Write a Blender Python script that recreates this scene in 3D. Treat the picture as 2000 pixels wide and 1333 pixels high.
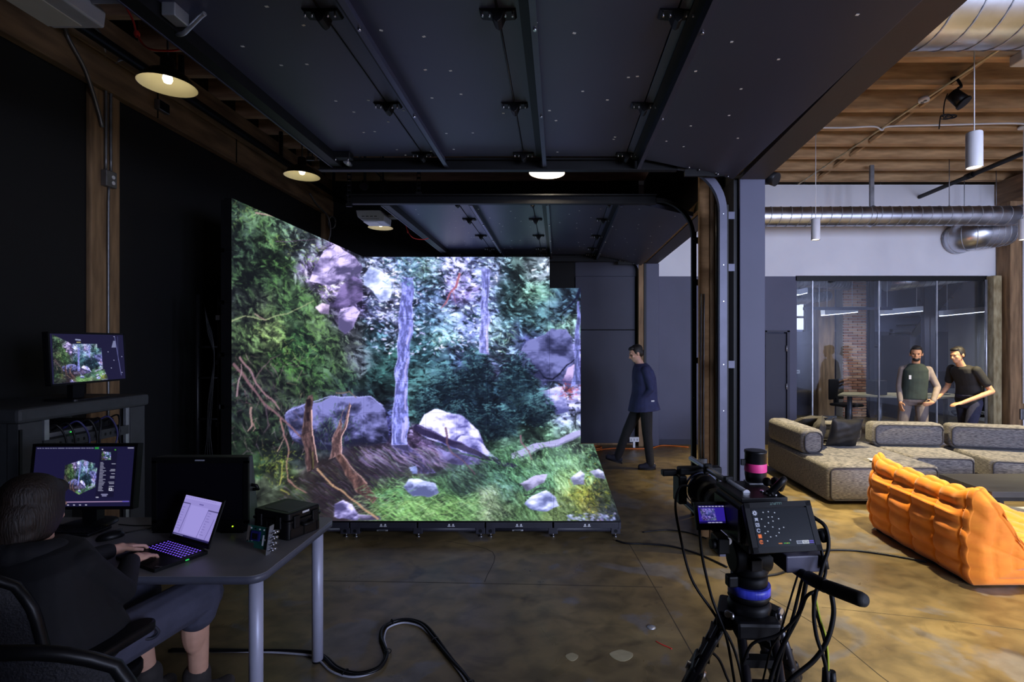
import bpy, bmesh, math, random
import numpy as np
from mathutils import Vector, Matrix, Euler

for _o in list(bpy.data.objects):
    bpy.data.objects.remove(_o, do_unlink=True)
SC = bpy.context.scene
COL = SC.collection
PI = math.pi

# ------------------------------------------------------------------ camera
# level camera 1.75 m above the floor at the origin, looking along +Y, 18 mm lens
cam_d = bpy.data.cameras.new('camera')
cam_d.lens = 18.0
cam_d.sensor_width = 36.0
cam_d.shift_x = -0.045
cam_d.shift_y = 0.0028
cam_d.clip_start = 0.05
cam_d.clip_end = 100
cam_o = bpy.data.objects.new('camera', cam_d)
cam_o.location = (0, 0, 1.75)
cam_o.rotation_euler = (PI / 2, 0, 0)
COL.objects.link(cam_o)
SC.camera = cam_o

# ------------------------------------------------------------------ world and daylight
w = bpy.data.worlds.new('world')
SC.world = w
w.use_nodes = True
w.node_tree.nodes['Background'].inputs[0].default_value = (0.55, 0.68, 1.0, 1)
w.node_tree.nodes['Background'].inputs[1].default_value = 0.35

def area_light(name, loc, target, sx, sy, power, color):
    d = bpy.data.lights.new(name, 'AREA')
    d.shape = 'RECTANGLE'; d.size = sx; d.size_y = sy
    d.energy = power; d.color = color
    o = bpy.data.objects.new(name, d)
    o.location = loc
    o.rotation_euler = (Vector(target) - Vector(loc)).to_track_quat('-Z', 'Y').to_euler()
    COL.objects.link(o)
    return o

# cool daylight of three unseen windows, added behind the photographer as its source
for _i, _x in enumerate((3.4, 5.7, 8.0)):
    area_light('window_daylight', (_x, -3.36, 2.4), (_x, 5.0, 2.2), 1.7, 2.5, 340.0, (0.62, 0.70, 1.0))

SC.view_settings.view_transform = 'Standard'
SC.view_settings.look = 'None'
SC.view_settings.exposure = 0.0
SC.view_settings.gamma = 1.0
SC.view_settings.use_curve_mapping = False

# ------------------------------------------------------------------ helpers
def P(px, py, Y):
    """world point seen at photograph pixel (px, py) at distance Y"""
    return Vector(((px - 1090.0) * Y / 1000.0, Y, 1.75 - (py - 672.0) * Y / 1000.0))

def srgb(c):
    if isinstance(c, str):
        c = [int(c[i:i + 2], 16) / 255 for i in (0, 2, 4)]
    else:
        c = [x / 255 for x in c]
    return tuple((x / 12.92 if x <= 0.04045 else ((x + 0.055) / 1.055) ** 2.4) for x in c)

MATS = {}
def mat(name, c1, c2=None, rough=0.6, metal=0.0, scale=8.0, stretch=(1, 1, 1), bump=0.0, emit=0.0,
        spec=0.5, detail=4.0, sheen=0.0, rvar=0.0, contrast=(0.3, 0.7)):
    """node material: two tones mixed by noise, optional relief and roughness variation"""
    if name in MATS:
        return MATS[name]
    m = bpy.data.materials.new(name)
    m.use_nodes = True
    nt = m.node_tree
    b = nt.nodes['Principled BSDF']
    c1 = srgb(c1)
    c2 = srgb(c2) if c2 is not None else tuple(min(1, x * 1.18 + 0.002) for x in c1)
    tc = nt.nodes.new('ShaderNodeTexCoord')
    mp = nt.nodes.new('ShaderNodeMapping')
    mp.inputs['Scale'].default_value = stretch
    nz = nt.nodes.new('ShaderNodeTexNoise')
    nz.inputs['Scale'].default_value = scale
    nz.inputs['Detail'].default_value = detail
    rp = nt.nodes.new('ShaderNodeValToRGB')
    rp.color_ramp.elements[0].position = contrast[0]
    rp.color_ramp.elements[1].position = contrast[1]
    rp.color_ramp.elements[0].color = (*c1, 1)
    rp.color_ramp.elements[1].color = (*c2, 1)
    L = nt.links.new
    L(tc.outputs['Object'], mp.inputs['Vector'])
    L(mp.outputs['Vector'], nz.inputs['Vector'])
    L(nz.outputs['Fac'], rp.inputs['Fac'])
    L(rp.outputs['Color'], b.inputs['Base Color'])
    b.inputs['Roughness'].default_value = rough
    b.inputs['Metallic'].default_value = metal
    b.inputs['Specular IOR Level'].default_value = spec
    if sheen:
        b.inputs['Sheen Weight'].default_value = sheen
    if rvar:
        mr = nt.nodes.new('ShaderNodeMapRange')
        mr.inputs['To Min'].default_value = max(0.02, rough - rvar)
        mr.inputs['To Max'].default_value = rough + rvar
        L(nz.outputs['Fac'], mr.inputs['Value'])
        L(mr.outputs['Result'], b.inputs['Roughness'])
    if bump:
        bp = nt.nodes.new('ShaderNodeBump')
        bp.inputs['Strength'].default_value = bump
        bp.inputs['Distance'].default_value = 0.01
        L(nz.outputs['Fac'], bp.inputs['Height'])
        L(bp.outputs['Normal'], b.inputs['Normal'])
    if emit:
        L(rp.outputs['Color'], b.inputs['Emission Color'])
        b.inputs['Emission Strength'].default_value = emit
    MATS[name] = m
    return m

def emat(name, c, s):
    """plain glowing material (lamps, screens)"""
    if name in MATS:
        return MATS[name]
    m = bpy.data.materials.new(name)
    m.use_nodes = True
    nt = m.node_tree
    nt.nodes.remove(nt.nodes['Principled BSDF'])
    e = nt.nodes.new('ShaderNodeEmission')
    e.inputs[0].default_value = (*srgb(c), 1)
    e.inputs[1].default_value = s
    nt.links.new(e.outputs[0], nt.nodes['Material Output'].inputs[0])
    MATS[name] = m
    return m

def screen_mat(name, s, gloss=0.04, rough=0.25):
    """lit display: colours of the picture come from the mesh, plus a faint gloss of the panel"""
    if name in MATS:
        return MATS[name]
    m = bpy.data.materials.new(name)
    m.use_nodes = True
    nt = m.node_tree
    b = nt.nodes['Principled BSDF']
    b.inputs['Base Color'].default_value = (0.006, 0.006, 0.007, 1)
    b.inputs['Roughness'].default_value = rough
    b.inputs['Specular IOR Level'].default_value = gloss
    a = nt.nodes.new('ShaderNodeAttribute')
    a.attribute_name = 'picture'
    nt.links.new(a.outputs['Color'], b.inputs['Emission Color'])
    b.inputs['Emission Strength'].default_value = s
    MATS[name] = m
    return m

class MB:
    """collects shapes and links them as one mesh object. With a root, coordinates are world
    coordinates and are turned into the root's own frame when built."""
    def __init__(s, root=None):
        s.v = []; s.f = []; s.sm = []; s.root = root
    def add(s, vs, fs, smooth=False):
        n = len(s.v)
        s.v += [tuple(p) for p in vs]
        s.f += [tuple(i + n for i in f) for f in fs]
        s.sm += [smooth] * len(fs)
        return s
    def box(s, x0, x1, y0, y1, z0, z1):
        vs = [(x, y, z) for z in (z0, z1) for y in (y0, y1) for x in (x0, x1)]
        return s.add(vs, [(0, 2, 3, 1), (4, 5, 7, 6), (0, 1, 5, 4), (2, 6, 7, 3), (0, 4, 6, 2), (1, 3, 7, 5)])
    def obox(s, c, size, rot=None):
        R = rot if rot is not None else Matrix.Identity(3)
        c = Vector(c); h = [q / 2 for q in size]
        vs = [c + R @ Vector((sx * h[0], sy * h[1], sz * h[2])) for sz in (-1, 1) for sy in (-1, 1) for sx in (-1, 1)]
        return s.add(vs, [(0, 2, 3, 1), (4, 5, 7, 6), (0, 1, 5, 4), (2, 6, 7, 3), (0, 4, 6, 2), (1, 3, 7, 5)])
    def bar(s, p0, p1, w, h, up=(0, 0, 1)):
        p0, p1 = Vector(p0), Vector(p1)
        d = (p1 - p0); L = d.length; d.normalize()
        u = Vector(up)
        if abs(d.dot(u)) > 0.99: u = Vector((1, 0, 0))
        x = d.cross(u).normalized(); z = x.cross(d)
        return s.obox((p0 + p1) / 2, (w, L, h), Matrix((x, d, z)).transposed())
    def rings(s, rings, cap=True, smooth=True, closed=False):
        n = len(rings[0]); vs = [p for r in rings for p in r]; fs = []
        m = len(rings)
        for i in range(m if closed else m - 1):
            a = i * n; b = ((i + 1) % m) * n
            for k in range(n):
                fs.append((a + k, a + (k + 1) % n, b + (k + 1) % n, b + k))
        base = len(s.v)
        s.add(vs, fs, smooth)
        if cap and not closed:
            s.f.append(tuple(base + k for k in reversed(range(n)))); s.sm.append(False)
            s.f.append(tuple(base + (m - 1) * n + k for k in range(n))); s.sm.append(False)
        return s
    def cyl(s, p0, p1, r0, r1=None, n=14, cap=True, smooth=True):
        r1 = r0 if r1 is None else r1
        p0, p1 = Vector(p0), Vector(p1)
        d = (p1 - p0).normalized()
        u = Vector((0, 0, 1)) if abs(d.z) < 0.95 else Vector((1, 0, 0))
        x = d.cross(u).normalized(); y = d.cross(x)
        rg = [[p + (x * math.cos(t) + y * math.sin(t)) * r for t in [2 * PI * k / n for k in range(n)]]
              for p, r in ((p0, r0), (p1, r1))]
        return s.rings(rg, cap, smooth)
    def tube(s, pts, r, n=7, cap=True):
        pts = [Vector(p) for p in pts]
        rg = []; x = None
        for i, p in enumerate(pts):
            d = (pts[min(i + 1, len(pts) - 1)] - pts[max(i - 1, 0)]).normalized()
            if x is None:
                u = Vector((0, 0, 1)) if abs(d.z) < 0.9 else Vector((1, 0, 0))
                x = d.cross(u).normalized()
            else:
                x = (x - d * x.dot(d)).normalized()
            y = d.cross(x)
            rr = r[i] if isinstance(r, (list, tuple)) else r
            rg.append([p + (x * math.cos(2 * PI * k / n) + y * math.sin(2 * PI * k / n)) * rr for k in range(n)])
        return s.rings(rg, cap, True)
    def lathe(s, prof, c=(0, 0, 0), n=24, M=None, cap=True):
        c = Vector(c); M = M if M is not None else Matrix.Identity(3)
        rg = [[c + M @ Vector((r * math.cos(2 * PI * k / n), r * math.sin(2 * PI * k / n), z)) for k in range(n)] for r, z in prof]
        return s.rings(rg, cap, True)
    def prism(s, poly, a0, a1, axis='y', smooth=False):
        """polygon of (u, v) pairs extruded along an axis"""
        def pt(u, v, a):
            return {'x': (a, u, v), 'y': (u, a, v), 'z': (u, v, a)}[axis]
        n = len(poly)
        vs = [pt(u, v, a0) for u, v in poly] + [pt(u, v, a1) for u, v in poly]
        fs = [(k, (k + 1) % n, n + (k + 1) % n, n + k) for k in range(n)]
        base = len(s.v)
        s.add(vs, fs, smooth)
        s.f.append(tuple(base + k for k in reversed(range(n)))); s.sm.append(False)
        s.f.append(tuple(base + n + k for k in range(n))); s.sm.append(False)
        return s
    def ball(s, c, r, nu=14, nv=9, M=None):
        c = Vector(c); r = (r, r, r) if not isinstance(r, (tuple, list)) else r
        M = M if M is not None else Matrix.Identity(3)
        rg = []
        for j in range(nv + 1):
            t = -PI / 2 + PI * j / nv
            t = max(-PI / 2 + 0.02, min(PI / 2 - 0.02, t))
            rg.append([c + M @ Vector((r[0] * math.cos(t) * math.cos(2 * PI * k / nu),
                                       r[1] * math.cos(t) * math.sin(2 * PI * k / nu), r[2] * math.sin(t))) for k in range(nu)])
        return s.rings(rg, True, True)
    def build(s, name, m, parent=None, bevel=0.0, seg=2, subsurf=0):
        me = bpy.data.meshes.new(name)
        vs = s.v
        if s.root is not None:
            inv = RM[s.root.name].inverted()
            vs = [tuple(inv @ Vector(p)) for p in vs]
        me.from_pydata(vs, [], s.f)
        me.polygons.foreach_set('use_smooth', s.sm)
        bm = bmesh.new(); bm.from_mesh(me)
        bmesh.ops.recalc_face_normals(bm, faces=bm.faces[:])
        bm.to_mesh(me); bm.free()
        me.materials.append(m)
        o = bpy.data.objects.new(name, me)
        COL.objects.link(o)
        if parent is not None:
            o.parent = parent
        if bevel:
            md = o.modifiers.new('bevel', 'BEVEL')
            md.width = bevel; md.segments = seg; md.limit_method = 'ANGLE'; md.angle_limit = math.radians(40)
            md.use_clamp_overlap = True
        if subsurf:
            md = o.modifiers.new('sub', 'SUBSURF'); md.levels = subsurf; md.render_levels = subsurf
        return o

RM = {}
def tag(o, label, cat=None, group=None):
    o['label'] = label
    if cat: o['category'] = cat
    if group: o['group'] = group
    return o
def thing(name, label, cat, loc=(0, 0, 0), rz=0.0, group=None, rot=None):
    o = bpy.data.objects.new(name, None)
    o.empty_display_size = 0.1
    o.location = loc
    o.rotation_euler = rot if rot is not None else (0, 0, rz)
    COL.objects.link(o)
    RM[o.name] = Matrix.Translation(Vector(loc)) @ Euler(o.rotation_euler).to_matrix().to_4x4()
    return tag(o, label, cat, group)
def struct(o):
    o['kind'] = 'structure'
    return o
def stuff(o):
    o['kind'] = 'stuff'
    return o
def place(me, name, parent, loc, rot=(0, 0, 0), scale=(1, 1, 1)):
    """another object that shares mesh data, as a part of parent"""
    o = bpy.data.objects.new(name, me)
    o.location = loc; o.rotation_euler = rot; o.scale = scale
    COL.objects.link(o)
    o.parent = parent
    return o
def copy_tree(o, parent=None):
    c = o.copy()
    COL.objects.link(c)
    c.parent = parent
    for ch in list(o.children):
        copy_tree(ch, c)
    return c
def catmull(pts, n=8):
    pts = [Vector(p) for p in pts]
    Q = [pts[0] * 2 - pts[1]] + pts + [pts[-1] * 2 - pts[-2]]
    out = []
    for i in range(1, len(Q) - 2):
        a, b, c, d = Q[i - 1:i + 3]
        for k in range(n):
            t = k / n
            out.append(0.5 * ((2 * b) + (c - a) * t + (2 * a - 5 * b + 4 * c - d) * t * t + (3 * b - a - 3 * c + d) * t ** 3))
    out.append(pts[-1])
    return out
def arc(cx, cz, r, a0, a1, n=10):
    return [(cx + r * math.cos(a0 + (a1 - a0) * k / n), cz + r * math.sin(a0 + (a1 - a0) * k / n)) for k in range(n + 1)]
def rrect(x0, x1, y0, y1, r, n=5):
    return (arc(x1 - r, y1 - r, r, 0, PI / 2, n) + arc(x0 + r, y1 - r, r, PI / 2, PI, n) +
            arc(x0 + r, y0 + r, r, PI, 1.5 * PI, n) + arc(x1 - r, y0 + r, r, 1.5 * PI, 2 * PI, n))
def text_part(s, name, m, parent, size, M, depth=0.0006, align='CENTER'):
    """lettering as a thin mesh; M maps the text plane into the parent's frame"""
    cu = bpy.data.curves.new(name, 'FONT')
    cu.body = s; cu.size = size; cu.extrude = depth; cu.align_x = align; cu.align_y = 'CENTER'
    cu.resolution_u = 2
    t = bpy.data.objects.new(name, cu)
    COL.objects.link(t)
    dg = bpy.context.evaluated_depsgraph_get()
    me = bpy.data.meshes.new_from_object(t.evaluated_get(dg))
    bpy.data.objects.remove(t, do_unlink=True)
    me.transform(M)
    me.materials.clear(); me.materials.append(m)
    o = bpy.data.objects.new(name, me)
    COL.objects.link(o)
    o.parent = parent
    return o
rnd = random.Random(7)
# ------------------------------------------------------------------ the forest picture shown on the LED screens
# painted as an array of colours (0..255) over the region the screens cover
CX0, CY0, CW, CH = 436, 362, 800, 672
rs = np.random.RandomState(11)

def vnoise(w, h, sx, sy, seed):
    r = np.random.RandomState(seed)
    gw, gh = int(w / sx) + 3, int(h / sy) + 3
    g = r.rand(gh, gw)
    xs = np.arange(w) / sx; ys = np.arange(h) / sy
    xi = xs.astype(int); yi = ys.astype(int)
    fx = xs - xi; fy = ys - yi
    fx = fx * fx * (3 - 2 * fx); fy = fy * fy * (3 - 2 * fy)
    a = g[yi][:, xi] * (1 - fx) + g[yi][:, xi + 1] * fx
    b = g[yi + 1][:, xi] * (1 - fx) + g[yi + 1][:, xi + 1] * fx
    return a * (1 - fy)[:, None] + b * fy[:, None]
def fbm(w, h, s, seed, ax=1.0, octs=4):
    o = np.zeros((h, w)); amp = 1.0; t = 0
    for k in range(octs):
        o += amp * vnoise(w, h, max(1.2, s * ax / 2 ** k), max(1.2, s / 2 ** k), seed + k); t += amp; amp *= 0.6
    return o / t

class Canvas:
    def __init__(s, w, h, x0=0, y0=0, col=(0, 0, 0)):
        s.w, s.h, s.x0, s.y0 = w, h, x0, y0
        s.a = np.zeros((h, w, 3)) + np.array(col, float)
    def _win(s, xa, xb, ya, yb):
        return max(0, int(xa)), min(s.w, int(xb) + 2), max(0, int(ya)), min(s.h, int(yb) + 2)
    def stroke(s, x0, y0, x1, y1, wd, col, al=1.0, wd1=None):
        x0 -= s.x0; x1 -= s.x0; y0 -= s.y0; y1 -= s.y0
        wd1 = wd if wd1 is None else wd1
        m = max(wd, wd1) / 2 + 1
        a, b, c, d = s._win(min(x0, x1) - m, max(x0, x1) + m, min(y0, y1) - m, max(y0, y1) + m)
        if a >= b or c >= d: return
        Y, X = np.mgrid[c:d, a:b]
        dx, dy = x1 - x0, y1 - y0
        L2 = dx * dx + dy * dy + 1e-6
        t = np.clip(((X - x0) * dx + (Y - y0) * dy) / L2, 0, 1)
        dist = np.hypot(X - x0 - t * dx, Y - y0 - t * dy)
        k = (np.clip((wd + (wd1 - wd) * t) / 2 + 0.5 - dist, 0, 1) * al)[..., None]
        s.a[c:d, a:b] = s.a[c:d, a:b] * (1 - k) + np.array(col, float) * k
    def line(s, pts, wd, col, al=1.0, wd1=None):
        n = len(pts) - 1
        wd1 = wd if wd1 is None else wd1
        for i in range(n):
            s.stroke(*pts[i], *pts[i + 1], wd + (wd1 - wd) * i / n, col, al, wd + (wd1 - wd) * (i + 1) / n)
    def poly(s, pts, fn, soft=1.2, al=1.0):
        """fill; fn is a colour or a function of (X, Y) returning an array of colours"""
        q = [(x - s.x0, y - s.y0) for x, y in pts]
        xs = [p[0] for p in q]; ys = [p[1] for p in q]
        a, b, c, d = s._win(min(xs) - 3, max(xs) + 3, min(ys) - 3, max(ys) + 3)
        if a >= b or c >= d: return
        Y, X = np.mgrid[c:d, a:b].astype(float)
        ins = np.zeros(X.shape, bool)
        dm = np.full(X.shape, 1e9)
        n = len(q)
        for i in range(n):
            (xa, ya), (xb, yb) = q[i], q[(i + 1) % n]
            cr = ((ya > Y) != (yb > Y))
            xx = (xb - xa) * (Y - ya) / (yb - ya + 1e-9) + xa
            ins ^= cr & (X < xx)
            dx, dy = xb - xa, yb - ya
            t = np.clip(((X - xa) * dx + (Y - ya) * dy) / (dx * dx + dy * dy + 1e-9), 0, 1)
            dm = np.minimum(dm, np.hypot(X - xa - t * dx, Y - ya - t * dy))
        sd = np.where(ins, dm, -dm)
        k = (np.clip(sd / soft + 0.5, 0, 1) * al)[..., None]
        colr = fn(X + s.x0, Y + s.y0, sd) if callable(fn) else np.array(fn, float)
        s.a[c:d, a:b] = s.a[c:d, a:b] * (1 - k) + colr * k

def paint_forest():
    C = Canvas(CW, CH, CX0, CY0)
    pts = [
     (460,395,44,58,48),(500,425,70,92,66),(470,470,48,62,52),(530,450,64,86,62),(560,440,92,112,100),(600,470,96,112,108),
     (620,500,118,116,138),(655,488,138,128,162),(640,545,178,168,204),(610,530,150,142,176),(695,505,80,90,96),(690,585,98,90,122),
     (665,615,88,82,108),(700,545,110,112,130),(490,540,50,66,50),(540,520,60,84,54),(580,570,64,86,58),(560,610,58,80,54),
     (470,600,48,56,50),(510,600,62,72,58),(520,640,104,124,84),(480,650,74,92,66),(620,620,70,90,60),(640,655,64,82,58),
     (590,680,48,72,48),(560,710,52,76,46),(620,720,56,78,52),(660,700,66,84,62),(690,660,84,92,90),(700,700,92,96,104),
     (480,700,52,62,46),(470,760,38,46,40),(510,750,44,48,44),(540,790,44,52,44),(480,820,34,42,36),(520,840,40,52,40),(470,870,56,78,52),
     (560,850,44,58,44),(590,760,50,66,46),(640,760,46,62,46),(690,750,40,56,48),(730,760,36,52,50),
     (735,525,178,194,222),(760,560,196,212,238),(740,600,150,166,202),(765,630,176,190,222),(735,655,66,96,100),(725,700,42,62,58),(750,720,56,88,80),
     (755,510,124,142,168),(800,515,96,120,134),(835,515,132,168,152),(830,545,112,138,150),(815,580,92,112,140),(860,510,136,152,190),
     (880,520,156,164,196),(900,545,148,152,188),(905,580,122,112,152),(850,600,104,128,150),(880,620,118,144,160),(830,630,82,112,120),
     (870,660,108,148,142),(820,680,66,96,98),(850,700,70,100,104),(910,640,124,138,178),(925,600,120,140,170),(930,520,126,146,178),(960,525,150,162,196),
     (975,510,110,134,132),(1000,545,84,114,108),(1020,520,104,132,120),(1055,515,142,160,160),(1045,575,108,148,122),(1020,600,76,104,100),(1080,580,62,84,88),
     (1100,600,62,80,92),(1115,640,118,150,132),(1090,650,98,134,118),(1040,630,72,102,102),(1000,640,80,112,112),(970,650,140,170,176),(980,680,112,140,150),
     (1020,665,96,108,146),(1060,680,92,98,140),(1060,715,86,90,132),(1100,700,96,100,146),(1120,680,128,132,178),
     (900,700,92,104,140),(870,730,48,70,76),(905,735,66,92,96),(930,690,70,104,104),(930,760,42,62,72),(970,700,96,96,128),(1005,720,62,92,94),(1010,765,52,78,82),
     (1040,780,60,88,86),(960,800,32,44,54),(945,835,30,40,52),(990,830,40,58,66),(900,800,46,62,74),(880,840,58,84,82),(850,760,52,78,78),(830,730,62,92,88),(820,790,56,82,78),
     (1070,790,92,118,112),(1095,785,158,162,198),(1110,820,118,128,156),(1120,850,118,146,120),(1080,840,86,118,92),(1030,850,70,98,84),(1000,860,84,112,92),(950,860,78,108,82),
     (600,830,80,80,118),(660,800,92,92,134),(710,800,84,86,128),(730,840,60,62,96),(690,860,52,56,80),(640,860,44,52,56),(600,880,36,44,40),
     (620,930,52,47,44),(650,965,58,50,48),(580,945,62,76,52),(540,980,80,92,72),(700,905,66,62,72),(740,890,86,80,100),(700,950,52,46,44),(690,990,70,62,64),
     (740,965,92,130,84),(790,1000,108,146,96),(850,985,114,152,100),(900,1005,98,130,92),(960,990,116,132,112),(1000,1008,88,114,86),(1100,1005,88,104,74),(1185,1005,58,62,74),
     (1150,965,112,116,62),(1130,930,118,150,108),(1090,895,108,146,114),(1150,900,98,130,104),(1190,960,60,70,60),(1050,930,94,130,104),(980,935,82,114,100),(900,930,74,96,88),(860,940,78,110,82),
     (800,930,96,128,92),(770,900,80,80,98),(850,890,92,86,112),(800,880,110,100,124),(1000,900,88,126,96),(1040,890,112,146,118),(870,1012,104,140,92),(720,1010,90,120,80)]
    A = np.array(pts, float)
    Y, X = np.mgrid[0:CH, 0:CW].astype(float)
    X += CX0; Y += CY0
    # warp the lookup so that the patches get leafy outlines
    wx = (fbm(CW, CH, 22, 3) - 0.5) * 46; wy = (fbm(CW, CH, 22, 9) - 0.5) * 46
    num = np.zeros((CH, CW, 3)); den = np.zeros((CH, CW)) + 1e-9
    for x, y, r, g, b in A:
        k = np.exp(-((X + wx - x) ** 2 + (Y + wy - y) ** 2) / (2 * 17.0 ** 2)) + 1e-7 / (1 + ((X - x) ** 2 + (Y - y) ** 2) / 900)
        num += k[..., None] * np.array((r, g, b)); den += k
    base = num / den[..., None]
    n1 = fbm(CW, CH, 9, 21, 1.5, 3); n2 = fbm(CW, CH, 30, 31, 1, 3)
    n3 = fbm(CW, CH, 12, 41, 1.3, 3); n4 = fbm(CW, CH, 46, 51, 1, 2)
    base = base * np.array((1.04, 1.0, 1.03))
    clump = np.clip((n3 - 0.5) * 1.7 + (n4 - 0.5) * 1.5, -0.8, 0.9)
    C.a = base * (0.86 + 0.5 * (n1 - 0.5) + 0.62 * clump + 0.3 * (n2 - 0.5))[..., None]
    C.a += np.clip(clump - 0.22, 0, 1)[..., None] * np.array((40, 44, 44))
    def jit(c, s=18):
        d = rs.randn() * s
        return np.clip(np.array(c) + d + rs.randn(3) * 6, 4, 252)
    def at(x, y):
        return base[int(min(max(y - CY0, 0), CH - 1)), int(min(max(x - CX0, 0), CW - 1))]
    # ---- foliage dabs on the walls
    for i in range(9000):
        x = rs.uniform(446, 1136); y = rs.uniform(372, 880)
        if x > 711 and y < 498: continue
        c = at(x, y)
        lum = c.mean()
        if x < 700:
            an = rs.normal(0.9 if rs.rand() < 0.6 else -0.7, 0.5); L = rs.uniform(4, 15)
        else:
            an = rs.normal(0.15, 0.7); L = rs.uniform(3, 10)
        dark = rs.rand() < 0.52
        f = rs.uniform(0.25, 0.7) if dark else rs.uniform(1.15, 1.75)
        cc = np.clip(c * f + (np.array((8, 14, 0)) if not dark and x < 690 else 0), 6, 250)
        C.stroke(x, y, x + L * math.cos(an), y + L * math.sin(an), rs.uniform(0.8, 2.2), cc, rs.uniform(0.3, 0.8), 0.5)
    for i in range(3400):
        x = rs.uniform(446, 1136); y = rs.uniform(372, 850)
        if x > 711 and y < 498: continue
        c = at(x, y); k = clump[int(y - CY0), int(x - CX0)]
        f = (0.34 if rs.rand() < 0.5 - 0.5 * k else 1.5) * rs.uniform(0.85, 1.2)
        cc = np.clip(c * f + ((10, 18, 2) if f > 1 and x < 690 else (8, 14, 12) if f > 1 else 0), 5, 250)
        a0 = rs.normal(0.75 if x < 700 else 0.3, 0.5); L = rs.uniform(9, 22) * (1.0 if x < 700 else 0.75)
        C.stroke(x, y, x + L * math.cos(a0), y + L * math.sin(a0), 1.2, cc * 0.85, 0.5, 0.6)
        for q in range(8):
            t = q / 8; ox = x + L * t * math.cos(a0); oy = y + L * t * math.sin(a0)
            for sg in (-1, 1):
                an = a0 + sg * rs.uniform(0.45, 0.9); l = L * 0.36 * (1.1 - t)
                C.stroke(ox, oy, ox + l * math.cos(an), oy + l * math.sin(an), 1.3, cc, 0.6, 0.5)
    # pale sky / rock glimpses in the centre
    for i in range(420):
        x = rs.normal(752, 28) if i % 2 else rs.uniform(800, 960); y = rs.uniform(505, 690)
        if x < 712: continue
        C.stroke(x, y, x + rs.uniform(-6, 8), y + rs.uniform(-4, 4), rs.uniform(2, 5), jit((214, 224, 250), 20), rs.uniform(0.4, 0.85), 1)
    for i in range(520):
        x = rs.uniform(712, 1000); y = rs.uniform(500, 740)
        C.stroke(x, y, x + rs.uniform(4, 16), y + rs.uniform(-2, 8), rs.uniform(1, 3), (36, 62, 66), rs.uniform(0.3, 0.8), 0.6)
    for i in range(700):   # light green sprays
        cx, cy = [(830, 515), (865, 655), (1045, 572), (1110, 640), (980, 660), (520, 640), (640, 560), (560, 470), (480, 420), (575, 690), (615, 500)][rs.randint(11)]
        x = rs.normal(cx, 22); y = rs.normal(cy, 14)
        if x < 448 or (x > 711 and y < 500) or x > 1134: continue
        t = (150, 186, 168) if x > 700 else (138, 160, 104)
        C.stroke(x, y, x + rs.uniform(-10, 12), y + rs.uniform(0, 9), rs.uniform(0.8, 2.2), jit(t, 18), rs.uniform(0.35, 0.8), 0.5)
    def rock(pts, c_lit, c_sh, lx=-0.3, ly=-1.0, seed=0, streak=1.0):
        nz = fbm(CW, CH, 18, 100 + seed, 1.6 * streak, 4)
        xs = [p[0] for p in pts]; ys = [p[1] for p in pts]
        def fn(X, Y, sd):
            u = ((X - min(xs)) / (max(xs) - min(xs) + 1) - 0.5) * lx + ((Y - min(ys)) / (max(ys) - min(ys) + 1) - 0.5) * ly
            n = nz[np.clip((Y - CY0).astype(int), 0, CH - 1), np.clip((X - CX0).astype(int), 0, CW - 1)]
            k = np.clip(0.44 + u * 1.35 + (n - 0.5) * 3.0, 0, 1)[..., None]
            e = np.clip(1 - np.abs(sd) / 3.0, 0, 1)[..., None] * 0.35
            return np.array(c_sh) * 0.86 * (1 - k) + np.array(c_lit) * 1.08 * k + e * 30
        C.poly(pts, fn, 2.0)
    # ---- upper left lavender cliff
    rock([(612,520),(632,492),(655,474),(690,500),(706,520),(700,560),(668,548),(640,556),(604,548)], (196,184,216), (104,98,128), -0.2, -0.4, 1)
    rock([(650,600),(664,556),(690,538),(708,545),(708,588),(690,598),(660,606)], (124,112,146), (78,70,98), 0.2, -0.3, 2)
    rock([(612,600),(628,592),(645,596),(642,616),(624,612)], (206,188,206), (140,128,150), 0, -1, 3)
    rock([(664,606),(690,600),(704,610),(690,640),(672,650),(660,640)], (186,172,206), (110,104,134), 0, -0.6, 4)
    rock([(711,535),(724,522),(742,526),(760,540),(768,562),(762,580),(744,588),(722,566),(711,556)], (216,228,248), (146,158,196), 0.1, -0.6, 5)
    for i in range(70):
        x = rs.uniform(612, 705); y = rs.uniform(478, 640)
        C.stroke(x, y, x + rs.uniform(4, 16), y - rs.uniform(2, 12), rs.uniform(0.8, 2.4), (70, 72, 86), rs.uniform(0.2, 0.6), 0.5)
    # right grey boulder with cracks
    rock([(1012,690),(1030,668),(1062,655),(1076,642),(1108,644),(1120,662),(1122,716),(1098,752),(1060,742),(1038,728),(1020,716)], (114,118,152), (70,74,104), 0.1, -0.6, 6)
    C.line([(1062,735),(1078,742),(1092,730),(1104,716),(1120,704)], 3.2, (28,30,48), 0.9, 2)
    C.line([(1040,728),(1052,722),(1062,735)], 2.2, (34,38,58), 0.8)
    rock([(1096,748),(1106,722),(1122,712),(1126,742),(1112,752)], (176,160,186), (104,100,140), 0, -1, 7)
    rock([(1058,764),(1096,756),(1108,770),(1108,800),(1084,808),(1066,786)], (186,188,220), (108,112,158), 0.0, -1.2, 8)
    for i in range(90):
        x = rs.normal(1112, 10); y = rs.normal(762, 8)
        C.stroke(x, y, x + rs.uniform(-6, 6), y + rs.uniform(-3, 3), 1.6, jit((176, 96, 92), 16), 0.6, 0.6)
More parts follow.
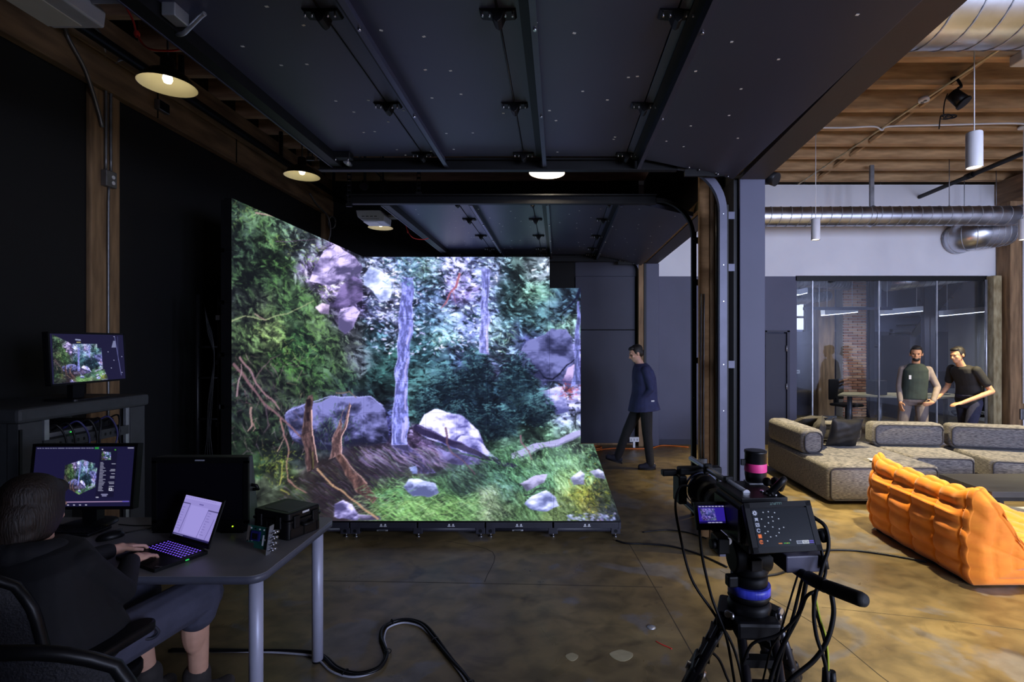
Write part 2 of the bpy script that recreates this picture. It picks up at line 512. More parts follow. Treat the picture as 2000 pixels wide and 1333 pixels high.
    # ---- bushes in the middle: soft columns, pale tops and dark hollows
    for (cx, cy, rx, ry) in ((866, 770, 26, 60), (930, 752, 34, 66), (1010, 756, 36, 66), (965, 822, 48, 34), (900, 818, 34, 36), (838, 800, 26, 44), (1052, 800, 26, 34)):
        C.poly([(cx + rx * math.cos(t) * rs.uniform(0.8, 1.15), cy + ry * math.sin(t) * rs.uniform(0.88, 1.1)) for t in np.linspace(0, 2 * PI, 22)[:-1]],
               (38, 56, 66), 12, 0.55)
        for i in range(620):
            t = rs.uniform(0, 2 * PI); q = math.sqrt(rs.rand()) * 1.08
            x = cx + rx * q * math.cos(t); y = cy + ry * q * math.sin(t)
            up = (cy - y) / ry; k = clump[int(y - CY0), int(x - CX0)]
            lit = rs.rand() < 0.42 + 0.5 * k + 0.22 * up
            c = np.array((92, 128, 128)) * (0.62 + 0.42 * up + 0.35 * rs.rand()) if lit else np.array((20, 30, 38)) * rs.uniform(0.6, 1.5)
            C.stroke(x, y, x + rs.uniform(-11, 11), y + rs.uniform(-3, 6), rs.uniform(1, 3.2), np.clip(c, 8, 210), rs.uniform(0.35, 0.8), 0.6)
    # ---- trunks
    def trunk(poly, c, hl, seed):
        nz = fbm(CW, CH, 11, 200 + seed, 0.35, 4)
        xs = [p[0] for p in poly]
        def fn(X, Y, sd):
            n = nz[np.clip((Y - CY0).astype(int), 0, CH - 1), np.clip((X - CX0).astype(int), 0, CW - 1)]
            k = np.clip((n - 0.36) * 2.6, 0, 1)[..., None]
            e = np.clip(1 - sd / 2.5, 0, 1)[..., None]
            return np.array(c) * (0.68 + 0.5 * k) + e * 28
        C.poly(poly, fn, 1.4)
    trunk([(784,540),(807,540),(805,620),(799,740),(796,866),(763,867),(769,780),(778,660)], (142,148,208), 0, 1)
    for (x, y0, y1) in ((799, 700, 745), (797, 760, 800), (795, 815, 862), (801, 640, 668), (790, 828, 860)):
        C.stroke(x - 3, y0, x - 5, y1, 5, (190, 184, 216), 0.55, 4)
    C.line([(763,867),(769,780),(778,660)], 1.6, (176,182,226), 0.7)
    trunk([(763,867),(796,866),(835,905),(852,925),(818,925),(795,905)], (92,88,124), 0, 2)
    C.line([(763,867),(815,922)], 2, (150,150,190), 0.7)
    C.line([(780,868),(830,922)], 3, (58,54,80), 0.6)
    trunk([(940,524),(955,524),(955,690),(938,690)], (150,156,210), 0, 3)
    C.stroke(953, 635, 953, 686, 4, (204, 198, 226), 0.8)
    for y in range(540, 690, 8):
        C.stroke(940, y + rs.uniform(-2, 2), 954, y + rs.uniform(-2, 2), 1, (92, 98, 150), 0.4)
    trunk([(1128,590),(1133,590),(1134,748),(1116,752),(1122,700)], (120,126,172), 0, 4)
    C.line([(1132,566),(1126,582),(1114,596),(1098,606)], 6, (34,38,58), 0.95, 2)
    C.line([(898,536),(890,560),(874,584),(862,600)], 4.5, (164,108,112), 0.9, 1.5)
    C.line([(886,570),(890,592)], 2, (150,110,120), 0.8, 1)
    for k in range(26):   # twigs across the main trunk
        x = rs.uniform(700, 900); y = rs.uniform(590, 720)
        C.line([(x, y), (x + rs.uniform(10, 34), y + rs.uniform(-6, 10))], 1.4, (52, 66, 78), 0.6, 0.6)
    for i in range(160):   # needles over the top of the trunk
        x = rs.normal(800, 26); y = rs.uniform(502, 560)
        C.stroke(x, y, x + rs.uniform(-12, 12), y + rs.uniform(0, 6), rs.uniform(1, 3), jit((104, 136, 148), 26), 0.6, 0.6)
    # ---- big boulder on the left wall / corner
    rock([(556,812),(574,796),(600,788),(626,786),(652,776),(690,774),(722,778),(744,786),(752,800),(758,840),(752,866),(700,872),(650,878),(610,880),(575,860)],
         (118,120,156), (50,52,72), -0.1, -1.1, 9)
    for i in range(90):
        x = rs.uniform(565, 748); y = rs.uniform(782, 866)
        C.stroke(x, y, x + rs.uniform(-6, 14), y + rs.uniform(2, 16), rs.uniform(0.8, 2), (50, 52, 78) if rs.rand() < .6 else (138, 140, 186), rs.uniform(.25, .6), .5)
    C.line([(560,808),(600,788),(652,776),(690,774),(722,778),(748,790)], 2, (166,170,212), 0.8)
    for i in range(170):   # green spray hanging in front of the boulder
        x = rs.normal(655, 20); y = rs.normal(835, 22)
        C.stroke(x, y, x + rs.uniform(-6, 6), y + rs.uniform(3, 12), 1.6, jit((84, 112, 84), 18), 0.5, 0.6)
    # ---- pale boulder in the centre
    rock([(812,836),(826,812),(850,800),(880,802),(912,818),(934,842),(944,862),(960,894),(930,890),(880,872),(840,856)], (206,206,238), (112,112,164), -0.5, -0.9, 10)
    rock([(884,868),(900,853),(924,854),(946,868),(966,890),(980,902),(940,896),(900,882)], (180,180,220), (94,94,142), -0.1, -1.2, 11)
    rock([(846,874),(880,880),(930,896),(960,906),(900,912),(860,900)], (130,128,168), (76,72,104), 0, -0.6, 12)
    # ---- logs
    C.line([(812,834),(850,850),(900,872),(955,896),(1010,910)], 13, (56,50,76), 0.95, 7)
    C.line([(814,830),(870,853),(940,884)], 2.5, (118,110,146), 0.7, 1)
    C.line([(1004,888),(1050,872),(1098,860),(1136,846)], 13, (168,166,196), 0.92, 14)
    C.line([(1010,894),(1060,878),(1136,853)], 4, (108,112,128), 0.6, 4)
    # ---- floor: streaks of litter on the left, grass on the rest
    C.poly([(596,920),(660,880),(712,868),(760,868),(820,930),(760,960),(740,1016),(690,1016),(640,1016),(600,960),(560,944)], (56,50,50), 14, 0.6)
    for i in range(1500):
        x = rs.uniform(540, 850); y = rs.uniform(872, 1016)
        if (x - 1090) * 0.51 + (y - 672) < 0 or x > 742 + (y - 868) * 0.35 and y > 930: continue
        L = rs.uniform(6, 26)
        c = [(88, 80, 92), (46, 40, 38), (120, 110, 128), (70, 58, 54), (40, 44, 36), (104, 120, 84)][rs.randint(6)]
        C.stroke(x, y, x + L, y + L * rs.uniform(0.55, 0.95), rs.uniform(0.8, 2.4), jit(c, 10), rs.uniform(0.25, 0.6), 0.5)
    for i in range(120):
        x = rs.uniform(700, 860); y = rs.uniform(872, 905)
        C.stroke(x, y, x + rs.uniform(10, 30), y + rs.uniform(6, 20), rs.uniform(2, 4), jit((150, 138, 164), 14), 0.4, 1)
    for i in range(7600):
        x = rs.uniform(700, 1210); y = 866 + 150 * rs.rand() ** 0.8
        edge = 742 - (y - 930) * 0.5 if y > 930 else 860 + (930 - y) * 2.0
        if x < edge or x > 1158 + (y - 866) * 0.37: continue
        c = at(x, y)
        L = rs.uniform(5, 20) * (0.5 + (y - 866) / 150)
        f = rs.uniform(0.35, 0.75) if rs.rand() < 0.42 else rs.uniform(1.05, 1.6)
        an = rs.normal(0.72 if x < 980 else 1.0, 0.35)
        C.stroke(x, y, x + L * math.cos(an), y + L * math.sin(an), rs.uniform(0.8, 2.4), np.clip(c * f + (6, 12, -4), 8, 240), rs.uniform(0.3, 0.75), 0.5)
    for i in range(300):   # bright blades at the front left of the grass
        x = rs.uniform(690, 960); y = rs.uniform(960, 1014)
        C.stroke(x, y, x - rs.uniform(6, 20), y + rs.uniform(3, 12), 1.6, jit((150, 180, 128), 18), 0.5, 0.5)
    for i in range(240):
        x = rs.normal(1150, 22); y = rs.normal(958, 26)
        if x > 1150 + (y - 866) * 0.37: continue
        C.stroke(x, y, x + rs.uniform(-4, 7), y + rs.uniform(-3, 7), rs.uniform(1, 3), jit((156, 156, 74) if rs.rand() < .6 else (44, 48, 34), 18), 0.6, 0.7)
    # stones on the floor
    rock([(785,950),(796,936),(822,934),(850,946),(858,962),(838,972),(806,968)], (196,206,236), (110,118,150), 0, -1.3, 13)
    rock([(798,916),(812,912),(816,926),(804,926)], (176,192,228), (120,130,170), 0, -1, 14)
    rock([(1024,984),(1040,966),(1066,958),(1086,972),(1094,990),(1070,998),(1040,996)], (198,206,232), (124,132,168), 0, -1.2, 15)
    rock([(1114,934),(1136,920),(1144,926),(1142,946),(1122,946)], (196,200,218), (130,134,154), 0, -1, 16)
    rock([(1152,922),(1168,916),(1178,922),(1182,938),(1160,934)], (186,190,208), (120,124,144), 0, -1, 17)
    rock([(650,1010),(654,986),(668,978),(688,988),(704,1008),(700,1016),(660,1016)], (196,192,224), (98,94,128), 0.3, -0.9, 18)
    rock([(1015,944),(1040,930),(1068,928),(1060,944),(1030,956)], (168,166,190), (112,112,130), 0, -0.8, 19)
    rock([(700,1004),(740,1008),(744,1016),(704,1016)], (150,144,168), (90,86,104), 0, -1, 20)
    for i in range(60):
        x = rs.uniform(1110, 1200); y = rs.uniform(1002, 1018)
        C.stroke(x, y, x + 3, y + 2, rs.uniform(2, 5), jit((150, 158, 190), 30), 0.6, 2)
    C.line([(1024,966),(1040,962),(1048,954),(1066,954)], 2.4, (46,42,50), 0.9, 1.4)
    # thin posts that bend where wall meets floor
    C.line([(872,836),(871,862),(884,882),(926,926)], 5, (110,90,98), 0.85, 2)
    C.line([(1017,850),(1018,864),(1038,896)], 3.4, (138,110,116), 0.9, 1.6)
    C.line([(1123,800),(1125,836)], 2, (48,54,56), 0.9)
    # ---- dead branches on the left screen
    for pts_, wd, c in (([(456,712),(490,755),(520,790),(560,825),(590,852)], 6, (128,104,104)), ([(470,700),(500,748),(545,800)], 5, (150,124,124)),
                        ([(462,770),(466,740),(470,712)], 4, (150,130,130)), ([(548,818),(562,860),(560,910),(559,940)], 4, (150,120,112)),
                        ([(540,880),(552,862),(560,850)], 2.5, (150,130,120)), ([(590,850),(604,880),(600,905)], 4, (70,56,58)),
                        ([(492,798),(490,830),(482,842)], 5, (156,134,124)), ([(490,820),(498,836),(492,842)], 3, (150,126,116)),
                        ([(520,790),(524,830),(516,846)], 2.5, (96,84,90)), ([(452,628),(480,618),(520,622),(560,612),(610,588)], 3, (150,160,120)),
                        ([(500,612),(520,622)], 3, (160,140,130)), ([(498,414),(520,418),(545,424),(560,432)], 3.5, (166,146,134)),
                        ([(540,470),(590,466),(630,470)], 2, (104,92,104)), ([(656,840),(668,800),(682,788)], 2, (120,104,104)),
                        ([(655,768),(680,764),(694,776)], 3, (120,108,92)), ([(500,740),(530,700),(550,690)], 2, (110,96,96)),
                        ([(462,900),(480,880),(500,888)], 2, (90,84,84)), ([(545,945),(552,910),(548,900)], 3, (150,150,84)),
                        ([(560,940),(578,953)], 3, (150,124,112)), ([(548,955),(566,968)], 3, (142,140,80))):
        C.line(pts_, wd, c, 0.9, max(1, wd * 0.5))
    for i in range(120):
        x = rs.uniform(454, 600); y = rs.uniform(690, 880)
        C.line([(x, y), (x + rs.uniform(-16, 20), y + rs.uniform(4, 26))], 1.6, jit((124, 106, 108), 24), 0.55, 0.7)
    for i in range(200):
        x = rs.normal(540, 20); y = rs.normal(910, 18)
        C.stroke(x, y, x + rs.uniform(-6, 8), y + rs.uniform(-4, 6), 2, jit((128, 138, 70), 22), 0.55, 0.8)
    # stumps
    trunk([(596,792),(601,775),(608,772),(610,790),(611,830),(618,905),(616,914),(600,920),(593,902),(589,830)], (98,80,74), 0, 6)
    C.poly([(598,782),(605,780),(606,792),(600,796)], (34,24,24), 1.5, .9); C.poly([(598,806),(604,804),(605,818),(599,820)], (40,28,28), 1.5, .9)
    C.line([(610,800),(612,850),(618,904)], 3, (214,180,166), 0.8, 2)
    C.line([(604,880),(607,916)], 3, (44,40,30), 0.8); C.line([(609,885),(609,915)], 2, (110,120,60), 0.6)
    trunk([(640,898),(650,856),(660,820),(664,816),(666,842),(681,784),(684,792),(671,850),(664,890)], (122,100,94), 0, 7)
    C.line([(683,790),(670,850),(665,888)], 2, (220,186,174), 0.8)
    trunk([(652,892),(664,889),(690,920),(716,944),(738,970),(728,980),(700,960),(676,930)], (108,86,76), 0, 8)
    C.line([(665,890),(716,944)], 2, (212,176,160), 0.7)
    C.line([(617,917),(650,948),(690,978),(736,1014)], 3.4, (176,148,116), 0.9, 4)
    C.line([(560,943),(600,966)], 2.4, (150,120,108), 0.8)
    for i in range(90):
        x = rs.normal(760, 22); y = rs.normal(968, 10)
        C.stroke(x, y, x + rs.uniform(-20, 20), y + rs.uniform(-8, 10), 2, jit((118, 158, 112), 18), 0.6, 0.6)
    # slight bluish veil of the displays
    a = C.a
    # organic outlines: shift every point a little along smooth noise
    yy, xx = np.mgrid[0:CH, 0:CW].astype(float)
    xx = np.clip(xx + (fbm(CW, CH, 26, 71, 1, 1) - 0.5) * 7, 0, CW - 1).astype(int)
    yy = np.clip(yy + (fbm(CW, CH, 26, 81, 1, 1) - 0.5) * 8, 0, CH - 1).astype(int)
    a = 0.75 * a[yy, xx] + 0.25 * a[yy, np.clip(xx + 1, 0, CW - 1)]
    t = np.clip(a, 0, 255) / 255
    t = np.clip(t * 1.03, 0, 1.05) ** 1.12
    t = np.where(t < 1.0, t + 0.42 * (t * t * (3 - 2 * t) - t), t)
    a = t * 255 * np.array((1.0, 0.99, 1.06)) + np.array((2, 2, 6))
    g = a.mean(axis=2, keepdims=True)
    a = g + (a - g) * 0.98
    return np.clip(a, 0, 255)

FOREST = paint_forest()
def to_lin(a):
    a = np.clip(a, 0, 255) / 255.0
    return np.where(a <= 0.04045, a / 12.92, ((a + 0.055) / 1.055) ** 2.4)
def sample(img, x, y):
    h, w_ = img.shape[:2]
    x = np.clip(x, 0, w_ - 1.001); y = np.clip(y, 0, h - 1.001)
    xi = x.astype(int); yi = y.astype(int); fx = (x - xi)[:, None]; fy = (y - yi)[:, None]
    return (img[yi, xi] * (1 - fx) + img[yi, xi + 1] * fx) * (1 - fy) + (img[yi + 1, xi] * (1 - fx) + img[yi + 1, xi + 1] * fx) * fy
# ------------------------------------------------------------------ materials of the building
M_black = mat('black_wall_paint', (7, 7, 8), (10, 10, 11), rough=0.85, scale=3)
M_navy = mat('charcoal_blue_paint', (66, 67, 88), (72, 73, 95), rough=0.6, scale=2, bump=0.05)
M_navy_dk = mat('dark_charcoal_paint', (43, 44, 60), (48, 49, 66), rough=0.62, scale=2)
M_head = mat('dark_steel_header_paint', (40, 38, 42), (46, 44, 48), rough=0.55, scale=2)
M_white = mat('white_wall_paint', (206, 206, 212), (216, 216, 220), rough=0.7, scale=1.5, bump=0.03)
M_wood = mat('rough_old_timber', (92, 70, 48), (158, 126, 90), rough=0.8, scale=3.0, stretch=(6, 6, 0.7), bump=0.5, detail=8, contrast=(0.25, 0.75))
M_woodx = mat('rough_joist_timber', (134, 102, 68), (204, 168, 122), rough=0.8, scale=2.2, stretch=(1, 5, 7), bump=0.5, detail=8, contrast=(0.25, 0.75))
M_wooddk = mat('dark_stained_joist_timber', (140, 106, 82), (190, 152, 122), rough=0.85, scale=2.2, stretch=(1, 5, 7), bump=0.4, detail=8)
M_woody = mat('rough_beam_timber', (86, 66, 48), (142, 112, 82), rough=0.85, scale=1.8, stretch=(5, 1, 6), bump=0.5, detail=8)
M_deck = mat('roof_deck_boards', (62, 50, 40), (84, 68, 54), rough=0.9, scale=2, stretch=(1, 6, 1))
M_steel = mat('galvanised_steel', (160, 162, 168), (190, 192, 198), rough=0.36, metal=0.7, scale=9, rvar=0.06)
M_duct = mat('spiral_duct_steel', (180, 183, 192), (210, 213, 222), rough=0.32, metal=1.0, scale=5, rvar=0.10, detail=6)
M_condt = mat('grey_conduit_steel', (120, 121, 125), (145, 146, 150), rough=0.45, metal=0.8, scale=12)
M_blk = mat('black_painted_metal', (10, 10, 12), (15, 15, 18), rough=0.5, scale=10, spec=0.28)
M_blkpl = mat('black_plastic', (10, 10, 11), (14, 14, 16), rough=0.5, scale=14, bump=0.03, spec=0.18)
M_blksat = mat('satin_black_plastic', (14, 14, 16), (20, 20, 23), rough=0.38, scale=14, spec=0.28)
M_screwm = mat('bright_zinc_hardware', (190, 190, 196), (220, 220, 226), rough=0.3, metal=1.0, scale=20)
M_track = mat('door_track_steel', (66, 67, 84), (76, 77, 95), rough=0.45, metal=0.3, scale=9)
M_whpl = mat('white_plastic', (205, 206, 210), (216, 217, 220), rough=0.45, scale=6)

def concrete():
    m = bpy.data.materials.new('stained_polished_concrete')
    m.use_nodes = True
    nt = m.node_tree; N = nt.nodes; L = nt.links.new
    b = N['Principled BSDF']
    tc = N.new('ShaderNodeTexCoord')
    def noise(s, d, dist=0.0, st=(1, 1, 1), off=(0, 0, 0)):
        mp = N.new('ShaderNodeMapping'); mp.inputs['Scale'].default_value = st; mp.inputs['Location'].default_value = off
        n = N.new('ShaderNodeTexNoise'); n.inputs['Scale'].default_value = s; n.inputs['Detail'].default_value = d
        n.inputs['Distortion'].default_value = dist
        L(tc.outputs['Object'], mp.inputs['Vector']); L(mp.outputs['Vector'], n.inputs['Vector'])
        return n.outputs['Fac']
    def ramp(f, stops):
        r = N.new('ShaderNodeValToRGB')
        e = r.color_ramp.elements
        e[0].position, e[0].color = stops[0][0], (*stops[0][1], 1)
        e[1].position, e[1].color = stops[-1][0], (*stops[-1][1], 1)
        for p, c in stops[1:-1]:
            q = e.new(p); q.color = (*c, 1)
        L(f, r.inputs['Fac']); return r.outputs['Color']
    def mix(f, a, c, mode='MIX'):
        x = N.new('ShaderNodeMix'); x.data_type = 'RGBA'; x.blend_type = mode
        if isinstance(f, float): x.inputs[0].default_value = f
        else: L(f, x.inputs[0])
        L(a, x.inputs[6]); L(c, x.inputs[7]); return x.outputs[2]
    base = ramp(noise(0.9, 7, 0.4), [(0.28, srgb((88, 76, 54))), (0.5, srgb((118, 102, 70))), (0.72, srgb((146, 128, 88)))])
    fine = ramp(noise(6, 9, 0.4, st=(1, 1.2, 1)), [(0.34, (0.42, 0.43, 0.46)), (0.60, (1, 1, 1))])
    c = mix(0.75, base, fine, 'MULTIPLY')
    blot = ramp(noise(1.7, 7, 0.7, off=(3.1, 1.7, 0)), [(0.57, (0, 0, 0)), (0.62, (1, 1, 1))])
    grey = ramp(noise(9, 5), [(0.3, srgb((84, 84, 90))), (0.7, srgb((120, 120, 124)))])
    bw = N.new('ShaderNodeRGBToBW'); L(blot, bw.inputs[0])
    mm = N.new('ShaderNodeMath'); mm.operation = 'MULTIPLY'; mm.inputs[1].default_value = 0.62; L(bw.outputs[0], mm.inputs[0])
    c = mix(mm.outputs[0], c, grey)
    dk = ramp(noise(2.6, 7, 0.7, off=(8.3, 4.4, 0)), [(0.63, (1, 1, 1)), (0.70, (0.42, 0.40, 0.40))])
    c = mix(0.8, c, dk, 'MULTIPLY')
    sp = ramp(noise(4.2, 2, 0.5, st=(1, 1.7, 1), off=(1.3, 7.7, 0)), [(0.775, (0, 0, 0)), (0.785, (1, 1, 1))])
    bw2 = N.new('ShaderNodeRGBToBW'); L(sp, bw2.inputs[0])
    pale = N.new('ShaderNodeRGB'); pale.outputs[0].default_value = (*srgb((186, 178, 156)), 1)
    c = mix(bw2.outputs[0], c, pale.outputs[0])
    L(c, b.inputs['Base Color'])
    rr = ramp(noise(3.0, 6, 1.0, off=(5, 5, 0)), [(0.3, (0.26, 0.26, 0.26)), (0.7, (0.46, 0.46, 0.46))])
    L(rr, b.inputs['Roughness'])
    b.inputs['Specular IOR Level'].default_value = 0.38
    bp = N.new('ShaderNodeBump'); bp.inputs['Strength'].default_value = 0.12; bp.inputs['Distance'].default_value = 0.01
    L(noise(5, 8, 1.0), bp.inputs['Height']); L(bp.outputs['Normal'], b.inputs['Normal'])
    return m
M_conc = concrete()
M_crack = mat('dark_joint_filler', (40, 35, 28), (52, 46, 36), rough=0.8, scale=20)
M_navy_floor = mat('office_floor', (150, 112, 78), (168, 128, 90), rough=0.5, scale=2)

# ------------------------------------------------------------------ floor
XW, YB = -4.0, 8.9
f = MB().box(-4.2, 10.2, -4.0, 13.0, -0.1, 0.0).build('floor', M_conc)
struct(f)
def crack(pts, w=0.006):
    b = MB()
    pts = catmull(pts, 5)
    for a, c in zip(pts[:-1], pts[1:]):
        b.bar((a.x, a.y, 0.0002), (c.x, c.y, 0.0002), w, 0.0006)
    b.build('floor_joint', M_crack, f)
crack([(-1.75, 3.78, 0), (-0.6, 3.74, 0), (0.3, 3.7, 0), (0.75, 3.68, 0)])
crack([(-1.0, 4.55, 0), (-0.55, 4.3, 0), (-0.54, 3.76, 0)], 0.005)
crack([(0.62, 4.5, 0), (0.7, 3.6, 0), (0.78, 2.6, 0)])
crack([(1.25, 3.95, 0), (1.6, 3.2, 0), (1.72, 2.6, 0), (1.9, 2.2, 0)])
crack([(1.75, 3.4, 0), (2.6, 3.2, 0), (3.6, 2.9, 0)], 0.004)

# ------------------------------------------------------------------ walls
wl = struct(MB().box(XW - 0.15, XW, -4.0, YB, 0, 4.9).build('wall_left', M_black))
wb = struct(MB().box(XW - 0.15, 1.40, YB, YB + 0.12, 0, 4.9).build('wall_back', M_black))
# painted boards at the right of the black back wall, with a joint at door height
for z0, z1 in ((0.03, 1.985), (2.0, 2.92)):
    MB().box(0.30, 1.33, YB - 0.03, YB, z0, z1).build('wall_board', M_navy_dk, wb, bevel=0.004)
MB().box(0.30, 1.40, YB - 0.012, YB, 2.925, 3.35).build('wall_board', M_navy_dk, wb)
MB().box(0.30, 1.36, YB - 0.02, YB, 0.0, 0.03).build('skirting', M_wood, wb)
# wall of the lounge: dark below, white above, with the glass front of the office
wf = struct(MB().box(1.40, 9.6, YB, YB + 0.12, 2.925, 4.52).build('wall_lounge', M_white))
MB().box(1.40, 3.62, YB, YB + 0.12, 0, 2.925).build('dark_dado', M_navy, wf)
MB().box(3.98, 4.15, YB, YB + 0.12, 0, 2.925).build('dark_dado', M_navy, wf)
MB().box(3.62, 3.98, YB, YB + 0.12, 1.97, 2.925).build('dark_dado', M_navy, wf)
MB().box(7.95, 9.6, YB, YB + 0.12, 0, 2.925).build('dark_dado', M_navy_dk, wf)
MB().box(1.36, 4.15, YB - 0.015, YB, 0, 0.09).build('skirting', M_navy_dk, wf)
d1 = struct(MB().box(3.625, 3.975, YB + 0.02, YB + 0.06, 0.01, 1.93).build('door_1', M_navy_dk, bevel=0.004))
MB().box(3.60, 3.625, YB - 0.02, YB, 0, 1.98).build('door_frame', M_navy_dk, d1)
MB().box(3.975, 4.02, YB - 0.02, YB, 0, 1.98).build('door_frame', M_navy_dk, d1)
MB().box(3.60, 4.02, YB - 0.02, YB, 1.955, 1.985).build('door_frame', M_navy_dk, d1)
for z in (1.62, 0.96, 0.2):
    MB().cyl((3.97, YB - 0.012, z), (3.97, YB - 0.012, z + 0.1), 0.010, n=8).build('hinge', M_steel, d1)
wr = struct(MB().box(9.6, 9.75, -4.0, 12.9, 0, 4.9).build('wall_right', M_white))
wo = struct(MB().box(1.4, 9.7, 12.6, 12.75, 0, 2.05).build('wall_office', mat('office_blue_paint', (66, 68, 88), (72, 74, 94), rough=0.7, scale=2)))
MB().box(1.4, 9.7, 12.6, 12.75, 2.05, 4.9).build('upper_wall', mat('office_grey_paint', (112, 116, 142), (120, 124, 150), rough=0.7, scale=2), wo)
MB().box(1.4, 9.7, 12.57, 12.6, 0, 0.1).build('skirting', M_navy, wo)
# unseen wall behind the photographer; its three tall windows are added for daylight
wn = struct(MB().box(-4.15, 9.75, -3.62, -3.5, 0, 1.1).build('wall_front', M_white))
MB().box(-4.15, 9.75, -3.62, -3.5, 3.7, 4.9).build('upper_wall', M_white, wn)
for xa, xb in ((-4.15, 2.5), (4.3, 4.8), (6.6, 7.1), (8.9, 9.75)):
    MB().box(xa, xb, -3.62, -3.5, 1.1, 3.7).build('wall_pier', M_white if xa > 0 else M_black, wn)
for i, x in enumerate((3.4, 5.7, 8.0)):
    wi = struct(MB().box(x - 0.9, x + 0.9, -3.58, -3.54, 1.1, 1.18).box(x - 0.9, x + 0.9, -3.58, -3.54, 3.62, 3.7)
                .box(x - 0.9, x - 0.82, -3.58, -3.54, 1.1, 3.7).box(x + 0.82, x + 0.9, -3.58, -3.54, 1.1, 3.7)
                .build('window_%d' % (i + 1), M_blk))
    for k in range(1, 3):
        MB().box(x - 0.9 + 0.6 * k - 0.02, x - 0.9 + 0.6 * k + 0.02, -3.57, -3.545, 1.15, 3.65).build('mullion', M_blk, wi)

# ------------------------------------------------------------------ ceiling: deck, joists, bridging
ce = struct(MB().box(-4.15, 9.75, -3.6, 12.9, 4.86, 4.95).build('ceiling', M_deck))
jl = MB().box(0, 5.55, -0.035, 0.035, 4.57, 4.86).build('joist', M_wooddk, ce)
jl.location = (-4.0, 2.95, 0)
for k in range(1, 13):
    place(jl.data, 'joist', ce, (-4.0, 2.95 + 0.49 * k, 0), (0, 0, rnd.uniform(-0.004, 0.004)))
jr = MB().box(0, 7.9, -0.05, 0.05, 4.55, 4.86).build('joist', M_woodx, ce)
jr.location = (1.7, 2.42, 0)
for k in range(1, 13):
    place(jr.data, 'joist', ce, (1.7, 2.42 + 0.53 * k, rnd.uniform(-0.012, 0.01)), (0, 0, rnd.uniform(-0.006, 0.006)))
bg = MB().bar((0.16, -0.20, 4.84), (-0.16, 0.22, 4.57), 0.05, 0.04).build('bridging', M_woodx, ce)
bg.location = (4.42, 5.33, 0)
for k in range(1, 7):
    place(bg.data, 'bridging', ce, (4.42 + 0.03 * k, 5.33 + 0.53 * k, 0))
# timber wall plate and posts of the left wall
bl = struct(MB().box(-3.99, -3.90, -3.4, YB, 3.95, 4.23).build('trim_1', M_woody, bevel=0.012))
MB().box(-3.99, -3.905, -3.4, YB, 4.238, 4.57).build('upper_plank', M_woody, bl, bevel=0.01)
MB().box(-3.905, -3.892, 6.2, 6.208, 3.95, 4.23).build('butt_joint', M_blk, bl)
MB().box(-3.905, -3.892, 4.98, 4.988, 3.95, 4.23).build('butt_joint', M_blk, bl)
po = struct(MB().box(-4.0, -3.95, 4.33, 4.62, 0, 3.95).build('trim_2', M_wood, bevel=0.012))
po2 = struct(MB().box(-4.0, -3.93, YB - 0.28, YB - 0.06, 0, 3.95).build('trim_3', M_wood, bevel=0.012))
# partition between studio and lounge: pier, headers and end pier, door openings in between
wp = struct(MB().box(1.49, 1.70, 4.2, 5.26, 0, 3.12).build('wall_partition', M_navy, bevel=0.006))
def skew(m, name, xs0, xs1, y0, y1, z0, z1, par):
    b = MB()
    vs = [(xs0[0], y0, z0), (xs0[1], y0, z0), (xs1[0], y1, z0), (xs1[1], y1, z0),
          (xs0[0], y0, z1), (xs0[1], y0, z1), (xs1[0], y1, z1), (xs1[1], y1, z1)]
    b.add(vs, [(0, 2, 3, 1), (4, 5, 7, 6), (0, 1, 5, 4), (2, 6, 7, 3), (0, 4, 6, 2), (1, 3, 7, 5)])
    return b.build(name, m, par)
skew(M_head, 'header', (1.36, 1.53), (1.49, 1.70), 0.2, 4.22, 3.10, 4.57, wp)
MB().box(1.49, 1.70, 4.22, YB, 3.12, 4.57).build('header', M_head, wp)
skew(M_wood, 'header_lining', (1.29, 1.36), (1.43, 1.49), 0.2, 4.22, 3.14, 3.22, wp)
MB().box(1.44, 1.49, 5.26, 8.7, 3.13, 3.22).build('header_lining', M_wood, wp)
MB().box(1.50, 1.72, 8.72, YB, 0, 3.12).build('end_pier', M_navy, wp, bevel=0.005)
MB().box(1.455, 1.49, 4.24, 5.2, 0, 3.12).build('black_jamb', M_blk, wp)
MB().box(1.462, 1.497, 8.70, 8.9, 0, 3.12).build('black_jamb', M_blk, wp)
# unseen wall added to keep window daylight off the studio's left side
MB().box(1.36, 1.53, -3.5, -0.6, 0, 4.57).build('near_wall', M_navy, wp)
tp = struct(MB().box(1.275, 1.365, 4.62, 4.67, 0, 4.57).build('trim_4', mat('pale_new_timber', (132, 98, 60), (168, 128, 84), rough=0.8, scale=3, stretch=(2, 2, 7), bump=0.2), bevel=0.006))
MB().box(1.365, 1.43, 4.60, 4.82, 0, 4.57).build('old_plank', M_wood, tp, bevel=0.01)
tp2 = struct(MB().box(1.37, 1.46, 8.72, 8.88, 0, 3.3).build('trim_5', M_wood, bevel=0.006))
# post and wall plate at the right end of the lounge
pr = struct(MB().box(7.60, 7.93, 8.60, 8.88, 0, 4.55).build('trim_6', M_wood, bevel=0.015))
MB().box(7.44, 7.58, 8.74, 8.90, 0, 2.92).build('old_window_post', mat('flaking_painted_timber', (120, 104, 70), (176, 164, 128), rough=0.85, scale=5, stretch=(3, 3, 1), bump=0.4), pr, bevel=0.01)
bm2 = struct(MB().box(7.58, 7.95, 3.0, YB, 4.15, 4.55).build('trim_7', M_woody, bevel=0.015))

